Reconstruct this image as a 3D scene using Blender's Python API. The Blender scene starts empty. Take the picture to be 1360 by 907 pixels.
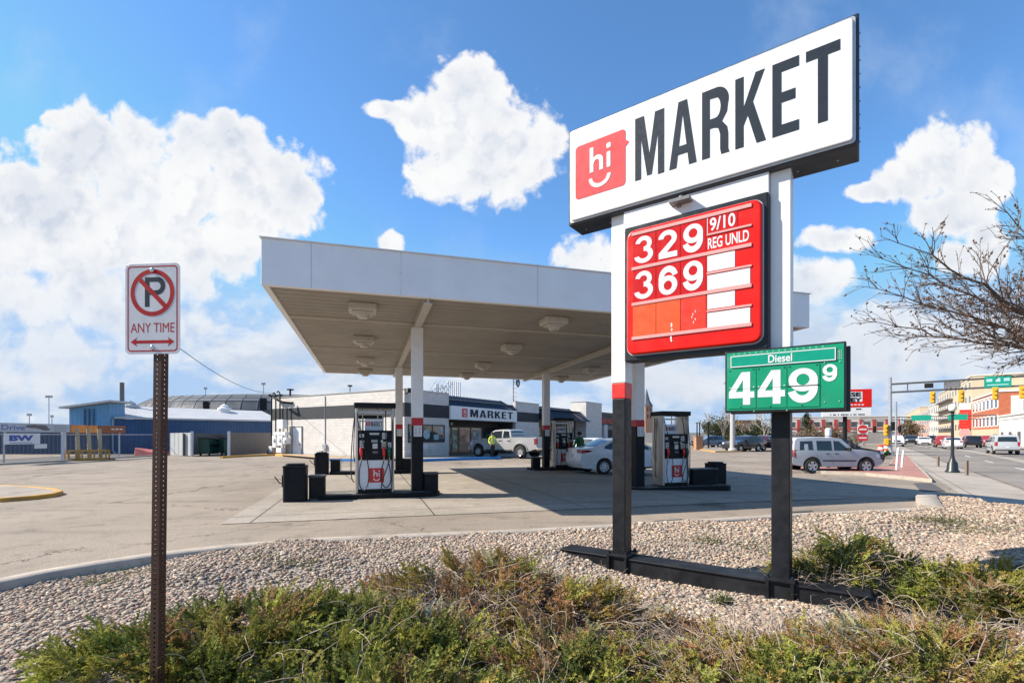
import bpy, bmesh, math, random
import numpy as np
from mathutils import Vector, Matrix

sc = bpy.context.scene
COL = sc.collection
R = math.radians
PI = math.pi
random.seed(7)

# ------------------------------------------------------------------ camera, light, exposure
FPX, CU, CV, CAMZ = 650.0, 680.0, 578.0, 1.55      # lens length in photo pixels, vanishing centre, eye height
cam_d = bpy.data.cameras.new('camera')
cam_d.sensor_width = 36.0
cam_d.lens = 36.0 * FPX / 1360.0
cam_d.shift_y = (CV - 453.5) / 1360.0
cam_d.clip_start = 0.05
cam_d.clip_end = 3000
cam = bpy.data.objects.new('camera', cam_d)
COL.objects.link(cam)
cam.location = (0, 0, CAMZ)
cam.rotation_euler = (PI / 2, 0, 0)
sc.camera = cam

SUN_EL = R(37.6)
SUN_AZ = R(181.0)                                    # direction towards the sun, counted from +X
sun_d = bpy.data.lights.new('sun', 'SUN')
sun_d.energy = 5.0
sun_d.angle = R(0.5)
sun_d.color = (1.0, 0.92, 0.80)
sun = bpy.data.objects.new('sun', sun_d)
COL.objects.link(sun)
to_sun = Vector((math.cos(SUN_EL) * math.cos(SUN_AZ), math.cos(SUN_EL) * math.sin(SUN_AZ), math.sin(SUN_EL)))
sun.rotation_euler = to_sun.to_track_quat('Z', 'Y').to_euler()

sc.view_settings.view_transform = 'Standard'
sc.view_settings.look = 'None'
sc.view_settings.gamma = 1.0
sc.view_settings.exposure = 0.74
sc.view_settings.use_curve_mapping = False
sc.cycles.max_bounces = 6
sc.cycles.diffuse_bounces = 3
sc.cycles.glossy_bounces = 3
sc.cycles.transparent_max_bounces = 8
sc.cycles.use_denoising = True

# ------------------------------------------------------------------ node helpers
class NT:
    def __init__(s, tree):
        s.t = tree
    def n(s, typ, **kw):
        nd = s.t.nodes.new(typ)
        for k, v in kw.items():
            setattr(nd, k, v)
        return nd
    def l(s, a, b):
        s.t.links.new(a, b)
    def put(s, sock, v):
        if isinstance(v, bpy.types.NodeSocket):
            s.l(v, sock)
        elif v is not None:
            sock.default_value = v
    def math(s, op, a, b=None, c=None, clamp=False):
        nd = s.n('ShaderNodeMath', operation=op, use_clamp=clamp)
        for i, v in enumerate((a, b, c)):
            s.put(nd.inputs[i], v)
        return nd.outputs[0]
    def vm(s, op, a, b=None):
        nd = s.n('ShaderNodeVectorMath', operation=op)
        s.put(nd.inputs[0], a)
        s.put(nd.inputs[1], b)
        return nd.outputs['Value'] if op in ('DOT_PRODUCT', 'LENGTH') else nd.outputs[0]
    def noise(s, vec, scale, detail=4, rough=0.55, out=0, dist=0.0, dim='3D'):
        nd = s.n('ShaderNodeTexNoise', noise_dimensions=dim)
        s.put(nd.inputs['Vector'], vec)
        nd.inputs['Scale'].default_value = scale
        nd.inputs['Detail'].default_value = detail
        nd.inputs['Roughness'].default_value = rough
        nd.inputs['Distortion'].default_value = dist
        return nd.outputs[out]
    def mix(s, fac, a, b, blend='MIX'):
        nd = s.n('ShaderNodeMix', data_type='RGBA', blend_type=blend)
        s.put(nd.inputs[0], fac)
        for i, v in ((6, a), (7, b)):
            if isinstance(v, (tuple, list)) and len(v) == 3:
                v = (*v, 1)
            s.put(nd.inputs[i], v)
        return nd.outputs[2]
    def sstep(s, v, lo, hi, a=0.0, b=1.0):
        nd = s.n('ShaderNodeMapRange', interpolation_type='SMOOTHSTEP')
        s.put(nd.inputs[0], v)
        s.put(nd.inputs[1], lo)
        s.put(nd.inputs[2], hi)
        s.put(nd.inputs[3], a)
        s.put(nd.inputs[4], b)
        return nd.outputs[0]
    def comb(s, x, y, z):
        nd = s.n('ShaderNodeCombineXYZ')
        for i, v in enumerate((x, y, z)):
            s.put(nd.inputs[i], v)
        return nd.outputs[0]
    def sep(s, v):
        nd = s.n('ShaderNodeSeparateXYZ')
        s.put(nd.inputs[0], v)
        return nd.outputs

# ------------------------------------------------------------------ sky with cumulus, laid out by world direction
def build_world():
    w = bpy.data.worlds.new('World')
    sc.world = w
    w.use_nodes = True
    w.cycles.sampling_method = 'MANUAL'
    w.cycles.sample_map_resolution = 512
    t = w.node_tree
    t.nodes.clear()
    N = NT(t)
    out = N.n('ShaderNodeOutputWorld')
    bg = N.n('ShaderNodeBackground')
    N.l(bg.outputs[0], out.inputs[0])
    sky = N.n('ShaderNodeTexSky', sky_type='NISHITA')
    sky.sun_disc = False
    sky.sun_elevation = SUN_EL
    sky.sun_rotation = PI / 2 - SUN_AZ
    sky.altitude = 1800
    sky.air_density = 1.0
    sky.dust_density = 0.6
    sky.ozone_density = 1.5
    tc = N.n('ShaderNodeTexCoord').outputs['Generated']
    x, y, z = N.sep(tc)
    ay = N.math('MAXIMUM', N.math('ABSOLUTE', y), 0.12)
    p = N.comb(N.math('DIVIDE', x, ay), N.math('DIVIDE', z, ay), N.math('MULTIPLY', N.math('LESS_THAN', y, 0.0), 5.0))
    lobes = [  # angular positions of the cloud heads (given as photo pixels, turned into directions)
        (100, 205, 62, 62), (45, 290, 95, 90), (18, 250, 52, 52), (150, 190, 60, 45), (70, 160, 18, 14), (195, 190, 40, 36), (252, 185, 34, 34),
        (298, 195, 52, 48), (245, 262, 90, 62), (375, 252, 58, 58), (330, 272, 95, 52), (95, 305, 120, 100),
        (120, 380, 190, 110), (290, 330, 90, 50), (190, 260, 50, 60), (320, 230, 50, 40), (60, 480, 130, 50),
        (625, 122, 46, 52), (605, 170, 66, 60), (655, 180, 80, 66), (512, 146, 34, 13), (535, 158, 26, 16), (600, 225, 60, 50), (695, 205, 62, 50), (725, 190, 32, 40), (660, 225, 80, 44), (555, 165, 36, 26),
        (1258, 212, 62, 52), (1215, 240, 50, 34), (1298, 240, 40, 50), (1155, 256, 34, 14), (1262, 285, 60, 34), (1308, 330, 36, 40), (1270, 340, 30, 26),
        (1088, 372, 48, 32), (1110, 318, 48, 18), (1180, 445, 70, 40), (1290, 480, 110, 40),
        (520, 326, 18, 20), (772, 340, 44, 30), (800, 380, 60, 40), (1120, 480, 60, 30),
        (900, 505, 110, 36), (1180, 500, 90, 30),
    ]
    grp = bpy.data.node_groups.new('cloud_field', 'ShaderNodeTree')
    grp.interface.new_socket('P', in_out='INPUT', socket_type='NodeSocketVector')
    grp.interface.new_socket('D', in_out='OUTPUT', socket_type='NodeSocketFloat')
    G = NT(grp)
    gi = G.n('NodeGroupInput')
    go = G.n('NodeGroupOutput')
    P = gi.outputs[0]
    n1 = G.noise(P, 5.0, 3, 0.5, dim='2D')
    n2 = G.noise(P, 13.0, 7, 0.66, dist=0.25, dim='2D')
    vo = G.n('ShaderNodeTexVoronoi', feature='SMOOTH_F1', voronoi_dimensions='2D')
    wob = G.vm('ADD', P, G.vm('SCALE', G.noise(P, 18.0, 3, 0.6, out=1, dim='2D')))
    sc_n = [nd for nd in grp.nodes if nd.bl_idname == 'ShaderNodeVectorMath' and nd.operation == 'SCALE'][0]
    sc_n.inputs['Scale'].default_value = 0.045
    G.put(vo.inputs['Vector'], wob)
    vo.inputs['Scale'].default_value = 17.0
    vo.inputs['Smoothness'].default_value = 0.35
    vo.inputs['Detail'].default_value = 1.0
    bil = G.math('SUBTRACT', 0.45, vo.outputs['Distance'])
    D = G.math('MULTIPLY', G.math('SUBTRACT', n1, 0.5), 0.9)
    D = G.math('ADD', D, G.math('MULTIPLY', G.math('SUBTRACT', n2, 0.5), 1.75))
    D = G.math('ADD', D, G.math('MULTIPLY', bil, 1.0))
    G.l(D, go.inputs[0])

    def field(vec):
        g = t.nodes.new('ShaderNodeGroup')
        g.node_tree = grp
        N.l(vec, g.inputs[0])
        return g.outputs[0]
    px, pz, _ = N.sep(p)
    acc = None
    rise = None
    for (u, v, ru, rv) in lobes:
        d = N.vm('MULTIPLY', N.vm('SUBTRACT', p, ((u - CU) / FPX, (CV - v) / FPX, 0)), (FPX / ru, FPX / rv, 0.3))
        f = N.math('SUBTRACT', 1.0, N.vm('DOT_PRODUCT', d, d))
        acc = f if acc is None else N.math('SMOOTH_MAX', acc, f, 0.35)
    acc = N.math('ADD', N.math('MAXIMUM', acc, -1.6), 0.50)
    F0 = field(p)
    F1 = field(N.vm('ADD', p, (-0.022, 0.040, 0)))
    D0 = N.math('ADD', acc, F0)
    D1 = N.math('ADD', acc, F1)
    # a crisp edge high up, a soft one near the horizon
    soft = N.sstep(pz, 0.05, 0.45, 1.3, 0.70)
    alpha = N.n('ShaderNodeMapRange', interpolation_type='SMOOTHSTEP')
    N.put(alpha.inputs[0], D0)
    alpha.inputs[1].default_value = 0.0
    N.put(alpha.inputs[2], soft)
    N.put(alpha.inputs[4], N.sstep(pz, 0.02, 0.4, 0.70, 1.0))
    a = alpha.outputs[0]
    # lit side towards the sun (left, above), greyer where the cloud is thick and towards its base
    lit = N.sstep(N.math('SUBTRACT', D0, D1), -0.55, 0.30)
    thick = N.sstep(D0, 0.25, 1.6)
    shade = N.math('MULTIPLY', thick, N.math('SUBTRACT', 1.0, lit))
    big = N.sstep(N.noise(N.vm('ADD', p, (0.31, 0.17, 0)), 4.2, 5, 0.55, dim='2D'), 0.36, 0.66)
    shade = N.math('ADD', N.math('MULTIPLY', shade, 0.50), N.math('MULTIPLY', N.math('MULTIPLY', big, thick), 0.50), None, True)
    ccol = N.mix(shade, (0.580, 0.582, 0.585), (0.350, 0.392, 0.470))
    ccol = N.mix(N.math('MULTIPLY', N.sstep(pz, 0.40, 0.05), 0.7), ccol, (0.44, 0.475, 0.53))
    skyc = N.mix(1.0, sky.outputs[0], (0.136, 0.136, 0.136), 'MULTIPLY')
    skyc = N.mix(1.0, skyc, (0.70, 1.03, 1.22), 'MULTIPLY')
    skyc = N.vm('MINIMUM', skyc, (0.235, 0.375, 0.58))
    front = N.math('GREATER_THAN', y, -0.05)
    haze = N.math('MULTIPLY', N.sstep(pz, 0.40, -0.02), N.math('ADD', N.math('MULTIPLY', front, 0.55), 0.40))
    skyc = N.mix(N.math('MULTIPLY', haze, 0.92), skyc, (0.275, 0.375, 0.52))
    # broken layers of distant cloud low over the horizon
    lowp = N.vm('MULTIPLY', p, (1.0, 2.3, 1.0))
    ln1 = N.noise(lowp, 3.1, 7, 0.60, dim='2D')
    band = N.math('MULTIPLY', N.sstep(pz, 0.40, 0.16), N.sstep(pz, -0.02, 0.05, 0.55, 1.0))
    la = N.math('MULTIPLY', N.sstep(ln1, 0.43, 0.60), N.math('MULTIPLY', N.math('MULTIPLY', band, front), 0.85))
    lsh = N.sstep(N.noise(N.vm('ADD', lowp, (-0.03, 0.07, 0)), 3.1, 7, 0.60, dim='2D'), 0.44, 0.66)
    skyc = N.mix(la, skyc, N.mix(lsh, (0.53, 0.545, 0.565), (0.37, 0.415, 0.49)))
    fin = N.mix(a, skyc, ccol)
    # a thin high veil
    veil = N.math('MULTIPLY', N.sstep(N.noise(p, 2.2, 6, 0.6, dim='2D'), 0.52, 0.85), 0.30)
    fin = N.mix(veil, fin, (0.42, 0.48, 0.56))
    N.l(fin, bg.inputs[0])
    bg.inputs[1].default_value = 1.0
build_world()

# ------------------------------------------------------------------ terrain height and photo-to-ground helpers
def sst(a, b, x):
    t = np.clip((np.asarray(x, float) - a) / (b - a), 0, 1)
    return t * t * (3 - 2 * t)
def g(x, y):
    a = sst(1, 11, x) * sst(11, 17, y)
    b = sst(10.3, 13.2, x) * sst(4, 9, y)
    return -0.36 * (1 - (1 - a) * (1 - b)) * (1 - 0.45 * sst(30, 52, y))
def gz(x, y):
    return float(g(x, y))
def G(u, v):
    """the point of the ground seen at a photo pixel"""
    z = 0.0
    for _ in range(12):
        Y = (CAMZ - z) * FPX / (v - CV)
        X = (u - CU) / FPX * Y
        z = gz(X, Y)
    return Vector((X, Y, z))
def at(u, v, Y):
    return Vector(((u - CU) / FPX * Y, Y, CAMZ + (CV - v) / FPX * Y))

# ------------------------------------------------------------------ materials
MATS = {}
def mat(name, col, rough=0.6, metal=0.0, var=0.10, scale=6.0, bump=0.0, bscale=40.0, coat=0.0, dirt=0.0, spec=0.5, dirtcol=(0.10, 0.085, 0.07)):
    if name in MATS:
        return MATS[name]
    m = bpy.data.materials.new(name)
    m.use_nodes = True
    N = NT(m.node_tree)
    b = m.node_tree.nodes['Principled BSDF']
    tc = N.n('ShaderNodeTexCoord').outputs['Object']
    c = (*col, 1)
    if var > 0:
        n = N.noise(tc, scale, 5, 0.6)
        c = N.mix(N.sstep(n, 0.3, 0.7), tuple(max(0, k * (1 - var)) for k in col), tuple(min(1, k * (1 + var)) for k in col))
    if dirt > 0:
        n = N.noise(tc, scale * 0.45, 7, 0.68, dist=0.6)
        c = N.mix(N.math('MULTIPLY', N.sstep(n, 0.5, 0.72), dirt), c, dirtcol)
    N.put(b.inputs['Base Color'], c)
    N.put(b.inputs['Roughness'], N.sstep(N.noise(tc, scale * 2, 3), 0.3, 0.7, max(0.02, rough * 0.82), min(1, rough * 1.15)))
    b.inputs['Metallic'].default_value = metal
    b.inputs['Coat Weight'].default_value = coat
    b.inputs['Specular IOR Level'].default_value = spec
    if bump > 0:
        bp = N.n('ShaderNodeBump')
        bp.inputs['Strength'].default_value = bump
        bp.inputs['Distance'].default_value = 0.01
        N.put(bp.inputs['Height'], N.noise(tc, bscale, 5, 0.6))
        N.l(bp.outputs[0], b.inputs['Normal'])
    MATS[name] = m
    return m

def glass_mat(name, col=(0.02, 0.025, 0.03), rough=0.05):
    m = mat(name, col, rough, var=0.05, spec=0.8)
    return m

def attr_mat(name, rough=0.75, sub=0.0, trans=0.0, bump=0.0):
    """colour from the per-piece albedo attribute 'tint'"""
    m = bpy.data.materials.new(name)
    m.use_nodes = True
    N = NT(m.node_tree)
    b = m.node_tree.nodes['Principled BSDF']
    a = N.n('ShaderNodeAttribute', attribute_name='tint')
    tc = N.n('ShaderNodeTexCoord').outputs['Object']
    c = N.mix(N.noise(tc, 60, 3), a.outputs['Color'], N.mix(1.0, a.outputs['Color'], (0.72, 0.72, 0.72), 'MULTIPLY'))
    N.put(b.inputs['Base Color'], c)
    b.inputs['Roughness'].default_value = rough
    b.inputs['Specular IOR Level'].default_value = 0.25
    if trans:
        tr = N.n('ShaderNodeBsdfTranslucent')
        N.l(c, tr.inputs[0])
        mx = N.n('ShaderNodeMixShader')
        mx.inputs[0].default_value = trans
        N.l(b.outputs[0], mx.inputs[1])
        N.l(tr.outputs[0], mx.inputs[2])
        N.l(mx.outputs[0], m.node_tree.nodes['Material Output'].inputs[0])
    return m

def block_wall_mat(name, col, bw=0.40, bh=0.20, mort=0.86, var=0.07, bump=0.25, dirt=0.22):
    m = bpy.data.materials.new(name)
    m.use_nodes = True
    N = NT(m.node_tree)
    b = m.node_tree.nodes['Principled BSDF']
    tc = N.n('ShaderNodeTexCoord').outputs['Object']
    x, y, z = N.sep(tc)
    br = N.n('ShaderNodeTexBrick')
    N.put(br.inputs['Vector'], N.comb(N.math('ADD', x, y), z, 0.0))
    br.inputs['Scale'].default_value = 1.0
    br.inputs['Brick Width'].default_value = bw
    br.inputs['Row Height'].default_value = bh
    br.inputs['Mortar Size'].default_value = 0.012 if bh > 0.1 else 0.006
    br.inputs['Mortar Smooth'].default_value = 0.3
    br.inputs['Color1'].default_value = (*[k * (1 - var) for k in col], 1)
    br.inputs['Color2'].default_value = (*[min(1, k * (1 + var)) for k in col], 1)
    br.inputs['Mortar'].default_value = (*[k * mort for k in col], 1)
    n = N.noise(tc, 1.3, 7, 0.65)
    c = N.mix(N.math('MULTIPLY', N.sstep(n, 0.5, 0.75), dirt), br.outputs[0], tuple(k * 0.45 for k in col))
    N.put(b.inputs['Base Color'], c)
    b.inputs['Roughness'].default_value = 0.8
    bp = N.n('ShaderNodeBump')
    bp.inputs['Strength'].default_value = bump
    bp.inputs['Distance'].default_value = 0.02
    N.put(bp.inputs['Height'], N.math('ADD', br.outputs[1], N.math('MULTIPLY', N.noise(tc, 30, 4), -0.4)))
    bp.invert = True
    N.l(bp.outputs[0], b.inputs['Normal'])
    MATS[name] = m
    return m

def ribbed_mat(name, col, pitch=0.2, axis='xy', rough=0.45, metal=0.0, depth=0.02, var=0.06, dirt=0.1):
    m = bpy.data.materials.new(name)
    m.use_nodes = True
    N = NT(m.node_tree)
    b = m.node_tree.nodes['Principled BSDF']
    tc = N.n('ShaderNodeTexCoord').outputs['Object']
    x, y, z = N.sep(tc)
    u = N.math('ADD', x, y) if axis == 'xy' else z
    s = N.math('PINGPONG', u, pitch / 2)
    h = N.sstep(s, pitch * 0.12, pitch * 0.24)
    n = N.noise(tc, 1.1, 6, 0.65)
    c = N.mix(N.sstep(n, 0.35, 0.7), tuple(k * (1 - var) for k in col), tuple(k * (1 + var) for k in col))
    c = N.mix(N.math('MULTIPLY', N.sstep(N.noise(tc, 2.3, 7, 0.7), 0.52, 0.75), dirt), c, tuple(k * 0.5 for k in col))
    N.put(b.inputs['Base Color'], c)
    b.inputs['Roughness'].default_value = rough
    b.inputs['Metallic'].default_value = metal
    bp = N.n('ShaderNodeBump')
    bp.inputs['Strength'].default_value = 1.0
    bp.inputs['Distance'].default_value = depth
    N.put(bp.inputs['Height'], h)
    N.l(bp.outputs[0], b.inputs['Normal'])
    MATS[name] = m
    return m

def paving_mat(name, base, dark, grain=1.0, crack=True, joints=None, blot=(0.35, 0.7), stain=0.5):
    """weathered asphalt / concrete in world coordinates"""
    m = bpy.data.materials.new(name)
    m.use_nodes = True
    N = NT(m.node_tree)
    b = m.node_tree.nodes['Principled BSDF']
    tc = N.n('ShaderNodeTexCoord').outputs['Object']
    big = N.noise(tc, 0.22, 6, 0.62, dist=0.5)
    c = N.mix(N.sstep(big, *blot), base, tuple(k * 0.74 for k in base))
    med = N.noise(tc, 1.7, 7, 0.7)
    c = N.mix(N.math('MULTIPLY', N.sstep(med, 0.50, 0.70), 0.60 * stain), c, dark)
    # tyre-worn streaks
    mp = N.n('ShaderNodeMapping')
    mp.inputs['Rotation'].default_value = (0, 0, R(-16))
    mp.inputs['Scale'].default_value = (0.12, 1.4, 1)
    N.l(tc, mp.inputs[0])
    st = N.noise(mp.outputs[0], 0.8, 6, 0.6)
    c = N.mix(N.math('MULTIPLY', N.sstep(st, 0.53, 0.70), 0.50 * stain), c, dark)
    # oil drops
    vo = N.n('ShaderNodeTexVoronoi', feature='F1')
    N.put(vo.inputs['Vector'], N.vm('ADD', tc, N.vm('MULTIPLY', N.noise(tc, 2.0, 4, 0.6, out=1), (0.6, 0.6, 0))))
    vo.inputs['Scale'].default_value = 0.55
    sp = N.math('MULTIPLY', N.sstep(vo.outputs['Distance'], 0.42, 0.08), N.sstep(N.noise(tc, 0.5, 2), 0.5, 0.62))
    c = N.mix(N.math('MULTIPLY', sp, 0.65 * stain), c, tuple(k * 0.55 for k in dark))
    fine = N.noise(tc, 55.0, 4, 0.75)
    c = N.mix(N.sstep(fine, 0.25, 0.75), N.mix(1.0, c, (1 - 0.42 * grain,) * 3, 'MULTIPLY'), N.mix(1.0, c, (1 + 0.36 * grain,) * 3, 'MULTIPLY'))
    mid = N.noise(tc, 14.0, 5, 0.7)
    c = N.mix(N.sstep(mid, 0.3, 0.7), c, N.mix(1.0, c, (0.84, 0.84, 0.84), 'MULTIPLY'))
    if crack:
        vc = N.n('ShaderNodeTexVoronoi', feature='DISTANCE_TO_EDGE')
        N.put(vc.inputs['Vector'], N.vm('ADD', tc, N.vm('MULTIPLY', N.vm('SUBTRACT', N.noise(tc, 0.9, 6, 0.65, out=1), (0.5, 0.5, 0.5)), (2.4, 2.4, 0))))
        vc.inputs['Scale'].default_value = 0.16
        ln = N.sstep(vc.outputs['Distance'], 0.0065, 0.002)
        keep = N.sstep(N.noise(tc, 0.35, 3), 0.42, 0.5)
        c = N.mix(N.math('MULTIPLY', N.math('MULTIPLY', ln, keep), 0.75), c, tuple(k * 0.3 for k in dark))
    if joints:
        ang, jx, jy, ox, oy = joints
        mj = N.n('ShaderNodeMapping', vector_type='POINT')
        mj.inputs['Rotation'].default_value = (0, 0, -ang)
        N.l(N.vm('SUBTRACT', tc, (ox, oy, 0)), mj.inputs[0])
        ux, uy, _ = N.sep(mj.outputs[0])
        jl = N.math('MINIMUM', N.math('PINGPONG', ux, jx / 2) if jx else 9.0, N.math('PINGPONG', uy, jy / 2) if jy else 9.0)
        c = N.mix(N.sstep(jl, 0.022, 0.008), c, tuple(k * 0.35 for k in dark))
    N.put(b.inputs['Base Color'], c)
    b.inputs['Roughness'].default_value = 0.88
    b.inputs['Specular IOR Level'].default_value = 0.3
    bp = N.n('ShaderNodeBump')
    bp.inputs['Strength'].default_value = 0.35
    bp.inputs['Distance'].default_value = 0.006
    N.put(bp.inputs['Height'], fine)
    N.l(bp.outputs[0], b.inputs['Normal'])
    MATS[name] = m
    return m

M_WHITE = mat('white_paint', (0.74, 0.74, 0.735), 0.45, var=0.04, scale=3, dirt=0.22, dirtcol=(0.50, 0.46, 0.41))
M_ACRYL = mat('white_acrylic', (0.70, 0.70, 0.705), 0.3, var=0.03, scale=2, coat=0.2, dirt=0.10, dirtcol=(0.52, 0.50, 0.47))
M_BLACK = mat('black_paint', (0.012, 0.013, 0.016), 0.5, var=0.3, scale=5, dirt=0.3, dirtcol=(0.04, 0.038, 0.036), bump=0.08, spec=0.25)
M_BLACKP = mat('black_plastic', (0.008, 0.008, 0.010), 0.5, var=0.2, scale=8, spec=0.22)
M_CHAR = mat('charcoal_letter', (0.016, 0.025, 0.038), 0.6, var=0.08, scale=10, spec=0.2)
M_RED = mat('sign_red', (0.66, 0.010, 0.005), 0.35, var=0.05, scale=3, spec=0.3)
M_REDP = mat('red_paint', (0.62, 0.025, 0.02), 0.4, var=0.08, scale=6)
M_LOGO = mat('logo_red', (0.60, 0.030, 0.030), 0.3, var=0.05, scale=3)
M_ORANGE = mat('orange_tile', (0.72, 0.085, 0.012), 0.35, var=0.05)
M_GREEN = mat('sign_green', (0.000, 0.255, 0.125), 0.38, var=0.06, scale=4, dirt=0.08)
M_STEEL = mat('stainless_steel', (0.47, 0.45, 0.41), 0.36, metal=0.75, var=0.06, scale=0.7)
M_GALV = mat('galvanised_steel', (0.42, 0.43, 0.44), 0.45, metal=0.5, var=0.1, scale=5)
M_BROWN = mat('brown_post', (0.072, 0.034, 0.022), 0.55, var=0.15, scale=14, dirt=0.2, bump=0.08, spec=0.3)
M_GLASS = glass_mat('dark_glass')
M_CARGL = glass_mat('car_glass', (0.015, 0.02, 0.024), 0.03)
M_TYRE = mat('tyre_rubber', (0.018, 0.018, 0.018), 0.85, var=0.2, scale=20)
M_RIM = mat('alloy_rim', (0.55, 0.55, 0.56), 0.3, metal=0.6, var=0.05)
M_CHROME = mat('chrome', (0.6, 0.6, 0.6), 0.15, metal=1.0, var=0.03)
M_LAMPR = mat('tail_lamp', (0.30, 0.008, 0.008), 0.15, var=0.05, coat=0.5)
M_LAMPW = mat('head_lamp', (0.62, 0.64, 0.66), 0.12, var=0.05, coat=0.5)
M_YELLOW = mat('yellow_paint', (0.50, 0.265, 0.045), 0.7, var=0.2, scale=5, dirt=0.6, dirtcol=(0.22, 0.19, 0.16))
M_BLUEK = mat('blue_paint', (0.030, 0.20, 0.50), 0.6, var=0.12, scale=5, dirt=0.2)
M_KERB = mat('kerb_concrete', (0.40, 0.345, 0.285), 0.9, var=0.12, scale=5, dirt=0.35, bump=0.3, bscale=60)
M_RUBBER = mat('hose_rubber', (0.014, 0.014, 0.015), 0.5, var=0.1)
M_TAN = mat('canopy_cream', (0.50, 0.465, 0.40), 0.6, var=0.05, scale=2, dirt=0.2, dirtcol=(0.22, 0.19, 0.15))

# ------------------------------------------------------------------ mesh builder
class MB:
    def __init__(s):
        s.v, s.f, s.m = [], [], []
    def add(s, vs, fs, mi=0, T=None):
        o = len(s.v)
        for p in vs:
            p = Vector(p)
            s.v.append(tuple(T @ p) if T is not None else tuple(p))
        for f in fs:
            s.f.append(tuple(o + i for i in f))
            s.m.append(mi)
    def box(s, x0, x1, y0, y1, z0, z1, mi=0, T=None):
        vs = [(x, y, z) for z in (z0, z1) for y in (y0, y1) for x in (x0, x1)]
        s.add(vs, [(0, 2, 3, 1), (4, 5, 7, 6), (0, 1, 5, 4), (2, 6, 7, 3), (0, 4, 6, 2), (1, 3, 7, 5)], mi, T)
    def quad(s, a, b, c, d, mi=0, T=None):
        s.add([a, b, c, d], [(0, 1, 2, 3)], mi, T)
    def tube(s, pts, r, n=8, mi=0, caps=True, T=None):
        pts = [Vector(p) for p in pts]
        rs = r if isinstance(r, (list, tuple)) else [r] * len(pts)
        vs, fs = [], []
        up = None
        for i, p in enumerate(pts):
            d = (pts[min(i + 1, len(pts) - 1)] - pts[max(i - 1, 0)])
            d = d.normalized() if d.length > 1e-9 else Vector((0, 0, 1))
            if up is None:
                up = Vector((0, 0, 1)) if abs(d.z) < 0.9 else Vector((1, 0, 0))
            sx = d.cross(up).normalized()
            sy = sx.cross(d).normalized()
            up = sy
            for k in range(n):
                a = 2 * PI * (k + 0.5) / n
                vs.append(p + (sx * math.cos(a) + sy * math.sin(a)) * rs[i])
        for i in range(len(pts) - 1):
            for k in range(n):
                k2 = (k + 1) % n
                fs.append((i * n + k, i * n + k2, (i + 1) * n + k2, (i + 1) * n + k))
        if caps:
            fs.append(tuple(range(n))[::-1])
            fs.append(tuple((len(pts) - 1) * n + k for k in range(n)))
        s.add(vs, fs, mi, T)
    def cyl(s, p0, p1, r, n=12, mi=0, r1=None, T=None):
        s.tube([p0, p1], [r, r if r1 is None else r1], n, mi, True, T)
    def lathe(s, prof, n=16, at=(0, 0, 0), axis='z', mi=0, T=None, close=False):
        vs, fs = [], []
        for (r, h) in prof:
            for k in range(n):
                a = 2 * PI * k / n
                c, d = r * math.cos(a), r * math.sin(a)
                q = (c, d, h) if axis == 'z' else ((c, h, d) if axis == 'y' else (h, c, d))
                vs.append((q[0] + at[0], q[1] + at[1], q[2] + at[2]))
        L = len(prof)
        for i in range(L - 1 + (1 if close else 0)):
            j = (i + 1) % L
            for k in range(n):
                k2 = (k + 1) % n
                fs.append((i * n + k, i * n + k2, j * n + k2, j * n + k))
        if not close:
            if prof[0][0] > 1e-5:
                fs.append(tuple(range(n)))
            if prof[-1][0] > 1e-5:
                fs.append(tuple((L - 1) * n + k for k in range(n)))
        s.add(vs, fs, mi, T)
    def prism(s, poly, y0, y1, mi=0, T=None, axis='y'):
        """polygon in (x,z) pushed along y (or (x,y) along z, (y,z) along x)"""
        n = len(poly)
        def P(a, b, h):
            return (a, h, b) if axis == 'y' else ((a, b, h) if axis == 'z' else (h, a, b))
        vs = [P(a, b, y0) for a, b in poly] + [P(a, b, y1) for a, b in poly]
        fs = [tuple(range(n)), tuple(range(2 * n - 1, n - 1, -1))]
        for i in range(n):
            j = (i + 1) % n
            fs.append((i, i + n, j + n, j))
        s.add(vs, fs, mi, T)
    def blob(s, c, r, n=8, m=6, mi=0, T=None):
        prof = [(max(1e-6, math.sin(PI * i / m)), -math.cos(PI * i / m)) for i in range(m + 1)]
        vs, fs = [], []
        for (q, h) in prof:
            for k in range(n):
                a = 2 * PI * k / n
                vs.append((c[0] + r[0] * q * math.cos(a), c[1] + r[1] * q * math.sin(a), c[2] + r[2] * h))
        for i in range(m):
            for k in range(n):
                k2 = (k + 1) % n
                fs.append((i * n + k, i * n + k2, (i + 1) * n + k2, (i + 1) * n + k))
        s.add(vs, fs, mi, T)
    def build(s, name, mats, parent=None, label=None, bevel=0.0, smooth=False, angle=38, loc=None, rotz=0.0, seg=2, kind=None, fix=True):
        me = bpy.data.meshes.new(name)
        me.from_pydata(s.v, [], s.f)
        if not isinstance(mats, (list, tuple)):
            mats = [mats]
        for m in mats:
            me.materials.append(m)
        if len(mats) > 1:
            me.polygons.foreach_set('material_index', s.m)
        if fix:
            bm = bmesh.new()
            bm.from_mesh(me)
            bmesh.ops.recalc_face_normals(bm, faces=bm.faces)
            bm.to_mesh(me)
            bm.free()
        if smooth:
            me.polygons.foreach_set('use_smooth', [True] * len(me.polygons))
            me.set_sharp_from_angle(angle=R(angle))
        me.update()
        o = bpy.data.objects.new(name, me)
        COL.objects.link(o)
        if parent is not None:
            o.parent = parent
        if loc is not None:
            o.location = loc
        if rotz:
            o.rotation_euler = (0, 0, rotz)
        if bevel > 0:
            b = o.modifiers.new('bevel', 'BEVEL')
            b.width = bevel
            b.segments = seg
            b.limit_method = 'ANGLE'
            b.angle_limit = R(40)
        if label:
            o['label'] = label
        if kind:
            o['kind'] = kind
        return o

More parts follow.
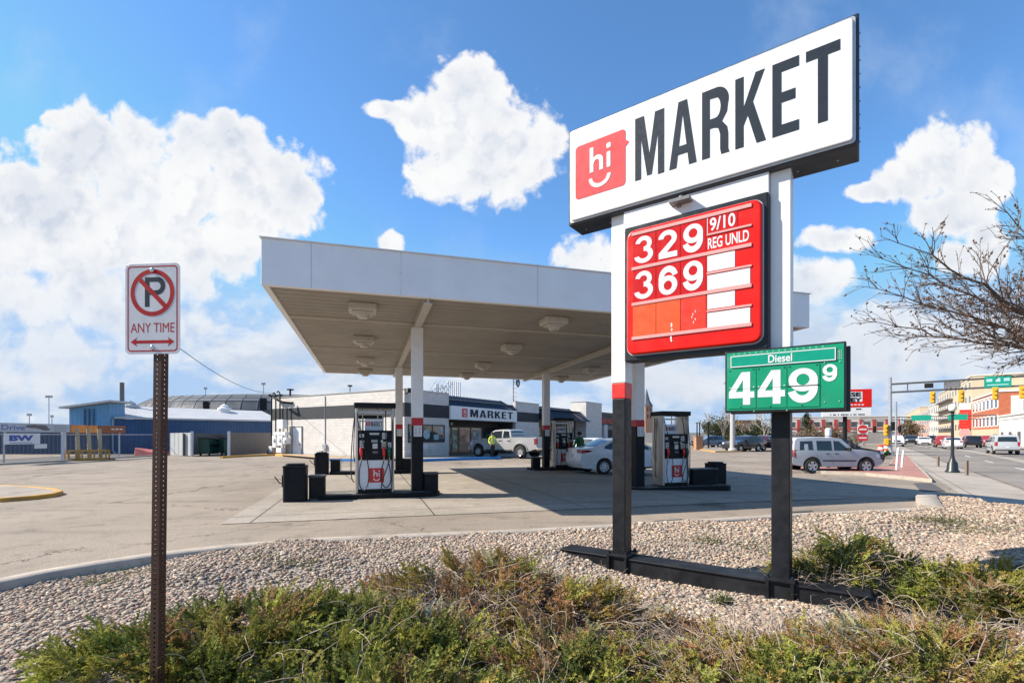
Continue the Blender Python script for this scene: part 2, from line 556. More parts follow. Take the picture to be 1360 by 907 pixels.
def thing(name, label, cat, loc=(0, 0, 0), rotz=0.0, group=None):
    o = bpy.data.objects.new(name, None)
    COL.objects.link(o)
    o.location = loc
    o.rotation_euler = (0, 0, rotz)
    o.empty_display_size = 0.2
    o['label'] = label
    o['category'] = cat
    if group:
        o['group'] = group
    return o
def tag(o, label, cat, group=None):
    o['label'] = label
    o['category'] = cat
    if group:
        o['group'] = group
    return o
def dup(root, loc, rotz, label=None, group=None, swap=None):
    """copy of a thing, its parts and their sub-parts; swap = {old material: new material}"""
    def cp(o, parent):
        c = o.copy()
        COL.objects.link(c)
        if parent is not None:
            c.parent = parent
        if swap and c.type == 'MESH':
            for i, sl in enumerate(c.material_slots):
                if sl.material in swap:
                    nm = swap[sl.material]
                    sl.link = 'OBJECT'
                    sl.material = nm
        for ch in o.children:
            cp(ch, c)
        return c
    r = cp(root, None)
    r.location = loc
    r.rotation_euler = (0, 0, rotz)
    if label:
        r['label'] = label
    if group:
        r['group'] = group
    return r

# ------------------------------------------------------------------ lettering
def _curve_mesh(cu):
    ob = bpy.data.objects.new('tmp', cu)
    COL.objects.link(ob)
    dg = bpy.context.evaluated_depsgraph_get()
    dg.update()
    me = ob.evaluated_get(dg).to_mesh()
    v = [tuple(p.co) for p in me.vertices]
    f = [tuple(p.vertices) for p in me.polygons]
    ob.evaluated_get(dg).to_mesh_clear()
    bpy.data.objects.remove(ob)
    bpy.data.curves.remove(cu)
    return v, f
_tx = {}
def text(mb, s, x, z, h, y=0.0, w=None, bold=0.0, depth=0.003, mi=0, align='L', T=None, back=False):
    """writing in the local XZ plane, read from -Y; h = height of its box, w = width of its box"""
    key = (s, bold)
    if key not in _tx:
        cu = bpy.data.curves.new('t', 'FONT')
        cu.body = s
        cu.size = 1.0
        cu.offset = bold
        cu.extrude = 0.5
        cu.resolution_u = 4
        _tx[key] = _curve_mesh(cu)
    v, f = _tx[key]
    xs = [p[0] for p in v]
    ys = [p[1] for p in v]
    x0, x1, y0, y1 = min(xs), max(xs), min(ys), max(ys)
    sy = h / (y1 - y0)
    sx = sy if w is None else w / (x1 - x0)
    W = (x1 - x0) * sx
    ox = x if align == 'L' else (x - W / 2 if align == 'C' else x - W)
    mb.add([(ox + (p[0] - x0) * sx, y - (p[2] + 0.5) * depth, z + (p[1] - y0) * sy) for p in v], f, mi, T)
    return W
def loops(mb, lps, x, z, sx, sy, y=0.0, depth=0.003, mi=0, T=None):
    """filled outline(s); inner loops are holes"""
    cu = bpy.data.curves.new('l', 'CURVE')
    cu.dimensions = '2D'
    cu.fill_mode = 'BOTH'
    cu.extrude = 0.5
    for lp in lps:
        sp = cu.splines.new('POLY')
        sp.points.add(len(lp) - 1)
        for i, (a, b) in enumerate(lp):
            sp.points[i].co = (a, b, 0, 1)
        sp.use_cyclic_u = True
    v, f = _curve_mesh(cu)
    mb.add([(x + p[0] * sx, y - (p[2] + 0.5) * depth, z + p[1] * sy) for p in v], f, mi, T)
def arc(cx, cy, rx, ry, a0, a1, n=10):
    return [(cx + rx * math.cos(R(a0 + (a1 - a0) * i / n)), cy + ry * math.sin(R(a0 + (a1 - a0) * i / n))) for i in range(n + 1)]
def rrect(x0, x1, y0, y1, r, n=5):
    return arc(x1 - r, y1 - r, r, r, 0, 90, n) + arc(x0 + r, y1 - r, r, r, 90, 180, n) + arc(x0 + r, y0 + r, r, r, 180, 270, n) + arc(x1 - r, y0 + r, r, r, 270, 360, n)
# tall condensed capitals, unit height, own width
GLY = {
    'M': (0.62, [[(0, 0), (0, 1), (0.19, 1), (0.31, 0.36), (0.43, 1), (0.62, 1), (0.62, 0), (0.49, 0), (0.49, 0.66), (0.36, 0.03), (0.26, 0.03), (0.13, 0.66), (0.13, 0)]]),
    'A': (0.54, [[(0, 0), (0.185, 1), (0.355, 1), (0.54, 0), (0.395, 0), (0.365, 0.19), (0.175, 0.19), (0.145, 0)], [(0.195, 0.32), (0.345, 0.32), (0.27, 0.80)]]),
    'R': (0.50, [[(0, 0), (0, 1), (0.27, 1)] + arc(0.27, 0.79, 0.22, 0.21, 80, -20, 8) + [(0.46, 0.60), (0.37, 0.48), (0.46, 0.38), (0.48, 0.28), (0.48, 0.06), (0.50, 0), (0.355, 0), (0.335, 0.08), (0.335, 0.30), (0.30, 0.395), (0.22, 0.42), (0.145, 0.42), (0.145, 0)],
                 [(0.145, 0.56), (0.25, 0.56)] + arc(0.25, 0.71, 0.095, 0.15, -70, 70, 6) + [(0.145, 0.86)]]),
    'K': (0.52, [[(0, 0), (0, 1), (0.145, 1), (0.145, 0.56), (0.35, 1), (0.50, 1), (0.305, 0.60), (0.52, 0), (0.365, 0), (0.215, 0.43), (0.145, 0.30), (0.145, 0)]]),
    'E': (0.42, [[(0, 0), (0, 1), (0.42, 1), (0.42, 0.86), (0.145, 0.86), (0.145, 0.58), (0.365, 0.58), (0.365, 0.44), (0.145, 0.44), (0.145, 0.14), (0.42, 0.14), (0.42, 0)]]),
    'T': (0.50, [[(0.1775, 0), (0.1775, 0.86), (0, 0.86), (0, 1), (0.50, 1), (0.50, 0.86), (0.3225, 0.86), (0.3225, 0)]]),
}
def caps(mb, s, x, z, h, w, y=0.0, depth=0.003, mi=0, gap=0.10, T=None):
    tot = sum(GLY[c][0] for c in s) + gap * (len(s) - 1)
    k = w / tot
    for c in s:
        loops(mb, GLY[c][1], x, z, k, h, y, depth, mi, T)
        x += (GLY[c][0] + gap) * k
def rib(cx, cy, rx, ry, qx, qy, a0, a1, n=16):
    return arc(cx, cy, rx, ry, a0, a1, n) + arc(cx, cy, qx, qy, a1, a0, n)
NINE = [[arc(.5, .665, .5, .335, 0, 360, 28)[:-1], arc(.5, .675, .225, .165, 0, 360, 22)[:-1]], [[(1, .665), (1, .42)] + arc(.48, .42, .52, .42, 0, -165, 16)[1:] + arc(.48, .42, .245, .205, -165, 0, 16) + [(.725, .665)]]]
DIG = {
    '4': [[[(.56, 0), (.56, .21), (0, .21), (0, .40), (.50, 1), (.84, 1), (.84, .40), (1, .40), (1, .21), (.84, .21), (.84, 0)], [(.27, .40), (.56, .40), (.56, .76)]]],
    '9': NINE,
    '6': [[[(1 - a, 1 - b) for a, b in lp] for lp in sh] for sh in NINE],
    '3': [[rib(.47, .715, .46, .285, .205, .125, 170, -88)], [rib(.47, .305, .53, .305, .26, .140, 88, -170)]],
    '2': [[arc(.48, .695, .50, .305, 176, -38, 18) + arc(.48, .695, .225, .135, -38, 176, 18)], [[(.874, .507), (.657, .612), (0, .20), (0, 0), (1, 0), (1, .20), (.43, .20)]]],
}
def number(mb, ch, x, z, w, h, y, depth=0.002, mi=0):
    for i, sh in enumerate(DIG[ch]):
        loops(mb, sh, x, z, w, h, y - 0.0004 * i, depth, mi)
def hi_mark(mb, x, z, w, y, mi_red=0, mi_white=1, depth=0.003):
    """red speech-bubble square with a white hi above a smile"""
    loops(mb, [rrect(0, 1, 0, 1, 0.07) ], x, z, w, w, y, depth, mi_red)
    mb.prism([(x + w, z + w * 0.80), (x + w * 1.07, z + w * 0.74), (x + w, z + w * 0.68)], y, y - depth, mi_red)
    yy = y - depth - 0.001
    t = 0.075
    h_ = [(0.30, 0.42), (0.30, 0.88), (0.30 + t, 0.88), (0.30 + t, 0.68)] + arc(0.455, 0.60, 0.115, 0.11, 130, 0, 7) + [(0.57, 0.42), (0.57 - t, 0.42), (0.57 - t, 0.57)] + arc(0.44, 0.58, 0.055, 0.055, 0, 150, 5) + [(0.30 + t, 0.57), (0.30 + t, 0.42)]
    loops(mb, [h_], x, z, w, w, yy, depth, mi_white)
    loops(mb, [rrect(0.64, 0.64 + t, 0.42, 0.70, 0.02)], x, z, w, w, yy, depth, mi_white)
    loops(mb, [rrect(0.635, 0.64 + t + 0.005, 0.765, 0.86, 0.03)], x, z, w, w, yy, depth, mi_white)
    sm = arc(0.5, 0.31, 0.22, 0.20, 180, 360, 12) + arc(0.5, 0.31, 0.15, 0.13, 360, 180, 12)
    loops(mb, [sm], x, z, w, w, yy, depth, mi_white)

# ================================================================== SETTING: ground, paving, street
def sheet(name, poly, step, zf, m, kind='structure', parent=None, label=None):
    """a flat polygon draped over the terrain"""
    bm = bmesh.new()
    f = bm.faces.new([bm.verts.new((x, y, 0)) for x, y in poly])
    xs = [p[0] for p in poly]
    ys = [p[1] for p in poly]
    for lo, hi, no in ((min(xs), max(xs), (1, 0, 0)), (min(ys), max(ys), (0, 1, 0))):
        k = math.ceil(lo / step) * step
        while k < hi:
            bmesh.ops.bisect_plane(bm, geom=bm.verts[:] + bm.edges[:] + bm.faces[:], dist=1e-5, plane_co=(k * no[0], k * no[1], 0), plane_no=no)
            k += step
    for v in bm.verts:
        v.co.z = zf(v.co.x, v.co.y)
    bmesh.ops.triangulate(bm, faces=bm.faces)
    bmesh.ops.recalc_face_normals(bm, faces=bm.faces)
    if sum(fc.normal.z for fc in bm.faces) < 0:
        bmesh.ops.reverse_faces(bm, faces=bm.faces)
    me = bpy.data.meshes.new(name)
    bm.to_mesh(me)
    bm.free()
    me.materials.append(m)
    me.polygons.foreach_set('use_smooth', [True] * len(me.polygons))
    o = bpy.data.objects.new(name, me)
    COL.objects.link(o)
    if kind:
        o['kind'] = kind
    if parent:
        o.parent = parent
    return o

M_ASPH = paving_mat('old_asphalt', (0.362, 0.297, 0.232), (0.150, 0.122, 0.098), 1.35, stain=0.95)
CAN_O = Vector((-4.8, 9.36, 0))
CAN_A = R(16.4)
M_CONC = paving_mat('lot_concrete', (0.420, 0.362, 0.298), (0.200, 0.170, 0.140), 0.75, crack=False, joints=(CAN_A, 3.23, 4.6, CAN_O.x + 3.2 * math.cos(CAN_A), CAN_O.y + 3.2 * math.sin(CAN_A)), stain=0.8)
M_STREET = paving_mat('street_asphalt', (0.300, 0.262, 0.225), (0.160, 0.142, 0.125), 0.9)
M_WALK = paving_mat('walk_concrete', (0.45, 0.39, 0.325), (0.28, 0.24, 0.20), 0.5, crack=False, joints=(math.atan2(0.81, 0.587), 1.6, 1.9, 13.3, 13.7), stain=0.5)

def ground_mesh():
    xs = np.concatenate([[-900, -400, -200, -100, -60], np.arange(-39.75, 60.1, 0.75), [70, 85, 110, 150, 250, 500, 1000]])
    ys = np.concatenate([[-400, -100, -30, -10], np.arange(-3.75, 50.1, 0.75), [55, 60, 70, 85, 110, 150, 250, 500, 900, 1500]])
    XX, YY = np.meshgrid(xs, ys)
    ZZ = g(XX, YY)
    dd = bed_dist(XX, YY)
    ZZ = np.where(dd > 1.08, ZZ - 0.3, ZZ)         # the planting bed is dug in below the lot
    v = np.stack([XX, YY, ZZ], -1).reshape(-1, 3)
    nx, ny = len(xs), len(ys)
    f = [(j * nx + i, j * nx + i + 1, (j + 1) * nx + i + 1, (j + 1) * nx + i) for j in range(ny - 1) for i in range(nx - 1)]
    me = bpy.data.meshes.new('ground')
    me.from_pydata([tuple(p) for p in v], [], f)
    me.materials.append(M_ASPH)
    me.polygons.foreach_set('use_smooth', [True] * len(f))
    o = bpy.data.objects.new('ground', me)
    COL.objects.link(o)
    o['kind'] = 'structure'

def can(a, b, z=0.0):
    c, s = math.cos(CAN_A), math.sin(CAN_A)
    return Vector((CAN_O.x + a * c - b * s, CAN_O.y + a * s + b * c, z))
sheet('concrete_pad', [tuple(can(*p)[:2]) for p in ((-0.5, -0.75), (13.6, -1.05), (13.6, 14.4), (-0.5, 14.4))], 0.75, lambda x, y: gz(x, y) + 0.010, M_CONC)

# street and pavement run along SD; offsets are measured to the right of the line through the origin
SD = Vector((0.587, 0.81))
SN = Vector((0.81, -0.587))
def st(s, o):
    return (SD.x * s + SN.x * o, SD.y * s + SN.y * o)
sheet('pavement', [st(-12, 2.45), st(140, 2.45), st(140, 4.35), st(-12, 4.35)], 0.75, lambda x, y: gz(x, y) + 0.014, M_WALK)
sheet('road', [st(-12, 4.5), st(260, 4.5), st(260, 15.0), st(-12, 15.0)], 0.75, lambda x, y: gz(x, y) + 0.022, M_STREET)
sheet('concrete_gutter', [st(-12, 8.6), st(400, 8.6), st(400, 9.5), st(-12, 9.5)], 1.5, lambda x, y: gz(x, y) + 0.032, M_WALK)
sheet('far_pavement', [st(-12, 15.2), st(400, 15.2), st(400, 18.5), st(-12, 18.5)], 1.5, lambda x, y: gz(x, y) + 0.12, M_WALK)
M_LINE = mat('lane_paint', (0.70, 0.70, 0.66), 0.7, var=0.15, dirt=0.4, dirtcol=(0.3, 0.28, 0.25))
for k in range(9):
    s0 = 28 + k * 9
    sheet('lane_marking', [st(s0, 6.9), st(s0 + 3, 6.9), st(s0 + 3, 7.02), st(s0, 7.02)], 0.75, lambda x, y: gz(x, y) + 0.036, M_LINE)
sheet('asphalt_patch', [tuple(G(*p)[:2]) for p in ((1213, 642), (1237, 641.5), (1256, 653), (1222, 652))], 0.75, lambda x, y: gz(x, y) + 0.020, mat('dark_patch', (0.085, 0.08, 0.075), 0.9, var=0.2, scale=20))

for pp in (((936, 690.5), (985, 688), (988, 690), (942, 692.5)), ((868, 692), (905, 689.5), (909, 691), (872, 693.5)), ((1040, 680), (1078, 678), (1080, 679.5), (1044, 681.5))):
    sheet('asphalt_patch', [tuple(G(*p)[:2]) for p in pp], 0.75, lambda x, y: gz(x, y) + 0.012, MATS['dark_patch'])

def kerb(name, pts, w=0.16, h=0.13, m=None, label=None, cat=None, kind='structure', off=0.0, below=0.12):
    """kerbstone swept along a path of ground points"""
    P = [Vector((p[0], p[1], 0)) for p in pts]
    # resample
    Q = [P[0]]
    for a, b in zip(P, P[1:]):
        n = max(1, int((b - a).length / 0.4))
        Q += [a.lerp(b, (i + 1) / n) for i in range(n)]
    mb = MB()
    vs, fs = [], []
    for i, p in enumerate(Q):
        d = (Q[min(i + 1, len(Q) - 1)] - Q[max(i - 1, 0)]).normalized()
        n = Vector((d.y, -d.x, 0))
        z = gz(p.x, p.y) + off
        r = 0.025
        for (o, zz) in ((-w / 2, -below), (-w / 2, h - r), (-w / 2 + r, h), (w / 2 - r, h), (w / 2, h - r), (w / 2, -below)):
            q = p + n * o
            vs.append((q.x, q.y, z + zz))
    for i in range(len(Q) - 1):
        for k in range(5):
            fs.append((i * 6 + k, i * 6 + k + 1, (i + 1) * 6 + k + 1, (i + 1) * 6 + k))
    fs.append(tuple(range(6)))
    fs.append(tuple((len(Q) - 1) * 6 + k for k in range(6)))
    mb.add(vs, fs)
    o = mb.build(name, m or M_KERB, smooth=True, angle=50)
    if label:
        tag(o, label, cat)
    else:
        o['kind'] = kind
    return o
KPX = [(60, 770.5), (130, 758), (200, 747), (300, 735), (420, 725), (560, 718.5), (700, 712.5), (830, 705), (960, 696.5), (1080, 689), (1170, 684.5), (1232, 681)]
KP = [Vector((-5.35, 3.95, 0)), Vector((-5.42, 4.35, 0)), Vector((-5.2, 4.72, 0))] + [G(*p) for p in KPX]
KBACK = [G(1237, 680), G(1231, 668), G(1229, 660)]
kerb('kerb', KP, w=0.22, h=0.105)
kerb('kerb', KBACK, w=0.40, h=0.14)
kerb('kerb', [Vector((-5.35, 3.95, 0)), Vector((-4.6, 3.72, 0)), Vector((-3.5, 3.25, 0)), Vector((-3.0, 2.9, 0)), Vector((-2.4, 2.1, 0)), Vector((-1.5, 1.0, 0))], h=0.08)
BED = [(p.x, p.y) for p in KP] + [tuple(G(*p)[:2]) for p in ((1240, 668), (1246, 661), (1285, 666), (1313, 673))] + [(11.05, 10.6), (8.2, 6.7), (6.0, 3.6), (3.0, -0.6), (0, 0.5), (-1.5, 1.0), (-2.4, 2.1), (-3.0, 2.9), (-3.5, 3.25), (-4.6, 3.72)]
def bump_(x, y):
    return 0.025 * math.sin(x * 1.7 + 0.6) * math.sin(y * 1.3) + 0.012 * math.sin(x * 4.3 + y * 3.1)
def inside(px, py, poly):
    r = np.zeros(np.shape(px), bool)
    n = len(poly)
    for i in range(n):
        x0, y0 = poly[i]
        x1, y1 = poly[(i + 1) % n]
        r ^= ((y0 > py) != (y1 > py)) & (px < (x1 - x0) * (py - y0) / (y1 - y0 + 1e-12) + x0)
    return r
def bed_dist(x, y):
    """distance inside the bed's outline, 0 outside it"""
    x, y = np.asarray(x, float), np.asarray(y, float)
    d = np.full(x.shape, 1e9)
    n = len(BED)
    for i in range(n):
        x0, y0 = BED[i]
        x1, y1 = BED[(i + 1) % n]
        ex, ey = x1 - x0, y1 - y0
        t = np.clip(((x - x0) * ex + (y - y0) * ey) / (ex * ex + ey * ey + 1e-12), 0, 1)
        d = np.minimum(d, np.hypot(x - x0 - t * ex, y - y0 - t * ey))
    return np.where(inside(x, y, BED), d, 0.0)
def bedlift(x, y):
    """level with the kerb top at its edges, dished in the middle"""
    return 0.085 - 0.075 * sst(-3.2, -4.6, x) - 0.15 * sst(1.0, 2.1, bed_dist(x, y))
ground_mesh()
def bedz(x, y):
    return gz(x, y) + float(bedlift(x, y)) + bump_(x, y)
M_DIRT = mat('gravel_bed_soil', (0.36, 0.31, 0.255), 0.95, var=0.25, scale=25, dirt=0.6, dirtcol=(0.16, 0.125, 0.095), bump=0.8, bscale=55)
sheet('gravel_bed', BED, 0.125, bedz, M_DIRT)

# ------------------------------------------------------------------ kerbed islands in the lot
def island(name, poly, label, m_top, m_kerb, h=0.13, mkb=None):
    t = thing(name, label, 'kerb island', (0, 0, 0))
    mb = MB()
    n = len(poly)
    cx = sum(p[0] for p in poly) / n
    cy = sum(p[1] for p in poly) / n
    inner = []
    for x, y in poly:
        d = Vector((cx - x, cy - y)).normalized()
        inner.append((x + d.x * 0.18, y + d.y * 0.18))
    vs = [(x, y, gz(x, y) - 0.1) for x, y in poly] + [(x, y, gz(x, y) + h) for x, y in poly] + [(x, y, gz(x, y) + h) for x, y in inner] + [(x, y, gz(x, y) + h - 0.05) for x, y in inner]
    fs = []
    for i in range(n):
        j = (i + 1) % n
        for k in range(3):
            fs.append((k * n + i, k * n + j, (k + 1) * n + j, (k + 1) * n + i))
    mb.add(vs, fs)
    mb.build('kerb', m_kerb, t, bevel=0.02)
    mt = MB()
    mt.add([(x, y, gz(x, y) + h - 0.012) for x, y in inner], [tuple(range(n))])
    mt.build('island_top', m_top, t)
    return t
yi = [tuple(G(*p)[:2]) for p in ((-120, 668), (0, 667), (45, 663.5), (72, 660), (84, 656.5), (76, 653), (50, 650.5), (0, 647.5), (-80, 646))]
island('kerb_island', yi, 'concrete parking island with a worn yellow kerb at the left of the lot', M_CONC, M_YELLOW, h=0.10)
M_REDG = mat('red_gravel', (0.38, 0.185, 0.145), 0.95, var=0.45, scale=32, bump=1.0, bscale=30)
ri = [tuple(G(*p)[:2]) for p in ((1036, 628), (1090, 629), (1150, 632), (1200, 636.5), (1238, 641), (1228, 629), (1205, 607), (1190, 607), (1182, 622), (1120, 624), (1036, 622))]
island('gravel_island', ri, 'kerbed island of red gravel beside the parked silver SUV', M_REDG, M_KERB, h=0.15)

# ================================================================== THE BIG ROADSIDE SIGN
SGN = thing('pylon_sign', 'tall white roadside pylon sign on two posts with red and green price boards', 'sign', (1.3, 5.9, 0), math.atan2(-0.584, 0.812))
SZ = gz(1.9, 5.4)
mb = MB()
mb.prism([(-0.92, -0.30), (-0.74, 0.095), (2.44, 0.095), (2.52, 0.05), (2.56, -0.30)], -0.13, 0.13)
mb.prism([(-0.76, 0.095), (-0.74, 0.118), (2.44, 0.118), (2.46, 0.095)], -0.15, 0.15)
mb.build('base_beam', M_BLACK, SGN, bevel=0.008)
for x in (-0.055, 1.64):
    mb = MB()
    mb.box(x, x + 0.165, -0.1, 0.1, 0.13, 1.985, 0)
    mb.box(x - 0.004, x + 0.169, -0.104, 0.104, 1.985, 2.17, 1)
    mb.box(x - 0.008, x + 0.173, -0.108, 0.108, 2.17, 4.16, 2)
    p = mb.build('post', [M_BLACK, M_REDP, M_WHITE], SGN, bevel=0.01)
    mb = MB()
    mb.box(x - 0.05, x + 0.215, -0.17, 0.17, 0.121, 0.150)
    for bx in (x - 0.025, x + 0.19):
        for by in (-0.14, 0.14):
            mb.cyl((bx, by, 0.15), (bx, by, 0.185), 0.014, 6)
            mb.cyl((bx, by, 0.15), (bx, by, 0.163), 0.024, 6)
    for bx in (x - 0.04, x + 0.175):
        mb.box(bx, bx + 0.03, -0.165, -0.132, -0.25, 0.121)
    mb.build('base_plate', M_BLACK, p, bevel=0.004)
mb = MB()
mb.box(0.121, 1.63, -0.17, 0.06, 3.90, 4.143)
mb.build('header_panel', M_WHITE, SGN, bevel=0.006)
# upper light box
mb = MB()
mb.box(-0.59, 2.355, -0.20, 0.16, 4.145, 5.32)
cab = mb.build('sign_cabinet', mat('cabinet_navy', (0.020, 0.024, 0.034), 0.35, var=0.15, scale=4, dirt=0.1), SGN, bevel=0.012)
mb = MB()
mb.prism(rrect(-0.565, 2.33, 4.165, 5.30, 0.03), -0.2, -0.214)
mb.build('retainer', M_GALV, cab, bevel=0.004)
mb = MB()
mb.prism(rrect(-0.545, 2.31, 4.185, 5.28, 0.03), -0.21, -0.232)
mb.build('sign_face', M_ACRYL, cab, bevel=0.012, seg=3)
mb = MB()
caps(mb, 'MARKET', 0.285, 4.425, 0.70, 1.93, -0.2325, gap=0.105)
mb.build('lettering', M_CHAR, cab)
mb = MB()
hi_mark(mb, -0.475, 4.42, 0.645, -0.2325)
mb.build('logo', [mat('logo_coral', (0.66, 0.085, 0.075), 0.18, var=0.05, coat=0.6), M_ACRYL], cab)
for k in range(9):
    for a_, b_ in (((2.355, -0.02, 4.25 + k * 0.125), (2.364, -0.02, 4.25 + k * 0.125)), ((-0.45 + k * 0.33, 0.0, 4.145), (-0.45 + k * 0.33, 0.0, 4.137))):
        mb = MB()
        mb.cyl(a_, b_, 0.009, 6)
        mb.build('screw', M_GALV, cab)
# floodlight under it
mb = MB()
mb.box(0.74, 0.78, -0.20, -0.04, 4.02, 4.05)
mb.box(0.68, 0.90, -0.28, -0.16, 4.045, 4.085)
mb.blob((0.79, -0.2, 4.10), (0.035, 0.035, 0.035))
mb.build('floodlight', mat('flood_grey', (0.16, 0.16, 0.165), 0.5), SGN, bevel=0.006)
# red price board
mb = MB()
mb.box(0.135, 1.632, -0.19, -0.0, 2.395, 3.945)
pc = mb.build('price_board', mat('board_frame', (0.018, 0.021, 0.026), 0.4, var=0.15, spec=0.3), SGN, bevel=0.02)
mb = MB()
mb.prism(rrect(0.172, 1.592, 2.452, 3.888, 0.10), -0.19, -0.200)
mb.build('trim', M_GALV, pc, bevel=0.003)
mb = MB()
mb.prism(rrect(0.184, 1.58, 2.465, 3.876, 0.09), -0.195, -0.240)
mb.build('board_face', M_RED, pc, bevel=0.03, seg=4, smooth=True)
M_RAIL = mat('clear_rail', (0.72, 0.33, 0.30), 0.2, var=0.05, coat=0.5)
FY = -0.2405
mb = MB()
for z, x0, x1 in ((3.822, 0.25, 1.49), (3.432, 0.25, 1.49), (3.030, 0.25, 1.49), (2.645, 0.25, 1.49), (3.625, 1.065, 1.49), (3.225, 1.065, 1.49), (2.835, 1.065, 1.49)):
    hh = 0.018 if z in (3.822, 3.432, 3.030, 2.645) else 0.011
    mb.box(x0, x1, FY - 0.012, FY, z - hh, z + hh)
mb.build('rail', M_RAIL, pc, bevel=0.003)
M_TILE = mat('digit_tile', (0.50, 0.008, 0.008), 0.3, var=0.05, spec=0.3)
CX = [(0.262, 0.525), (0.532, 0.790), (0.797, 1.055)]
def digit(mb, s, x0, x1, z0, z1, y, mi=1, bold=0.035):
    number(mb, s, x0, z0, x1 - x0, z1 - z0, y, 0.002, mi)
for z0, z1, word in ((3.452, 3.802, '329'), (3.050, 3.412, '369')):
    for (x0, x1), ch in zip(CX, word):
        mb = MB()
        mb.box(x0, x1, FY - 0.004, FY, z0, z1, 0)
        digit(mb, ch, x0 + 0.028, x1 - 0.028, z0 + 0.025, z1 - 0.025, FY - 0.0045)
        mb.build('digit_tile', [M_TILE, M_ACRYL], pc)
for (x0, x1), mm in zip(CX, (M_ORANGE, M_ORANGE, mat('scarlet_tile', (0.66, 0.035, 0.012), 0.35, var=0.05))):
    mb = MB()
    mb.box(x0, x1, FY - 0.004, FY, 2.665, 3.010)
    mb.build('blank_tile', mm, pc)
mb = MB()
mb.box(1.068, 1.36, FY - 0.004, FY, 3.64, 3.802, 0)
text(mb, '9/10', 1.095, 3.655, 0.135, FY - 0.0045, 0.245, 0.02, 0.002, 1)
mb.box(1.068, 1.074, FY - 0.006, FY - 0.004, 3.64, 3.802, 1)
mb.build('fraction_tile', [M_TILE, M_ACRYL], pc)
mb = MB()
text(mb, 'REG UNLD', 1.075, 3.475, 0.115, FY, 0.39, 0.02, 0.003, 0)
mb.build('lettering', M_ACRYL, pc)
for z0, z1, x1 in ((3.245, 3.405, 1.335), (3.052, 3.205, 1.475), (2.855, 3.005, 1.335), (2.665, 2.815, 1.475)):
    mb = MB()
    mb.box(1.070, x1, FY - 0.004, FY, z0, z1)
    mb.build('blank_tile', M_ACRYL, pc)
for k, (x, z, l) in enumerate(((0.700, 2.74, 0.05), (0.703, 2.69, 0.03), (0.695, 2.60, 0.055), (0.70, 2.57, 0.02))):
    mb = MB()
    mb.blob((x, FY - 0.004, z), (0.009, 0.002, l / 2))
    mb.build('bird_dropping', M_ACRYL, pc, smooth=True)
mb = MB()
for k in range(5):
    mb.blob((0.93 + 0.02 * math.sin(k * 2), FY - 0.004, 2.74 + k * 0.028), (0.004, 0.0015, 0.014))
mb.build('bird_dropping', M_ACRYL, pc, smooth=True)
# green diesel board
mb = MB()
mb.box(1.255, 2.262, -0.30, -0.20, 1.775, 2.385)
mb.box(1.285, 2.292, -0.199, -0.135, 1.765, 2.355)
dz = mb.build('diesel_board', mat('board_black', (0.012, 0.013, 0.015), 0.4, var=0.15), SGN, bevel=0.006)
DY = -0.3045
mb = MB()
mb.box(1.310, 2.185, DY - 0.010, DY, 2.222, 2.335, 0)
for (x0, x1, z0, z1) in ((1.310, 2.185, 2.222, 2.230), (1.310, 2.185, 2.327, 2.335), (1.310, 1.317, 2.230, 2.327), (2.178, 2.185, 2.230, 2.327)):
    mb.box(x0, x1, DY - 0.0115, DY - 0.0101, z0, z1, 1)
text(mb, 'Diesel', 1.745, 2.242, 0.075, DY - 0.0102, 0.20, 0.018, 0.002, 1, 'C')
mb.build('name_plate', [mat('teal_plate', (0.0, 0.27, 0.17), 0.3, var=0.04), M_ACRYL], dz)
for i, (ch, x0, x1) in enumerate((('4', 1.284, 1.538), ('4', 1.544, 1.800), ('9', 1.806, 2.062))):
    mb = MB()
    mb.box(x0, x1, DY - 0.006, DY, 1.815, 2.205, 0)
    digit(mb, ch, x0 + 0.010, x1 - 0.014, 1.850, 2.170, DY - 0.0065, 1, 0.045)
    tl = mb.build('digit_tile', [M_GREEN, M_ACRYL], dz)
    mb = MB()
    mb.box(x0 + 0.002, x1 - 0.002, DY - 0.0125 if i == 2 else DY - 0.0092, DY - 0.0085, 2.006, 2.012 if i == 2 else 2.0085, 0)
    for (a, b) in ((x0 + 0.02, 2.19), (x1 - 0.02, 2.19), (x0 + 0.02, 2.02), (x1 - 0.02, 2.02), (x0 + 0.12, 1.827)):
        mb.cyl((a, DY - 0.006, b), (a, DY - 0.010, b), 0.006, 6, 1 if b == 2.02 else 0)
    mb.build('tile_clips', [M_BLACKP, M_ACRYL], tl)
mb = MB()
digit(mb, '9', 2.085, 2.195, 2.035, 2.19, DY - 0.001, 0, 0.04)
mb.build('lettering', M_ACRYL, dz)
mb = MB()
mb.box(1.272, 2.245, -0.304, -0.30, 1.796, 2.368, 1)
for k in range(16):
    for z in (2.345, 2.355):
        mb.box(1.33 + k * 0.05, 1.345 + k * 0.05, DY - 0.002, DY, z, z + 0.005)
for k in range(9):
    for x in (1.281, 1.292):
        mb.box(x, x + 0.006, DY - 0.002, DY, 2.22 + k * 0.013, 2.226 + k * 0.013)
for k in range(6):
    for q in range(3):
        mb.box(2.196 + q * 0.013, 2.204 + q * 0.013, DY - 0.002, DY, 2.23 + k * 0.014, 2.238 + k * 0.014)
for x, z in ((2.10, 1.85), (2.21, 1.855), (2.10, 2.205), (2.215, 2.205), (1.52, 1.785), (1.80, 1.785)):
    mb.cyl((x, DY, z), (x, DY - 0.006, z), 0.006, 6)
mb.build('board_face', [mat('mint_mark', (0.25, 0.50, 0.40), 0.5), M_GREEN], dz)

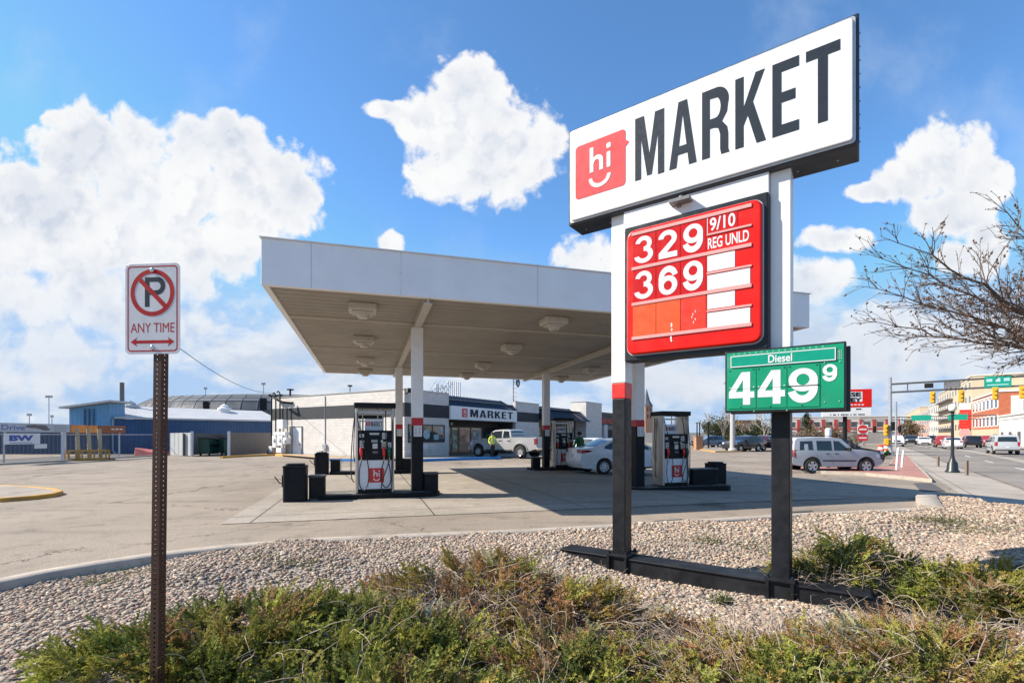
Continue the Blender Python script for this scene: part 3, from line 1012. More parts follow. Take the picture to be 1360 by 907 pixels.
# ================================================================== NO PARKING SIGN
def parking_sign():
    t = thing('parking_sign', 'white and red no parking any time sign on a brown perforated post', 'sign', (-1.865, 2.57, gz(-1.9, 2.5)), R(-5))
    mb = MB()
    w, pitch, r = 0.0222, 0.0254, 0.0056
    H0, H1 = -0.2, 2.41
    n = int((H1 - H0) / pitch)
    oct_ = [(r * math.cos(2 * PI * (k + 0.5) / 8), r * math.sin(2 * PI * (k + 0.5) / 8)) for k in range(8)]
    for s in range(4):
        T = Matrix.Rotation(s * PI / 2, 4, 'Z')
        for k in range(n):
            z0 = H0 + k * pitch
            zc = z0 + pitch / 2
            ring = [(-w, -w, z0), (w, -w, z0), (w, -w, z0 + pitch), (-w, -w, z0 + pitch)]
            hole = [(a, -w, zc + b) for a, b in oct_]
            mids = [(w, -w, zc), (0, -w, z0 + pitch), (-w, -w, zc), (0, -w, z0)]
            vs = ring + mids + hole
            # ring idx 0..3, mids 4..7, hole 8..15 (angles 22.5, 67.5, ...)
            fs = [(4, 2, 9, 8), (2, 5, 10, 9), (5, 3, 11, 10), (3, 6, 12, 11), (6, 0, 13, 12), (0, 7, 14, 13), (7, 1, 15, 14), (1, 4, 8, 15)]
            mb.add(vs, fs, 0, T)
    o = mb.build('post', M_BROWN, t)
    so = o.modifiers.new('wall', 'SOLIDIFY')
    so.thickness = 0.0024
    so.offset = 0
    o.rotation_euler = (0, R(0.7), 0)
    y = -0.0255
    Z0, W, H = 1.972, 0.305, 0.470
    mb = MB()
    mb.prism(rrect(-W / 2, W / 2, Z0, Z0 + H, 0.028, 8), y, y - 0.003)
    pl = mb.build('plate', mat('sign_sheet', (0.62, 0.60, 0.60), 0.35, var=0.04, scale=12, dirt=0.05), t, bevel=0.0008)
    mr = mat('sign_dark_red', (0.42, 0.010, 0.010), 0.5, var=0.08, scale=20, spec=0.2)
    yy = y - 0.0032
    mb = MB()
    loops(mb, [rrect(-W / 2 + 0.013, W / 2 - 0.013, 0.013, H - 0.013, 0.02, 8), rrect(-W / 2 + 0.0195, W / 2 - 0.0195, 0.0195, H - 0.0195, 0.015, 8)], 0, Z0, 1, 1, yy, 0.0002)
    cz = Z0 + 0.318
    loops(mb, [arc(0, 0, 0.122, 0.122, 0, 360, 48)[:-1], arc(0, 0, 0.099, 0.099, 0, 360, 48)[:-1]], 0.0, cz, 1, 1, yy - 0.0005, 0.0002)
    s2 = math.sqrt(0.5)
    bw, L = 0.0115, 0.104
    mb.prism([(-L * s2 - bw * s2, cz + L * s2 - bw * s2), (L * s2 - bw * s2, cz - L * s2 - bw * s2), (L * s2 + bw * s2, cz - L * s2 + bw * s2), (-L * s2 + bw * s2, cz + L * s2 + bw * s2)], yy - 0.0008, yy - 0.0010)
    text(mb, 'ANY TIME', 0, Z0 + 0.112, 0.049, yy, 0.243, 0.0, 0.0002, 0, 'C')
    az = Z0 + 0.063
    mb.prism([(-0.122, az), (-0.085, az + 0.024), (-0.092, az + 0.008), (0.092, az + 0.008), (0.085, az + 0.024), (0.122, az), (0.085, az - 0.024), (0.092, az - 0.008), (-0.092, az - 0.008), (-0.085, az - 0.024)], yy, yy - 0.0002)
    mb.build('red_print', mr, pl)
    mb = MB()
    P_ = [[(-0.042, -0.073), (-0.042, 0.080), (0.022, 0.080)] + arc(0.026, 0.034, 0.046, 0.046, 90, -90, 14) + [(0.022, -0.012), (-0.016, -0.012), (-0.016, -0.073)], [(-0.016, 0.012), (0.020, 0.012)] + arc(0.022, 0.034, 0.024, 0.022, -90, 90, 10) + [(-0.016, 0.056)]]
    loops(mb, P_, 0.0, cz, 1, 1, yy, 0.0002)
    mb.build('letter', M_CHAR, pl)
    mb = MB()
    for z in (Z0 + H - 0.035, Z0 + 0.033):
        mb = MB()
        mb.lathe([(0.013, y - 0.004), (0.012, y - 0.008), (0.006, y - 0.012), (0.0, y - 0.013)], 12, (0, 0, z), 'y')
        mb.build('bolt', M_CHROME, pl, smooth=True)
parking_sign()

# ================================================================== FUEL CANOPY
CAN = thing('fuel_canopy', 'large flat white canopy on four columns over the fuel pumps', 'canopy', CAN_O, CAN_A)
CW, CD, ZB, ZT = 13.32, 13.85, 4.43, 5.33
mb = MB()
th = 0.12
mb.box(0, CW, 0, th, ZB, ZT)
mb.box(0, CW, CD - th, CD, ZB, ZT)
mb.box(0, th, th, CD - th, ZB, ZT)
mb.box(CW - th, CW, th, CD - th, ZB, ZT)
fa = mb.build('fascia', mat('canopy_white', (0.80, 0.80, 0.80), 0.45, var=0.03, scale=1.2, dirt=0.18, dirtcol=(0.55, 0.53, 0.50)), CAN, bevel=0.012)
mb = MB()
for x in (0.89, 5.6, 10.2):
    mb.box(x, x + 0.008, -0.004, 0.0, ZB + 0.01, ZT - 0.01, 1)
mb.box(2.60, 2.622, -0.008, 0.0, ZB + 0.005, ZT - 0.005, 0)
for k in range(3):
    mb.box(2.606, 2.618, -0.011, -0.008, ZB + 0.05 + k * 0.4, ZB + 0.07 + k * 0.4, 1)
for y in (4.6, 9.2):
    mb.box(-0.004, 0.0, y, y + 0.012, ZB + 0.01, ZT - 0.01, 1)
mb.build('seam', [M_WHITE, M_GALV], fa)
mb = MB()
mb.box(-0.03, CW + 0.03, -0.03, th, ZT, ZT + 0.02)
mb.box(-0.03, th, th, CD + 0.03, ZT, ZT + 0.02)
mb.box(CW - th, CW + 0.03, th, CD + 0.03, ZT, ZT + 0.02)
mb.build('fascia_cap', M_WHITE, fa)
# ribbed metal deck running parallel to the front edge
mb = MB()
y = th
vs, fs = [], []
prof = []
pitch = 0.30
while y < CD - th - 0.001:
    for (o, z) in ((0, 4.47), (0.24, 4.47), (0.25, 4.485), (0.285, 4.485)):
        if y + o < CD - th:
            prof.append((y + o, z))
    y += pitch
prof.append((CD - th, 4.47))
for (yy, z) in prof:
    vs += [(th, yy, z), (CW - th, yy, z)]
fs = [(2 * i, 2 * i + 1, 2 * i + 3, 2 * i + 2) for i in range(len(prof) - 1)]
mb.add(vs, fs)
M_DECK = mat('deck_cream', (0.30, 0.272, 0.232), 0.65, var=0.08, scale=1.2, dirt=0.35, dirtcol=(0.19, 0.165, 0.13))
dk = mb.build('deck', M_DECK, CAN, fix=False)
mb = MB()
mb.box(th, CW - th, th, CD - th, 5.0, 5.05)
mb.build('roof_sheet', M_GALV, CAN)
for x in (3.19, 9.68):
    mb = MB()
    mb.box(x - 0.09, x + 0.09, th, CD - th, 4.33, 4.352)
    mb.box(x - 0.09, x + 0.09, th, CD - th, 4.448, 4.469)
    mb.box(x - 0.02, x + 0.02, th, CD - th, 4.352, 4.448)
    mb.build('beam', M_TAN, CAN)
for y in (2.6, 6.9, 11.2):
    mb = MB()
    for (xa, xb) in ((th, 3.09), (3.29, 9.58), (9.78, CW - th)):
        mb.box(xa, xb, y - 0.03, y + 0.03, 4.43, 4.469)
    mb.build('purlin', M_TAN, CAN)
for x in (1.85, 6.42, 11.2):
    for y in (1.12, 4.88, 8.95, 12.35):
        mb = MB()
        mb.box(x - 0.30, x + 0.30, y - 0.26, y + 0.26, 4.30, 4.468)
        lt = mb.build('canopy_light', mat('lamp_housing', (0.50, 0.465, 0.40), 0.5, var=0.05), CAN, bevel=0.03)
        mb = MB()
        mb.box(x - 0.22, x + 0.22, y - 0.19, y + 0.19, 4.255, 4.30)
        mb.build('lamp_frame', M_TAN, lt, bevel=0.015)
        mb = MB()
        mb.lathe([(0.15, 4.258), (0.145, 4.22), (0.10, 4.17), (0.0, 4.155)], 14, (x, y, 0))
        mb.build('lamp_lens', mat('lens_prism', (0.46, 0.42, 0.34), 0.2, var=0.15, scale=30, coat=0.4), lt, smooth=True)
M_COLB = mat('column_black', (0.008, 0.009, 0.011), 0.5, var=0.3, scale=4, dirt=0.2, dirtcol=(0.03, 0.029, 0.027), spec=0.2)
for (x, y) in ((3.19, 2.6), (9.68, 2.6), (3.19, 10.35), (9.68, 10.45)):
    b = can(x, y)
    z0 = gz(b.x, b.y) - 0.05
    s = 0.145
    mb = MB()
    mb.box(x - s, x + s, y - s, y + s, z0, 1.80, 0)
    mb.box(x - s - 0.002, x + s + 0.002, y - s - 0.002, y + s + 0.002, 1.80, 2.00, 1)
    mb.box(x - s, x + s, y - s, y + s, 2.00, 4.33, 2)
    c = mb.build('column', [M_COLB, mat('band_red', (0.45, 0.012, 0.016), 0.4, var=0.06), M_WHITE], CAN, bevel=0.012)
    mb = MB()
    mb.box(x - 0.10, x + 0.11, y - s - 0.006, y - s, 1.52, 1.80, 0)
    for r_ in range(6):
        for c_ in range(2):
            mb.box(x - 0.08 + c_ * 0.095, x - 0.005 + c_ * 0.095 - 0.01 * (r_ % 2), y - s - 0.008, y - s - 0.006, 1.55 + r_ * 0.04, 1.57 + r_ * 0.04, 1)
    mb.build('notice', [M_ACRYL, mat('notice_grey', (0.32, 0.30, 0.30), 0.6)], c)
# ------------------------------------------------------------------ pump islands
def pump_island(a0, a1, b, label):
    c = can((a0 + a1) / 2, b)
    t = thing('pump_island', label, 'pump island', (c.x, c.y, gz(c.x, c.y)), CAN_A, 'raised islands under the fuel canopy')
    L = (a1 - a0) / 2
    mb = MB()
    mb.prism(rrect(-L, L, -0.52, 0.52, 0.35, 8), -0.15, 0.115, axis='z')
    mb.build('kerb', mat('island_black', (0.009, 0.009, 0.010), 0.6, var=0.4, scale=4, dirt=0.3, dirtcol=(0.035, 0.032, 0.03), spec=0.2), t, bevel=0.02)
    mb = MB()
    mb.prism(rrect(-L + 0.13, L - 0.13, -0.39, 0.39, 0.25, 8), 0.116, 0.122, axis='z')
    mb.build('island_top', mat('island_grey', (0.14, 0.13, 0.12), 0.8, var=0.3, scale=4, dirt=0.6, dirtcol=(0.035, 0.032, 0.03)), t)
    return t
pump_island(0.62, 3.75, 2.55, 'black edged pump island at the front left of the canopy')
pump_island(9.25, 12.75, 2.6, 'black edged pump island at the front right of the canopy')
pump_island(0.5, 3.7, 10.4, 'black edged pump island at the back left of the canopy')
pump_island(8.85, 11.6, 10.45, 'black edged pump island next to the white sedan')

# ------------------------------------------------------------------ fuel pumps
M_STICK = mat('sticker_white', (0.62, 0.62, 0.60), 0.5, var=0.05)
M_STICKY = mat('sticker_cream', (0.55, 0.54, 0.40), 0.5, var=0.05)
M_PANELW = mat('pump_white', (0.74, 0.74, 0.75), 0.35, var=0.03, dirt=0.12, dirtcol=(0.4, 0.37, 0.33))
M_PGREEN = mat('nozzle_green', (0.01, 0.10, 0.06), 0.4)
def make_pump():
    t = thing('fuel_pump', 'x', 'fuel pump', (0, 0, 0), 0, 'fuel pumps under the canopy')
    D = 0.27
    mb = MB()
    mb.box(-0.44, 0.44, -D, D, 0.0, 0.10)
    mb.build('plinth', M_BLACKP, t, bevel=0.01)
    for s in (-1, 1):
        mb = MB()
        mb.prism([(s * 0.405, -D - 0.03), (s * 0.455, -D - 0.01), (s * 0.475, 0), (s * 0.455, D + 0.01), (s * 0.405, D + 0.03), (s * 0.40, 0)], 0.02, 2.10, axis='z')
        mb.build('side_column', M_STEEL, t, bevel=0.006)
    mb = MB()
    mb.prism(rrect(-0.50, 0.50, -D - 0.07, D + 0.07, 0.05), 2.10, 2.23, axis='z')
    mb.build('top_cap', M_BLACKP, t, bevel=0.015)
    mb = MB()
    mb.box(-0.398, 0.398, -D + 0.005, D - 0.005, 0.10, 0.82)
    lo = mb.build('lower_panel', M_PANELW, t, bevel=0.012)
    mb = MB()
    hi_mark(mb, -0.145, 0.26, 0.36, -D + 0.004)
    mb.build('logo', [M_LOGO, M_ACRYL], lo)
    mb = MB()
    mb.prism([(-D - 0.02, 0.82), (-D - 0.02, 1.10), (-D + 0.02, 1.55), (D - 0.02, 1.55), (D + 0.02, 1.10), (D + 0.02, 0.82)], -0.398, 0.398, axis='x')
    cp = mb.build('control_panel', M_BLACKP, t, bevel=0.012)
    y = -D - 0.022
    mb = MB()
    mb.box(-0.13, 0.10, y - 0.004, y + 0.05, 1.44, 1.49, 0)
    mb.box(-0.12, 0.12, y - 0.008, y + 0.04, 1.24, 1.335, 1)
    mb.box(-0.09, 0.06, y - 0.01, y + 0.04, 1.255, 1.32, 2)
    mb.build('display', [M_STEEL, M_BLACKP, mat('lcd_grey', (0.26, 0.28, 0.28), 0.2)], cp)
    mb = MB()
    mb.box(-0.06, 0.06, y - 0.010, y + 0.03, 1.10, 1.225, 0)
    for i in range(3):
        for j in range(4):
            mb.box(-0.048 + i * 0.034, -0.022 + i * 0.034, y - 0.014, y - 0.010, 1.110 + j * 0.028, 1.130 + j * 0.028, 1)
    mb.build('keypad', [M_STEEL, M_STICK], cp)
    mb = MB()
    mb.box(-0.06, 0.07, y - 0.02, y + 0.02, 0.985, 1.04, 0)
    mb.box(0.14, 0.19, y - 0.006, y + 0.03, 1.26, 1.31, 1)
    mb.build('card_reader', [mat('reader_grey', (0.12, 0.12, 0.12), 0.4), M_STICK], cp)
    for (x0, x1, z0, z1, m_) in ((-0.36, -0.26, 1.12, 1.30, M_STICK), (-0.37, -0.26, 1.38, 1.46, M_STICK), (0.17, 0.28, 1.34, 1.49, M_STICK), (0.16, 0.29, 1.10, 1.27, M_STICKY), (0.31, 0.39, 1.12, 1.25, M_STICK)):
        mb = MB()
        mb.box(x0, x1, y - 0.006, y + 0.045, z0, z1, 0)
        for k in range(3):
            zz = z0 + (z1 - z0) * (0.2 + 0.25 * k)
            mb.box(x0 + 0.012, x1 - 0.012 - 0.015 * (k % 2), y - 0.0075, y - 0.006, zz, zz + (z1 - z0) * 0.1, 1)
        mb.build('price_label', [m_, mat('print_dark', (0.06, 0.06, 0.07), 0.6)], cp)
    mb = MB()
    mb.box(-0.24, 0.19, -0.06, 0.06, 1.55, 1.84, 0)
    tp = mb.build('topper', M_PANELW, t, bevel=0.008)
    mb = MB()
    hi_mark(mb, -0.215, 1.665, 0.105, -0.061)
    caps(mb, 'MARKET', -0.09, 1.65, 0.13, 0.265, -0.061, mi=2, gap=0.12)
    mb.build('lettering', [M_LOGO, M_ACRYL, M_CHAR], tp)
    mb = MB()
    mb.box(-0.40, 0.40, -D + 0.06, -D + 0.12, 1.97, 2.02)
    for x in (-0.30, 0.07, 0.2):
        mb.cyl((x, 0.05, 1.55), (x, 0.05, 2.10), 0.014, 6)
    mb.build('hose_mast', M_STEEL, t)
    for (x, col_) in ((-0.33, M_REDP), (0.205, M_REDP), (0.335, M_PGREEN)):
        mb = MB()
        mb.box(x - 0.045, x + 0.045, y - 0.06, y + 0.02, 1.0, 1.10, 1)
        mb.tube([(x, y - 0.06, 1.13), (x, y - 0.085, 1.05), (x + 0.005, y - 0.09, 0.96), (x + 0.01, y - 0.07, 0.88)], [0.03, 0.042, 0.034, 0.018], 8, 0)
        mb.tube([(x + 0.01, y - 0.07, 0.88), (x, y - 0.045, 0.80), (x - 0.01, y - 0.04, 0.77)], 0.012, 6, 2)
        mb.build('nozzle', [col_, M_BLACKP, M_STEEL], t, smooth=True)
    def hose(pts, nm='hose'):
        P = [Vector(p) for p in pts]
        out = []
        for i in range(len(P) - 1):
            p0, p1, p2, p3 = P[max(i - 1, 0)], P[i], P[i + 1], P[min(i + 2, len(P) - 1)]
            for k in range(6):
                u = k / 6
                out.append(0.5 * ((2 * p1) + (p2 - p0) * u + (2 * p0 - 5 * p1 + 4 * p2 - p3) * u * u + (3 * p1 - p0 - 3 * p2 + p3) * u ** 3))
        out.append(P[-1])
        mb = MB()
        mb.tube(out, 0.0125, 6)
        mb.build(nm, M_RUBBER, t, smooth=True)
    yh = -D - 0.09
    hose([(-0.32, yh + 0.02, 0.80), (-0.37, yh, 0.55), (-0.36, yh, 0.22), (-0.27, yh, 0.08), (-0.17, yh, 0.24), (-0.15, yh, 0.55), (-0.19, yh, 0.84), (-0.28, yh, 1.25), (-0.40, yh - 0.01, 1.75), (-0.42, -D + 0.02, 2.05)])
    hose([(0.21, yh + 0.02, 0.80), (0.15, yh, 0.55), (0.17, yh, 0.25), (0.27, yh, 0.14), (0.37, yh, 0.28), (0.36, yh, 0.55), (0.30, yh, 0.9), (0.26, yh, 1.4), (0.255, -D + 0.05, 2.05)])
    hose([(0.34, yh + 0.02, 0.80), (0.28, yh - 0.01, 0.62), (0.16, yh - 0.01, 0.25), (0.16, yh - 0.02, -0.02), (0.26, yh - 0.02, -0.10), (0.38, yh - 0.01, 0.05), (0.41, yh - 0.01, 0.5), (0.42, yh, 1.2), (0.42, -D + 0.02, 2.05)])
    hose([(-0.47, 0.0, 2.05), (-0.53, -0.04, 1.5), (-0.57, -0.06, 0.8), (-0.56, -0.05, 0.4), (-0.50, 0.0, 0.25)])
    hose([(-0.47, 0.12, 2.05), (-0.50, 0.1, 1.5), (-0.51, 0.1, 0.95), (-0.48, 0.05, 0.75)])
    return t
PUMP = make_pump()
ISZ = 0.122
def place_pump(a, b, label, first=False):
    p = can(a, b)
    loc = (p.x, p.y, gz(*can(a, b)[:2]) + ISZ)
    if first:
        PUMP.location = loc
        PUMP.rotation_euler = (0, 0, CAN_A)
        PUMP['label'] = label
    else:
        dup(PUMP, loc, CAN_A, label)
place_pump(2.13, 2.5, 'front fuel pump between the black trash bin and the notice column', True)
place_pump(10.80, 2.6, 'fuel pump seen from its steel side right of the big sign post')
place_pump(2.08, 10.4, 'far fuel pump half hidden behind the front left pump')
place_pump(10.46, 10.5, 'far fuel pump at the rear of the white sedan')

# ------------------------------------------------------------------ bins and squat service boxes
def make_bin():
    t = thing('trash_bin', 'x', 'trash bin', (0, 0, 0), 0, 'black trash bins on the pump islands')
    mb = MB()
    mb.prism(rrect(-0.25, 0.25, -0.24, 0.24, 0.06), 0.0, 0.80, axis='z')
    mb.build('body', mat('bin_black', (0.008, 0.009, 0.011), 0.55, var=0.3, scale=6, spec=0.2), t, bevel=0.01)
    mb = MB()
    mb.prism(rrect(-0.262, 0.262, -0.252, 0.252, 0.07), 0.80, 0.845, axis='z')
    mb.prism(rrect(-0.20, 0.20, -0.19, 0.19, 0.09), 0.845, 0.89, axis='z')
    mb.build('lid', M_BLACKP, t, bevel=0.015)
    mb = MB()
    mb.box(-0.285, -0.25, -0.1, 0.1, 0.35, 0.62)
    mb.tube([(-0.28, 0, 0.42), (-0.34, -0.04, 0.44), (-0.44, -0.08, 0.60)], 0.012, 6)
    mb.build('squeegee_holder', M_BLACKP, t)
    return t
BIN = make_bin()
def place(root, used, a, b, label, z=0.0, rz=0.0, flip=1):
    p = can(a, b)
    loc = (p.x, p.y, gz(p.x, p.y) + z)
    if not used:
        root.location = loc
        root.rotation_euler = (0, 0, CAN_A + rz)
        root['label'] = label
        used.append(1)
        return root
    return dup(root, loc, CAN_A + rz, label)
ub = []
place(BIN, ub, 0.33, 2.15, 'black trash bin with a squeegee holder left of the front pump', 0)
place(BIN, ub, 0.22, 10.3, 'far black trash bin behind the front left pump island', 0)
place(BIN, ub, 12.75, 3.0, 'black trash bin at the right end of the right pump island', 0, PI)
def make_box(w, d, h):
    t = thing('service_box', 'x', 'service box', (0, 0, 0), 0, 'squat black boxes on the pump islands')
    mb = MB()
    mb.prism(rrect(-w / 2, w / 2, -d / 2, d / 2, 0.06), 0.0, h - 0.05, axis='z')
    mb.build('body', mat('box_black', (0.009, 0.009, 0.011), 0.55, var=0.35, scale=5, dirt=0.3, dirtcol=(0.03, 0.029, 0.027), spec=0.2), t, bevel=0.008)
    mb = MB()
    mb.prism(rrect(-w / 2 - 0.015, w / 2 + 0.015, -d / 2 - 0.015, d / 2 + 0.015, 0.07), h - 0.05, h, axis='z')
    mb.build('lid', mat('box_lid', (0.05, 0.05, 0.052), 0.5, var=0.3, scale=8), t, bevel=0.012)
    mb = MB()
    mb.prism(rrect(-w / 2 - 0.008, w / 2 + 0.008, -d / 2 - 0.008, d / 2 + 0.008, 0.065), 0.0, 0.05, axis='z')
    mb.build('foot', mat('box_foot', (0.09, 0.088, 0.085), 0.6), t)
    return t
BX = make_box(0.36, 0.36, 0.60)
uo = []
place(BX, uo, 0.80, 2.25, 'squat black box with a grey lid beside the front trash bin')
place(BX, uo, 3.52, 2.42, 'squat black box at the foot of the column with the notice', 0.0)
place(BX, uo, 0.72, 10.35, 'far squat black box beside the far trash bin')
place(BX, uo, 3.5, 10.3, 'far squat black box behind the front left column')
place(BX, uo, 9.10, 10.2, 'squat black box left of the back right column')
LB = make_box(0.95, 0.40, 0.62)
LB['label'] = 'long low black box between the right pump and trash bin'
LB['group'] = 'squat black boxes on the pump islands'
p = can(11.9, 2.6)
LB.location = (p.x, p.y, gz(p.x, p.y) + 0.05)
LB.rotation_euler = (0, 0, CAN_A)

# ================================================================== STORE
STA = math.atan2(0.845, 0.534)
ST = thing('store_building', 'low white painted block store with dark bands and blue metal awnings', 'building', (-6.9, 31.4, 0), STA)
def stw(x, y, z=0.0):
    c, s = math.cos(STA), math.sin(STA)
    return Vector((-6.9 + x * c - y * s, 31.4 + x * s + y * c, z))
M_BLK = block_wall_mat('white_block_wall', (0.60, 0.565, 0.525), mort=0.80)
M_BAND = block_wall_mat('charcoal_band', (0.034, 0.037, 0.044), mort=0.8, dirt=0.0)
M_AWN = ribbed_mat('navy_awning', (0.012, 0.020, 0.040), 0.42, depth=0.05, rough=0.35)
M_FRAME = mat('dark_frame', (0.02, 0.02, 0.023), 0.4)
M_STGL = mat('store_glass', (0.03, 0.036, 0.042), 0.06, var=0.3, scale=1.2, spec=0.9)
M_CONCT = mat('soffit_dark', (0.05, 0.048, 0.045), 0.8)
def wall(x0, x1, y0, y1, z0, z1, m=M_BLK, nm='wall', bevel=0.01):
    mb = MB()
    mb.box(x0, x1, y0, y1, z0, z1)
    return mb.build(nm, m, ST, bevel=bevel)
wall(0, 4.43, 0, 0.3, -0.6, 4.52)
wall(0, 0.3, 0.302, 14.7, -0.6, 4.52)
wall(13.5, 17.7, 0, 0.3, -0.6, 4.48)
wall(27.8, 32.4, -0.4, 1.5, -0.6, 5.3)
wall(0.3, 50, 14.4, 14.7, -0.6, 4.5)
wall(32.4, 50, 0.9, 1.2, -0.6, 4.3, mat('grey_wall', (0.25, 0.245, 0.24), 0.8, bump=0.2))
for q_ in ((-0.02, 4.43, -0.02, 0.0, 2.76, 3.66), (-0.02, 0.0, 0.0, 14.72, 2.76, 3.66), (13.5, 17.7, -0.02, 0.0, 2.76, 3.62)):
    mb = MB()
    mb.box(*q_)
    mb.build('painted_band', M_BAND, ST)
for q_ in ((-0.05, 4.45, -0.05, 0.35, 4.52, 4.56), (-0.05, 0.35, 0.35, 14.75, 4.52, 4.56), (13.48, 17.72, -0.05, 0.35, 4.48, 4.52), (27.75, 32.45, -0.45, 1.55, 5.3, 5.34)):
    mb = MB()
    mb.box(*q_)
    mb.build('coping', mat('coping_grey', (0.45, 0.44, 0.43), 0.6), ST)
mb = MB()
mb.box(0.3, 50, 0.3, 14.4, 4.15, 4.2)
mb.build('roof', mat('roof_grey', (0.3, 0.29, 0.27), 0.9), ST)
# glazed entrance under the awning
def awning(x0, x1, zb, zt, yb, yt, hip=1.3):
    mb = MB()
    mb.add([(x0, yb, zb), (x1, yb, zb), (x1 - hip, yt, zt), (x0, yt, zt), (x1, 0.5, zb), (x0, 0.5, zb)], [(0, 1, 2, 3), (1, 4, 2), (0, 3, 5), (0, 5, 4, 1)])
    a = mb.build('awning', M_AWN, ST)
    mb = MB()
    for k in range(int((x1 - hip - x0) / 0.42)):
        x = x0 + 0.21 + k * 0.42
        mb.box(-0.02, 0.02, 0, math.hypot(yt - yb, zt - zb), 0.0, 0.045, 0, Matrix.Translation((x, yb, zb)) @ Matrix.Rotation(math.atan2(zt - zb, yt - yb), 4, 'X'))
    mb.tube([(x1, yb - 0.01, zb + 0.02), (x1 - hip, yt, zt + 0.02)], 0.05, 6)
    mb.build('rib', mat('rib_navy', (0.02, 0.03, 0.055), 0.35), a)
awning(4.44, 13.48, 3.70, 4.50, -0.16, 0.8)
mb = MB()
mb.box(4.45, 13.48, -0.16, 0.2, 2.70, 3.695)
fs_ = mb.build('sign_fascia', M_WHITE, ST, bevel=0.012)
mb = MB()
hi_mark(mb, 5.75, 2.90, 0.64, -0.161, depth=0.02)
caps(mb, 'MARKET', 6.75, 2.93, 0.58, 6.0, -0.161, 0.03, 2, gap=0.14)
mb.build('lettering', [M_LOGO, M_ACRYL, M_CHAR], fs_)
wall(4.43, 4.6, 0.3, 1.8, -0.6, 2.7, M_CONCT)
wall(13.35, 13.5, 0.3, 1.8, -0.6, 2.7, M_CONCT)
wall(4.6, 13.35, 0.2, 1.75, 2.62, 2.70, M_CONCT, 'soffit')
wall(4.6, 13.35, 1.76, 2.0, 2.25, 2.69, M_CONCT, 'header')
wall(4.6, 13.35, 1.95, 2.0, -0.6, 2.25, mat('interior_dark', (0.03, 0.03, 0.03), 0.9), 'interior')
xs_ = [4.62, 6.0, 6.9, 7.8, 9.4, 11.0, 12.2, 13.33]
for i, (x0, x1) in enumerate(zip(xs_, xs_[1:])):
    mb = MB()
    for (a, b, c, d) in ((x0, x0 + 0.07, -0.3, 2.25), (x1 - 0.07, x1, -0.3, 2.25), (x0 + 0.07, x1 - 0.07, 2.15, 2.25), (x0 + 0.07, x1 - 0.07, -0.3, 0.22)):
        mb.box(a, b, 1.78, 1.86, c, d)
    isdoor = i in (1, 2)
    w_ = mb.build('door' if isdoor else 'window', M_FRAME, ST)
    mb = MB()
    mb.box(x0 + 0.07, x1 - 0.07, 1.81, 1.82, 0.22, 2.15)
    mb.build('pane', M_STGL, w_)
    if isdoor:
        mb = MB()
        xx = x1 - 0.14 if i == 1 else x0 + 0.11
        mb.box(xx, xx + 0.03, 1.72, 1.78, 0.85, 1.35)
        mb.build('handle', M_STEEL, w_)
# posters behind the glass line
for (x0, x1, z0, z1, cc, nm) in ((7.95, 9.2, 1.0, 2.05, (0.50, 0.28, 0.2), 'poster'), (9.6, 10.8, 0.5, 2.0, (0.30, 0.32, 0.33), 'poster'), (6.15, 6.75, 0.4, 2.0, (0.32, 0.34, 0.33), 'poster'), (7.05, 7.65, 0.45, 2.0, (0.25, 0.33, 0.22), 'poster'), (4.9, 5.6, 1.3, 2.0, (0.12, 0.2, 0.24), 'poster')):
    mb = MB()
    mb.box(x0, x1, 1.795, 1.805, z0, z1)
    mb.build(nm, mat('poster_%d' % int(x0 * 10), cc, 0.5, var=0.6, scale=3), ST)
mb = MB()
text(mb, '80', 6.75, 2.36, 0.2, 1.755, 0.28, 0.03, 0.01)
mb.build('house_number', M_ACRYL, ST)
# three-pane side window with a round notice, and a small notice below
mb = MB()
for (a, b, c, d) in ((0.3, 0.38, 1.15, 2.2), (1.45, 1.53, 1.15, 2.2), (2.6, 2.68, 1.15, 2.2), (3.85, 3.93, 1.15, 2.2), (0.3, 3.93, 1.07, 1.15), (0.3, 3.93, 2.2, 2.28)):
    mb.box(a, b, -0.045, -0.002, c, d)
w_ = mb.build('window', M_FRAME, ST)
mb = MB()
for a, b in ((0.38, 1.45), (1.53, 2.6), (2.68, 3.85)):
    mb.box(a, b, -0.02, -0.001, 1.15, 2.2)
mb.build('pane', M_STGL, w_)
mb = MB()
mb.lathe([(0.33, -0.03), (0.33, -0.022)], 20, (2.06, 0, 1.62), 'y')
mb.build('notice', mat('notice_teal', (0.28, 0.42, 0.45), 0.5, var=0.3, scale=5), w_)
for (a, b, c, d) in ((0.5, 0.95, 1.5, 1.95), (2.8, 3.3, 1.25, 1.6), (3.35, 3.7, 1.7, 2.1), (0.55, 1.3, 1.2, 1.38)):
    mb = MB()
    mb.box(a, b, -0.03, -0.021, c, d)
    mb.build('notice', mat('notice_teal', (0.28, 0.42, 0.45), 0.5, var=0.3, scale=5), w_)
mb = MB()
mb.box(1.5, 2.2, -0.012, -0.001, 0.62, 0.95)
mb.build('notice', M_ACRYL, ST)
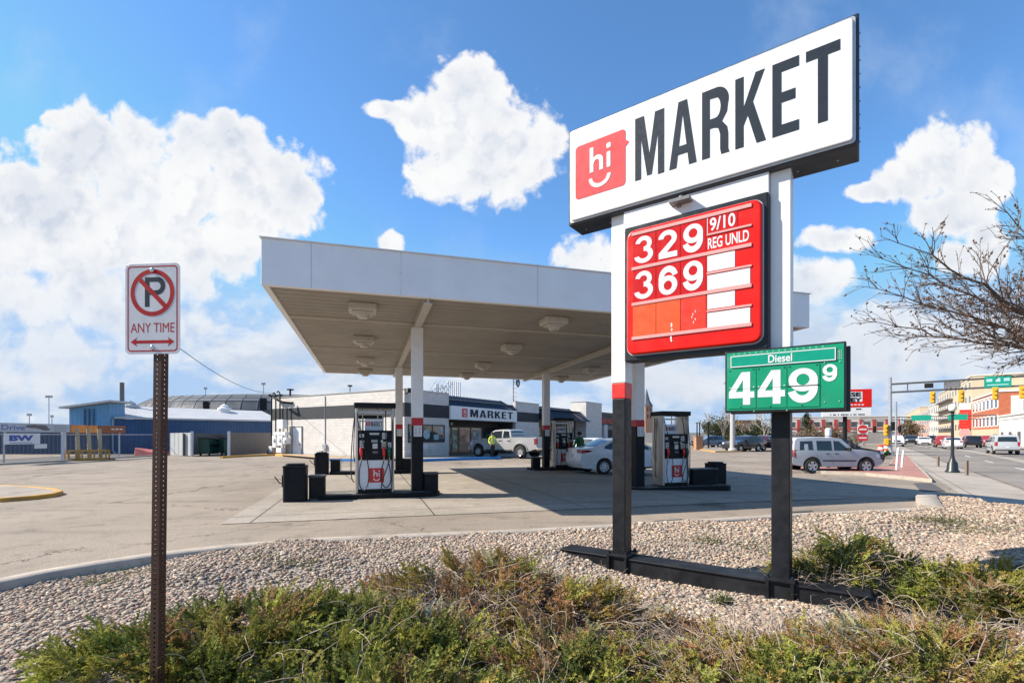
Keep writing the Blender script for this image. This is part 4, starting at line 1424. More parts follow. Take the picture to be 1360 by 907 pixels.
# second awning with shop windows
awning(17.72, 27.78, 3.05, 4.42, -0.9, 0.9, 2.0)
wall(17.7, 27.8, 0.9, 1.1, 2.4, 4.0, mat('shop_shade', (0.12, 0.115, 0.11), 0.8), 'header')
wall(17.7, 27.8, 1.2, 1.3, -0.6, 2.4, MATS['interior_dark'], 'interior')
for i in range(5):
    x0 = 17.9 + i * 1.98
    mb = MB()
    for (a, b, c, d) in ((x0, x0 + 0.08, -0.3, 2.4), (x0 + 1.86, x0 + 1.94, -0.3, 2.4), (x0 + 0.08, x0 + 1.86, 2.3, 2.4), (x0 + 0.08, x0 + 1.86, -0.3, 0.5)):
        mb.box(a, b, 0.92, 1.0, c, d)
    w_ = mb.build('window', M_FRAME, ST)
    mb = MB()
    mb.box(x0 + 0.08, x0 + 1.86, 0.95, 0.96, 0.5, 2.3)
    mb.build('pane', M_STGL, w_)
    mb = MB()
    mb.box(x0 + 0.3, x0 + 1.6, 0.93, 0.945, 0.9 + 0.3 * (i % 2), 1.9)
    mb.build('poster', mat('shop_poster_%d' % (i % 3), ((0.1, 0.3, 0.28), (0.35, 0.36, 0.36), (0.4, 0.25, 0.1))[i % 3], 0.5, var=0.5, scale=3), w_)
# third shop: dark fascia with red letters
wall(32.42, 50, 0.5, 0.88, 2.9, 4.45, mat('fascia_dark', (0.035, 0.036, 0.04), 0.6), 'fascia')
mb = MB()
text(mb, 'LEASE NOW', 33.0, 3.05, 0.62, 0.49, 6.6, 0.03, 0.04)
mb.build('lettering', mat('letter_red', (0.55, 0.05, 0.03), 0.5), ST)
wall(33.2, 34.6, 0.6, 0.89, -0.6, 2.6, mat('shop_display', (0.22, 0.16, 0.12), 0.5, var=0.8, scale=4), 'display_window')
wall(35.2, 36.4, 0.4, 0.89, -0.6, 2.88, M_BLK, 'pier')
wall(36.6, 40.5, 0.7, 0.89, -0.6, 2.3, MATS['interior_dark'], 'garage_door')
wall(41, 42, 0.4, 0.89, -0.6, 2.88, M_BLK, 'pier')
# service door and conduit on the sunlit side wall
mb = MB()
mb.box(-0.05, -0.001, 10.7, 11.75, -0.5, 2.15)
d_ = mb.build('side_door', M_WHITE, ST)
mb = MB()
for (a, b, c, d) in ((10.60, 10.7, -0.5, 2.25), (11.75, 11.85, -0.5, 2.25), (10.7, 11.75, 2.15, 2.25)):
    mb.box(-0.07, -0.001, a, b, c, d)
mb.build('door_frame', mat('frame_grey', (0.25, 0.24, 0.23), 0.6), d_)
mb = MB()
mb.box(-0.14, -0.05, 10.8, 10.88, 0.8, 0.9)
mb.build('handle', M_STEEL, d_)
mb = MB()
mb.tube([(-0.03, 7.9, 4.4), (-0.03, 7.9, 0.9)], 0.03, 6)
mb.box(-0.14, -0.001, 7.7, 8.1, 0.55, 0.9)
mb.box(-0.12, -0.001, 8.2, 8.5, 0.2, 0.45)
mb.tube([(-0.03, 7.9, 0.6), (-0.1, 8.3, 0.1), (-0.03, 8.0, -0.2)], 0.02, 6)
mb.build('conduit', M_GALV, ST)
mb = MB()
mb.tube([(0.12, -0.02, 4.2), (0.1, -0.32, 4.32)], 0.03, 6)
mb.tube([(0.0, 0.9, 4.15), (0.0, 0.25, 4.1)], 0.015, 6)
mb.prism([(-0.16, 4.28), (0.36, 4.28), (0.28, 4.56), (-0.08, 4.56)], -0.42, -0.25)
mb.build('wall_floodlight', M_BLACKP, ST, bevel=0.01)
mb = MB()
mb.cyl((-0.02, 5.2, 4.52), (-0.02, 5.2, 5.0), 0.03, 6)
mb.box(-0.15, 0.1, 5.1, 5.3, 4.95, 5.05)
mb.build('roof_lamp', M_BLACKP, ST)
mb = MB()
mb.cyl((0.1, 12.3, 4.52), (0.1, 12.3, 5.1), 0.07, 8)
mb.box(-0.1, 0.3, 12.15, 12.45, 5.05, 5.15)
mb.build('roof_vent', M_BLACKP, ST)
# roof-mounted white lattice and an antenna
mb = MB()
T = Matrix.Translation((10.5, 6.5, 4.2))
for x in np.arange(0, 3.4, 0.28):
    mb.box(x, x + 0.16, 0, 0.06, 0.6, 2.4 if x > 1.6 else 1.9, 0, T)
for k in range(5):
    mb.tube([(-2.2 + k * 0.55, 0.1, 0.0), (0.1 + k * 0.55, 0.1, 2.3)], 0.045, 6, 0, True, T)
mb.tube([(-1.9, 0.1, 0.3), (0.6, 0.1, 0.9)], 0.04, 6, 0, True, T)
mb.tube([(-0.9, 0.1, 1.2), (1.5, 0.1, 1.9)], 0.04, 6, 0, True, T)
for x in (0.1, 1.6, 3.1):
    mb.tube([(x, 0.3, 0), (x, 0.3, 2.2)], 0.04, 6, 0, True, T)
mb.build('roof_screen', M_WHITE, ST)
mb = MB()
T = Matrix.Translation((19.5, 4.0, 4.2))
mb.cyl((0, 0, 0), (0, 0, 3.6), 0.035, 6, 0, None, T)
for k in range(6):
    mb.box(0, 0.7, -0.015, 0.015, 0.9 + k * 0.42, 0.93 + k * 0.42, 0, T)
mb.tube([(0.9 + 0.3 * math.cos(a), 0, 2.8 + 0.42 * math.sin(a)) for a in np.linspace(0, 2 * PI, 16)], 0.05, 6, 0, True, T)
mb.tube([(1.25 + 0.15 * math.cos(a), 0.2, 2.75 + 0.36 * math.sin(a)) for a in np.linspace(0, 2 * PI, 16)], 0.05, 6, 0, True, T)
mb.cyl((0, 0, 2.8), (0.7, 0, 2.8), 0.03, 6, 0, None, T)
mb.build('antenna', M_BLACKP, ST)
# raised walk round the corner, yellow and blue kerbs
wk = [tuple(G(372, 606)[:2]), tuple(G(432, 611.5)[:2]), tuple(G(561, 612.3)[:2]), tuple(G(640, 610)[:2]), tuple(stw(3.2, -0.1)[:2]), tuple(stw(-0.05, -0.1)[:2]), tuple(stw(-0.1, 12)[:2])]
sheet('store_walk', wk, 1.0, lambda x, y: gz(x, y) + 0.13, M_WALK)
kb = kerb('painted_kerb', [G(438, 612.3), G(473, 612.4)], w=0.2, h=0.15, m=M_BLUEK, label='short blue painted kerb behind the far trash bin', cat='kerb')
kb = kerb('painted_kerb', [G(561, 613), G(610, 611.2), G(664, 609.5)], w=0.2, h=0.17, m=M_BLUEK, label='long blue painted kerb in front of the pickup truck', cat='kerb')
kb = kerb('painted_kerb', [G(368, 605.2), G(400, 607.2), G(438, 609.6), G(473, 611.4)], w=0.3, h=0.16, m=M_YELLOW, label='yellow painted kerb along the sunlit side wall of the store', cat='kerb')
kb = kerb('painted_kerb', [G(294, 608.5), G(320, 607.0), G(362, 605.0)], w=0.25, h=0.14, m=M_YELLOW, label='yellow painted kerb below the grey dumpster enclosure', cat='kerb')
# electricity service: masts and meter boxes at the far end of the side wall
US = thing('meter_cluster', 'white electric meter boxes with black service masts at the end of the side wall', 'electric meter', stw(-0.5, 12.9), STA)
mb = MB()
for k, yy in enumerate((-0.2, 0.35, 0.9)):
    mb.tube([(0, yy, -0.3), (0, yy, 4.75 - 0.1 * k), (-0.12, yy, 4.95 - 0.1 * k), (-0.25, yy, 4.85 - 0.1 * k)], 0.055, 6)
mb.box(-0.1, 0.1, -0.4, 1.1, 4.55, 4.68)
mb.build('service_mast', M_BLACKP, US)
mb = MB()
for (a, b, c, d) in ((-0.9, -0.1, 2.05, 2.75), (-1.2, 0.3, 1.55, 1.8), (-0.8, -0.15, 0.75, 1.5), (0.0, 0.5, 0.6, 1.5), (-1.35, -0.95, 0.9, 1.4), (-0.7, 0.0, 0.2, 0.6), (0.55, 0.95, 0.2, 0.7)):
    mb.box(-0.22, 0.15, a, b, c, d)
for (yy, zz) in ((-0.5, 1.2), (0.25, 1.2), (-1.15, 1.15)):
    mb.lathe([(0.14, -0.3), (0.14, -0.22)], 12, (0, yy, zz), 'x')
mb.build('meter_box', M_WHITE, US, bevel=0.02)
mb = MB()
mb.box(-0.2, 0.2, 0.2, 1.2, -0.4, 0.35)
mb.build('rusty_base', mat('rusty_box', (0.14, 0.07, 0.045), 0.8, var=0.3), US)
mb = MB()
mb.tube([(-0.15, 0.3, 4.45), (-0.3, -0.4, 4.25), (-0.2, -0.9, 4.05), (0.3, -1.4, 4.0)], 0.09, 7)
mb.build('service_lamp', M_BLACKP, US)
wt = stw(-0.75, 13.2, 4.85)
wl = []
w0, w1 = wt, at(225, 452, 17)
for k in range(25):
    u = k / 24
    p = w0.lerp(w1, u)
    p.z -= 4 * 0.55 * u * (1 - u)
    wl.append(p)
mb = MB()
mb.tube(wl, 0.014, 5)
tag(mb.build('power_line', M_RUBBER), 'thin black overhead wire rising left from the store corner', 'overhead wire')

# ================================================================== LEFT: blue sheds, enclosure, fence
BW = thing('blue_shed', 'long blue metal sided shed with a pale blue upper end and white roof', 'building', (0, 0, 0), 0)
M_NAVY = ribbed_mat('navy_siding', (0.010, 0.075, 0.190), 0.35, rough=0.4, depth=0.03, var=0.12)
M_NAVY2 = ribbed_mat('dark_navy_siding', (0.008, 0.038, 0.095), 0.35, rough=0.5, depth=0.03, var=0.12)
M_SKYB = ribbed_mat('pale_blue_siding', (0.10, 0.28, 0.47), 0.35, rough=0.4, depth=0.02)
M_RWHITE = ribbed_mat('white_roofing', (0.52, 0.51, 0.50), 0.45, rough=0.5, depth=0.006)
def slab(nm, pts, thick, m, parent, bevel=0):
    """a wall along ground points p0->p1 from z0 to z1 (may slope)"""
    (x0, y0, a0, b0), (x1, y1, a1, b1) = pts
    d = Vector((x1 - x0, y1 - y0, 0)).normalized()
    n = Vector((-d.y, d.x, 0)) * thick
    vs = [(x0, y0, a0), (x1, y1, a1), (x1, y1, b1), (x0, y0, b0)]
    vs2 = [(p[0] + n.x, p[1] + n.y, p[2]) for p in vs]
    mb = MB()
    mb.add(vs + vs2, [(0, 1, 2, 3), (7, 6, 5, 4), (0, 4, 5, 1), (1, 5, 6, 2), (2, 6, 7, 3), (3, 7, 4, 0)])
    return mb.build(nm, m, parent, bevel=bevel)
slab('wall', ((-62, 40.0, -0.3, 1.85), (-32.9, 40.0, -0.3, 1.85)), 6, M_NAVY2, BW)
slab('upper_wall', ((-36.2, 40.02, 1.86, 3.74), (-32.92, 40.02, 1.86, 4.18)), 1.6, M_SKYB, BW)
rs = MB()
rs.add([(-36.6, 39.5, 3.72), (-32.5, 39.5, 4.27), (-32.5, 42.0, 4.27), (-36.6, 42.0, 3.72), (-36.6, 39.5, 3.86), (-32.5, 39.5, 4.41), (-32.5, 42.0, 4.41), (-36.6, 42.0, 3.86)], [(0, 1, 2, 3), (4, 5, 6, 7), (0, 1, 5, 4), (1, 2, 6, 5), (2, 3, 7, 6), (3, 0, 4, 7)])
rs.build('roof', M_RWHITE, BW)
slab('wall', ((-32.95, 40.5, -0.3, 2.92), (-23.9, 50.5, -0.3, 2.92)), 8, M_NAVY, BW)
d_ = Vector((9.05, 10.0, 0)).normalized()
n_ = Vector((-d_.y, d_.x, 0))
a_ = Vector((-32.95, 40.5, 2.93)) - n_ * 0.2
b_ = Vector((-23.9, 50.5, 2.93)) - n_ * 0.2
up = n_ * 5 + Vector((0, 0, 1.15))
rs = MB()
lo = Vector((0, 0, 0.14))
rs.add([a_, b_, b_ + up, a_ + up, a_ + lo, b_ + lo, b_ + up + lo, a_ + up + lo], [(0, 1, 2, 3), (4, 5, 6, 7), (0, 1, 5, 4), (1, 2, 6, 5), (2, 3, 7, 6), (3, 0, 4, 7)])
rs.build('roof', M_RWHITE, BW)
mb = MB()
q = Vector((-32.9, 40.3, 0))
mb.tube([(q.x, q.y, 2.9), (q.x, q.y, 0.3), (q.x + 0.5, q.y - 0.1, -0.1)], 0.09, 6)
mb.build('spout_and_post_shadow', mat('spout_blue', (0.25, 0.32, 0.4), 0.5), BW)
mb = MB()
for k in range(3):  # cast shadows of the three tan pipes, built as dark tubes on the wall
    x = -34.9 + k * 0.36
    mb = MB()
    mb.tube([(x, 39.95, 3.7), (x, 39.95, 1.9)], 0.06, 6)
    mb.build('spout_and_post_shadow', mat('post_shadow_navy', (0.05, 0.12, 0.2), 0.5), BW)
q = at(162, 541, 45)
mb = MB()
mb.cyl((q.x, q.y, 2.2), (q.x, q.y, 6.4), 0.18, 10)
mb.build('chimney', mat('flue_grey', (0.13, 0.13, 0.125), 0.6), BW)
for (u, v, Y, m_) in ((174, 543, 45, M_GALV), (298, 546, 50, M_WHITE)):
    q = at(u, v, Y)
    mb = MB()
    mb.lathe([(0.5, -0.5), (0.5, 0.1), (0.62, 0.12), (0.62, 0.3), (0.35, 0.45), (0.35, 0.55), (0.0, 0.75)], 12, tuple(q))
    mb.build('roof_vent', m_, BW)
AR = thing('arena', 'distant low grey arena with a curved panelled roof', 'building', (-72, 168, 0), 0)
mb = MB()
mb.lathe([(46, -1), (46, 8.0), (45, 10.2), (42, 12.0), (30, 13.2), (0.01, 13.8)], 72)
mb.build('shell', mat('arena_panels', (0.085, 0.095, 0.11), 0.75, var=0.1, scale=0.2), AR)
mb = MB()
for k in range(72):
    a = 2 * PI * k / 72
    mb.tube([(46.02 * math.cos(a), 46.02 * math.sin(a), 8.0), (45.02 * math.cos(a), 45.02 * math.sin(a), 10.22), (42.02 * math.cos(a), 42.02 * math.sin(a), 12.03)], 0.07, 4)
for (r, z) in ((46.02, 8.0), (45.02, 10.22), (43.5, 11.12)):
    mb.tube([(r * math.cos(a), r * math.sin(a), z) for a in np.linspace(0, 2 * PI, 73)], 0.07, 4)
mb.build('panel_joint', mat('joint_grey', (0.12, 0.125, 0.135), 0.5), AR)
for (u, v0, v1, w) in ((274, 543, 533, 0.7), (350, 545, 529, 0.8)):
    q = at(u, v0, 60)
    mb = MB()
    mb.cyl((0, 0, -q.z), (0, 0, 0.2), 0.06, 6)
    mb.prism(rrect(-w / 2, w / 2, 0.0, (v0 - v1) / FPX * 60, 0.15), -0.12, 0.12)
    tag(mb.build('floodlight_pole', M_BLACKP, loc=q), 'dark floodlight on a pole above the shed roof, %s' % ('nearer the store' if u > 300 else 'left of the roof vent'), 'floodlight')
# dumpster enclosure
M_ENC = ribbed_mat('enclosure_light', (0.48, 0.48, 0.47), 0.24, rough=0.5, depth=0.02)
M_ENCD = ribbed_mat('enclosure_shaded', (0.13, 0.12, 0.118), 0.24, rough=0.5, depth=0.02)  # same ribbed panel, the shade of its far-from-sun side put into the colour
EN = thing('dumpster_enclosure', 'grey metal panel enclosure standing open round green dumpsters', 'enclosure', (0, 0, 0), 0)
slab('gate', ((-26.0, 37.2, 0.05, 1.72), (-23.55, 36.0, 0.05, 1.75)), 0.06, M_ENC, EN)
slab('side_panel', ((-20.75, 36.0, 0.05, 1.76), (-20.15, 41.2, 0.05, 1.76)), 0.06, M_ENCD, EN)
slab('side_panel', ((-24.3, 36.2, 0.05, 1.7), (-24.6, 41.2, 0.05, 1.7)), 0.06, M_ENCD, EN)
slab('back_panel', ((-24.6, 41.25, 0.05, 1.7), (-20.15, 41.25, 0.05, 1.7)), 0.06, M_ENCD, EN)
for p in ((-20.8, 35.95), (-23.5, 35.95)):
    mb = MB()
    mb.box(p[0] - 0.07, p[0] + 0.07, p[1] - 0.07, p[1] + 0.07, -0.1, 1.85)
    mb.build('gate_post', mat('post_pale', (0.55, 0.58, 0.62), 0.5), EN)
def dumpster(x, y, w, label):
    t = thing('dumpster', label, 'dumpster', (x, y, 0), 0, 'green dumpsters in the enclosure')
    mb = MB()
    mb.prism([(-0.6, 0.15), (0.6, 0.15), (0.7, 1.15), (-0.7, 1.3)], -w / 2, w / 2, axis='x')
    mb.build('body', mat('dumpster_green', (0.008, 0.05, 0.038), 0.5, var=0.3), t, bevel=0.02)
    mb = MB()
    mb.prism([(-0.72, 1.30), (0.72, 1.15), (0.72, 1.21), (-0.72, 1.36)], -w / 2 - 0.02, w / 2 + 0.02, axis='x')
    mb.build('lid', M_BLACKP, t)
    mb = MB()
    for sx in (-1, 1):
        mb.box(sx * w / 2 - 0.04, sx * w / 2 + 0.04, -0.5, 0.5, 0.7, 0.85)
        mb.cyl((sx * w * 0.4 - 0.04, -0.5, 0.08), (sx * w * 0.4 + 0.04, -0.5, 0.08), 0.08, 8)
    mb.build('bracket', M_BLACKP, t)
dumpster(-22.9, 37.0, 0.8, 'narrow green dumpster at the left of the open enclosure')
dumpster(-21.9, 38.2, 1.1, 'dark dumpster in the middle of the open enclosure')
dumpster(-21.25, 37.2, 0.5, 'green bin at the right of the open enclosure')
# chain-link fence
FN = thing('chain_link_fence', 'grey chain link fence in front of the blue shed', 'fence', (0, 0, 0), 0)
mcl = bpy.data.materials.new('chain_link')
mcl.use_nodes = True
N = NT(mcl.node_tree)
tc = N.n('ShaderNodeTexCoord').outputs['Object']
x_, y_, z_ = N.sep(tc)
u1 = N.math('PINGPONG', N.math('ADD', y_, z_), 0.035)
u2 = N.math('PINGPONG', N.math('SUBTRACT', y_, z_), 0.035)
wire = N.math('MAXIMUM', N.math('LESS_THAN', u1, 0.001), N.math('LESS_THAN', u2, 0.001))
pb = mcl.node_tree.nodes['Principled BSDF']
pb.inputs['Base Color'].default_value = (0.22, 0.23, 0.24, 1)
pb.inputs['Metallic'].default_value = 0.4
N.put(pb.inputs['Alpha'], wire)
mb = MB()
mb.quad((-27.2, 14, 0.05), (-27.2, 37.5, 0.05), (-27.2, 37.5, 1.6), (-27.2, 14, 1.6))
mb.build('mesh', mcl, FN)
mb = MB()
mb.tube([(-27.2, 14, 1.6), (-27.2, 37.5, 1.6)], 0.025, 6)
mb.build('top_rail', M_GALV, FN)
for y in (16.0, 19.5, 23, 26.2, 29.6, 33.9, 37.4):
    mb = MB()
    mb.tube([(-27.2, y, -0.1), (-27.2, y, 1.62), (-27.05, y, 1.85)], 0.045, 8)
    mb.build('post', M_GALV, FN)
kerb('boundary_kerb', [Vector((-26.6, 14, 0)), Vector((-26.6, 38, 0))], w=0.25, h=0.1)
sheet('dirt_strip', [(-33, 12), (-26.7, 12), (-26.7, 41), (-33, 41)], 2.0, lambda x, y: gz(x, y) + 0.02, mat('dirt', (0.10, 0.09, 0.08), 0.95, var=0.3))
# boards on the fence line
def board(nm, label, cat, y0, y1, z0, z1, m, fn=None, x=-27.05, posts=()):
    t = thing(nm, label, cat, (x, y0, 0), PI / 2)
    mb = MB()
    mb.box(0, y1 - y0, -0.03, 0.03, z0, z1)
    mb.build('panel', m, t, bevel=0.005)
    if fn:
        fn(t, y1 - y0)
    for p_ in posts:
        mb = MB()
        mb.box(p_ - 0.09, p_ + 0.09, 0.031, 0.2, -0.1, z1)
        mb.build('post', mat('post_pale', (0.55, 0.58, 0.62), 0.5), t)
    return t
M_BLUET = mat('banner_blue', (0.05, 0.10, 0.34), 0.5)
def deco1(t, L):
    mb = MB()
    text(mb, 'Drive', 1.0, 1.83, 0.3, -0.031, 1.25, 0.02, 0.004)
    mb.build('lettering', mat('script_blue', (0.14, 0.20, 0.40), 0.5), t)
    mb = MB()
    for (x, z, a, b) in ((2.75, 2.05, 0.5, 0.10), (3.2, 2.02, 0.4, 0.12), (3.45, 1.9, 0.3, 0.07)):
        mb.blob((x, -0.033, z), (a, 0.004, b))
    mb.build('emblem', mat('emblem_brown', (0.17, 0.14, 0.13), 0.6), t)
    mb = MB()
    for k in range(3):
        mb.box(3.95, 4.75 + 0.12 * (k % 2), -0.034, -0.031, 1.80 + k * 0.13, 1.86 + k * 0.13)
    mb.build('print_line', mat('print_grey', (0.35, 0.37, 0.42), 0.6), t)
board('banner_sign', 'long pale banner with blue script and a brown emblem above the fence', 'banner', 24.9, 29.9, 1.73, 2.22, mat('banner_pale', (0.50, 0.51, 0.53), 0.5, var=0.06), deco1, posts=(4.75,))
def deco2(t, L):
    mb = MB()
    text(mb, 'BW', 0.22, 1.24, 0.32, -0.031, 1.35, 0.06, 0.004)
    mb.box(0.25, 1.5, -0.034, -0.031, 1.12, 1.15)
    mb.build('lettering', M_BLUET, t)
board('fence_sign', 'white BW sign with blue letters hung on the fence', 'sign', 26.15, 28.1, 1.06, 1.66, M_WHITE, deco2, x=-27.12)
board('fence_sign', 'small blank white sign low on the fence', 'sign', 27.8, 28.5, 0.8, 1.05, M_WHITE, None, x=-27.10)
def deco3b(t, L):
    mb = MB()
    mb.box(0.0, 1.9, -0.036, -0.031, 1.71, 2.18)
    mb.build('bright_panel', mat('bright_orange', (0.72, 0.26, 0.05), 0.5, var=0.2, scale=3), t)
    mb = MB()
    for k in range(3):
        mb.box(3.0 + k * 0.35, 3.25 + k * 0.35, -0.034, -0.031, 1.93, 2.0)
    mb.build('print_line', M_WHITE, t)
board('orange_banner', 'orange and rust banner on the fence right of the pale banner', 'banner', 30.0, 34.2, 1.70, 2.19, mat('rust_orange', (0.27, 0.075, 0.022), 0.55, var=0.15), deco3b)
# yellow rack with three tan pipes
RK = thing('pipe_rack', 'yellow steel rack holding three tan upright pipes', 'rack', (-26.1, 30.3, 0), R(40))
mb = MB()
for x in (-1.0, 0.9):
    mb.box(x - 0.05, x + 0.05, -0.3, 0.3, 0, 0.62)
for z in (0.05, 0.55):
    mb.box(-1.0, 0.95, -0.3, -0.22, z, z + 0.1)
    mb.box(-1.0, 0.95, 0.22, 0.3, z, z + 0.1)
for k in range(6):
    mb.box(-0.7 + k * 0.28, -0.62 + k * 0.28, -0.29, -0.23, 0.1, 0.55)
mb.box(-1.9, 1.2, -0.35, -0.2, 0, 0.08)
mb.build('frame', M_YELLOW, RK)
for k in range(3):
    mb = MB()
    mb.cyl((-0.55 + k * 0.52, 0, 0.1), (-0.62 + k * 0.52, 0.1, 1.95), 0.10, 10)
    mb.build('pipe', mat('pipe_tan', (0.42, 0.35, 0.22), 0.6, var=0.1), RK)
q = G(195, 605)
mb = MB()
mb.add([(-1.0, 0, 0), (1.1, 0, 0), (1.2, 0.1, 0.30), (0.1, 0.15, 0.42), (-1.0, 0.1, 0.62), (-1.0, 0.9, 0), (1.1, 0.9, 0), (1.2, 0.8, 0.25), (0.1, 0.8, 0.4), (-1.0, 0.8, 0.55)], [(0, 1, 2, 3, 4), (9, 8, 7, 6, 5), (0, 5, 6, 1), (1, 6, 7, 2), (2, 7, 8, 3), (3, 8, 9, 4), (4, 9, 5, 0)])
tag(mb.build('tarp_bundle', mat('faded_red', (0.50, 0.11, 0.11), 0.7, var=0.35, scale=2), loc=q, bevel=0.06), 'faded red tarp covered bundle low against the blue wall', 'tarp')
for i, (u, vt, vb, w, lab) in enumerate(((65, 527, 566, 1.4, 'tall thin lattice light mast far beyond the orange banner'), (39, 551, 563, 0.9, 'short thin mast far beyond the pale banner'), (69, 553, 566, 0.5, 'thin bare pole beside the tall light mast'), (350, 510, 533, 0.8, 'thin mast far behind the arena roof'), (273, 516, 536, 0.6, 'very faint mast above the arena edge'))):
    q = at(u, 578, 220)
    h = CAMZ + (CV - vt) / FPX * 220
    mb = MB()
    mb.cyl((0, 0, -1), (0, 0, h), 0.16, 6)
    mb.box(-w, w, -0.3, 0.3, h - 0.4, h + 0.6)
    tag(mb.build('light_mast', M_GALV, loc=(q.x, q.y, 0)), lab, 'light mast')

# ================================================================== RIGHT: street, buildings, signals
M_WIN = mat('far_window', (0.06, 0.07, 0.085), 0.15, var=0.3, scale=0.6)
M_TRIM = mat('pale_trim', (0.62, 0.60, 0.56), 0.6)
def block(name, label, p0, ang, L, D, H, m, rows=3, cols=6, wz=(1.0, 1.6), z0=1.0, wfrac=0.5, end_cols=0, trim=M_TRIM, cornice=True, storey=3.2, ground=None, wm=M_WIN):
    t = thing(name, label, 'building', (p0[0], p0[1], -0.6), ang)
    mb = MB()
    mb.box(0, L, 0, D, 0, H)
    mb.build('wall', m, t)
    if cornice:
        mb = MB()
        mb.box(-0.15, L + 0.15, -0.2, D + 0.15, H, H + 0.25)
        mb.box(-0.08, L + 0.08, -0.1, 0.0, H - 0.6, H - 0.35)
        mb.build('cornice', trim, t)
    if ground:
        mb = MB()
        mb.box(0.0, L, -0.12, -0.002, 0.1, 3.3)
        mb.build('shopfront', ground, t)
    for r_ in range(rows):
        for c in range(cols):
            w = L / cols
            x = c * w + w * (1 - wfrac) / 2
            zz = z0 + r_ * storey
            mb = MB()
            mb.box(x - 0.12, x + w * wfrac + 0.12, -0.06, -0.003, zz + wz[0] - 0.2, zz + wz[0] + wz[1] + 0.2)
            f = mb.build('window', trim, t)
            mb = MB()
            mb.box(x, x + w * wfrac, -0.08, -0.061, zz + wz[0], zz + wz[0] + wz[1])
            mb.build('pane', wm, f)
        for c in range(end_cols):
            w = D / end_cols
            y = c * w + w * 0.25
            zz = z0 + r_ * storey
            mb = MB()
            mb.box(L + 0.003, L + 0.06, y - 0.1, y + w * 0.5 + 0.1, zz + wz[0] - 0.2, zz + wz[0] + wz[1] + 0.2)
            f = mb.build('window', trim, t)
            mb = MB()
            mb.box(L + 0.061, L + 0.08, y, y + w * 0.5, zz + wz[0], zz + wz[0] + wz[1])
            mb.build('pane', wm, f)
    return t
SA = math.atan2(-0.81, -0.587)          # facades look across the street towards the lot
M_BRICK = mat('red_brick', (0.42, 0.12, 0.055), 0.8, var=0.12, scale=1.5)
M_BEIGE = mat('beige_stucco', (0.54, 0.43, 0.29), 0.8, var=0.06, scale=0.3)
M_CREAM = mat('cream_stucco', (0.60, 0.55, 0.47), 0.8, var=0.05, scale=0.3)
M_WBL = mat('white_stucco', (0.70, 0.68, 0.63), 0.7, var=0.05, scale=0.4)
M_PINK = mat('pink_brick', (0.45, 0.28, 0.22), 0.8, var=0.1, scale=0.4)
bb = block('brick_building', 'three storey red brick corner building with white window bands down the street', st(144.5, 18.6), SA, 26, 14, 9.7, M_BRICK, rows=2, cols=7, z0=3.2, wz=(0.7, 1.7), wfrac=0.5, trim=M_WBL, ground=M_BEIGE)
mb = MB()
for z in (3.5, 6.7):
    mb.box(0.3, 25.7, -0.04, -0.001, z + 0.35, z + 2.15)
mb.build('window_band', M_WBL, bb)
mb = MB()
mb.box(26.0, 26.06, 1.5, 7.5, 5.2, 9.0)
mb.build('end_panel', M_WBL, bb)
mb = MB()
mb.box(26.061, 26.1, 3.0, 6.0, 6.3, 8.2)
mb.build('end_window', M_WIN, bb)
block('white_building', 'single storey white building nearest on the far side of the street', st(118.4, 18.6), SA, 34, 14, 5.3, M_WBL, rows=1, cols=6, z0=0.3, wz=(0.6, 1.8), wfrac=0.35, cornice=True)
bg_ = block('beige_building', 'tall beige apartment block behind the red brick building', st(208, 18.6), SA, 63, 18, 15.0, M_BEIGE, rows=4, cols=12, z0=2.6, wz=(0.8, 1.5), wfrac=0.38, trim=M_CREAM, storey=3.0)
mb = MB()
for k in range(4):
    mb.box(2, 34, -1.1, -0.1, 4.0 + k * 2.6, 4.25 + k * 2.6)
mb.build('balcony', mat('balcony_grey', (0.22, 0.22, 0.22), 0.6), bg_)
block('cream_building', 'cream mid rise building far down the street', st(236, 18.6), SA, 27, 16, 12.5, M_CREAM, rows=3, cols=5, z0=2.5, wfrac=0.4)
block('pink_building', 'pinkish brick building at the far end of the street', st(290, 18.8), SA, 50, 16, 11.5, M_PINK, rows=3, cols=7, z0=2.2, wfrac=0.4)
block('tan_building', 'distant tan building closing the end of the street', st(420, 21), SA, 110, 16, 16.0, M_BEIGE, rows=3, cols=8, z0=3.2, wfrac=0.4)
rw = block('hotel_building', 'long red and white building behind the reader board', (84, 150), R(-14), 30, 12, 7.6, M_WBL, rows=2, cols=9, z0=0.9, wz=(0.7, 1.6), wfrac=0.5, trim=M_WBL, storey=3.0)
mb = MB()
for k in range(10):
    x = k * 30 / 9 - 0.35
    mb.box(max(0, x), min(30, x + 0.95), -0.15, -0.004, 0.5, 6.9)
mb.box(0, 30, -0.12, -0.003, 3.9, 4.35)
mb.build('brick_pier', mat('brick_red_far', (0.42, 0.06, 0.05), 0.8), rw)
block('brown_building', 'small brown flat roofed building among the trees', (41.5, 92), R(-10), 5, 8, 5.0, mat('brown_stucco', (0.20, 0.11, 0.07), 0.8), rows=1, cols=2, z0=1.5, cornice=False)
mb = MB()
mb.box(-10, 46, -0.4, 0.4, -1, 2.15)
tag(mb.build('retaining_wall', mat('pale_wall', (0.55, 0.51, 0.45), 0.8, var=0.1), loc=(40, 112, 0), rotz=R(-3)), 'long pale retaining wall behind the far parked cars', 'wall')
CT = thing('church_tower', 'distant brick church tower with a pointed grey spire', 'church tower', (55, 200, 0), 0.3)
mb = MB()
mb.box(-1.7, 1.7, -1.7, 1.7, 0, 13.5)
mb.build('tower', mat('church_brick', (0.42, 0.25, 0.17), 0.8, var=0.1), CT)
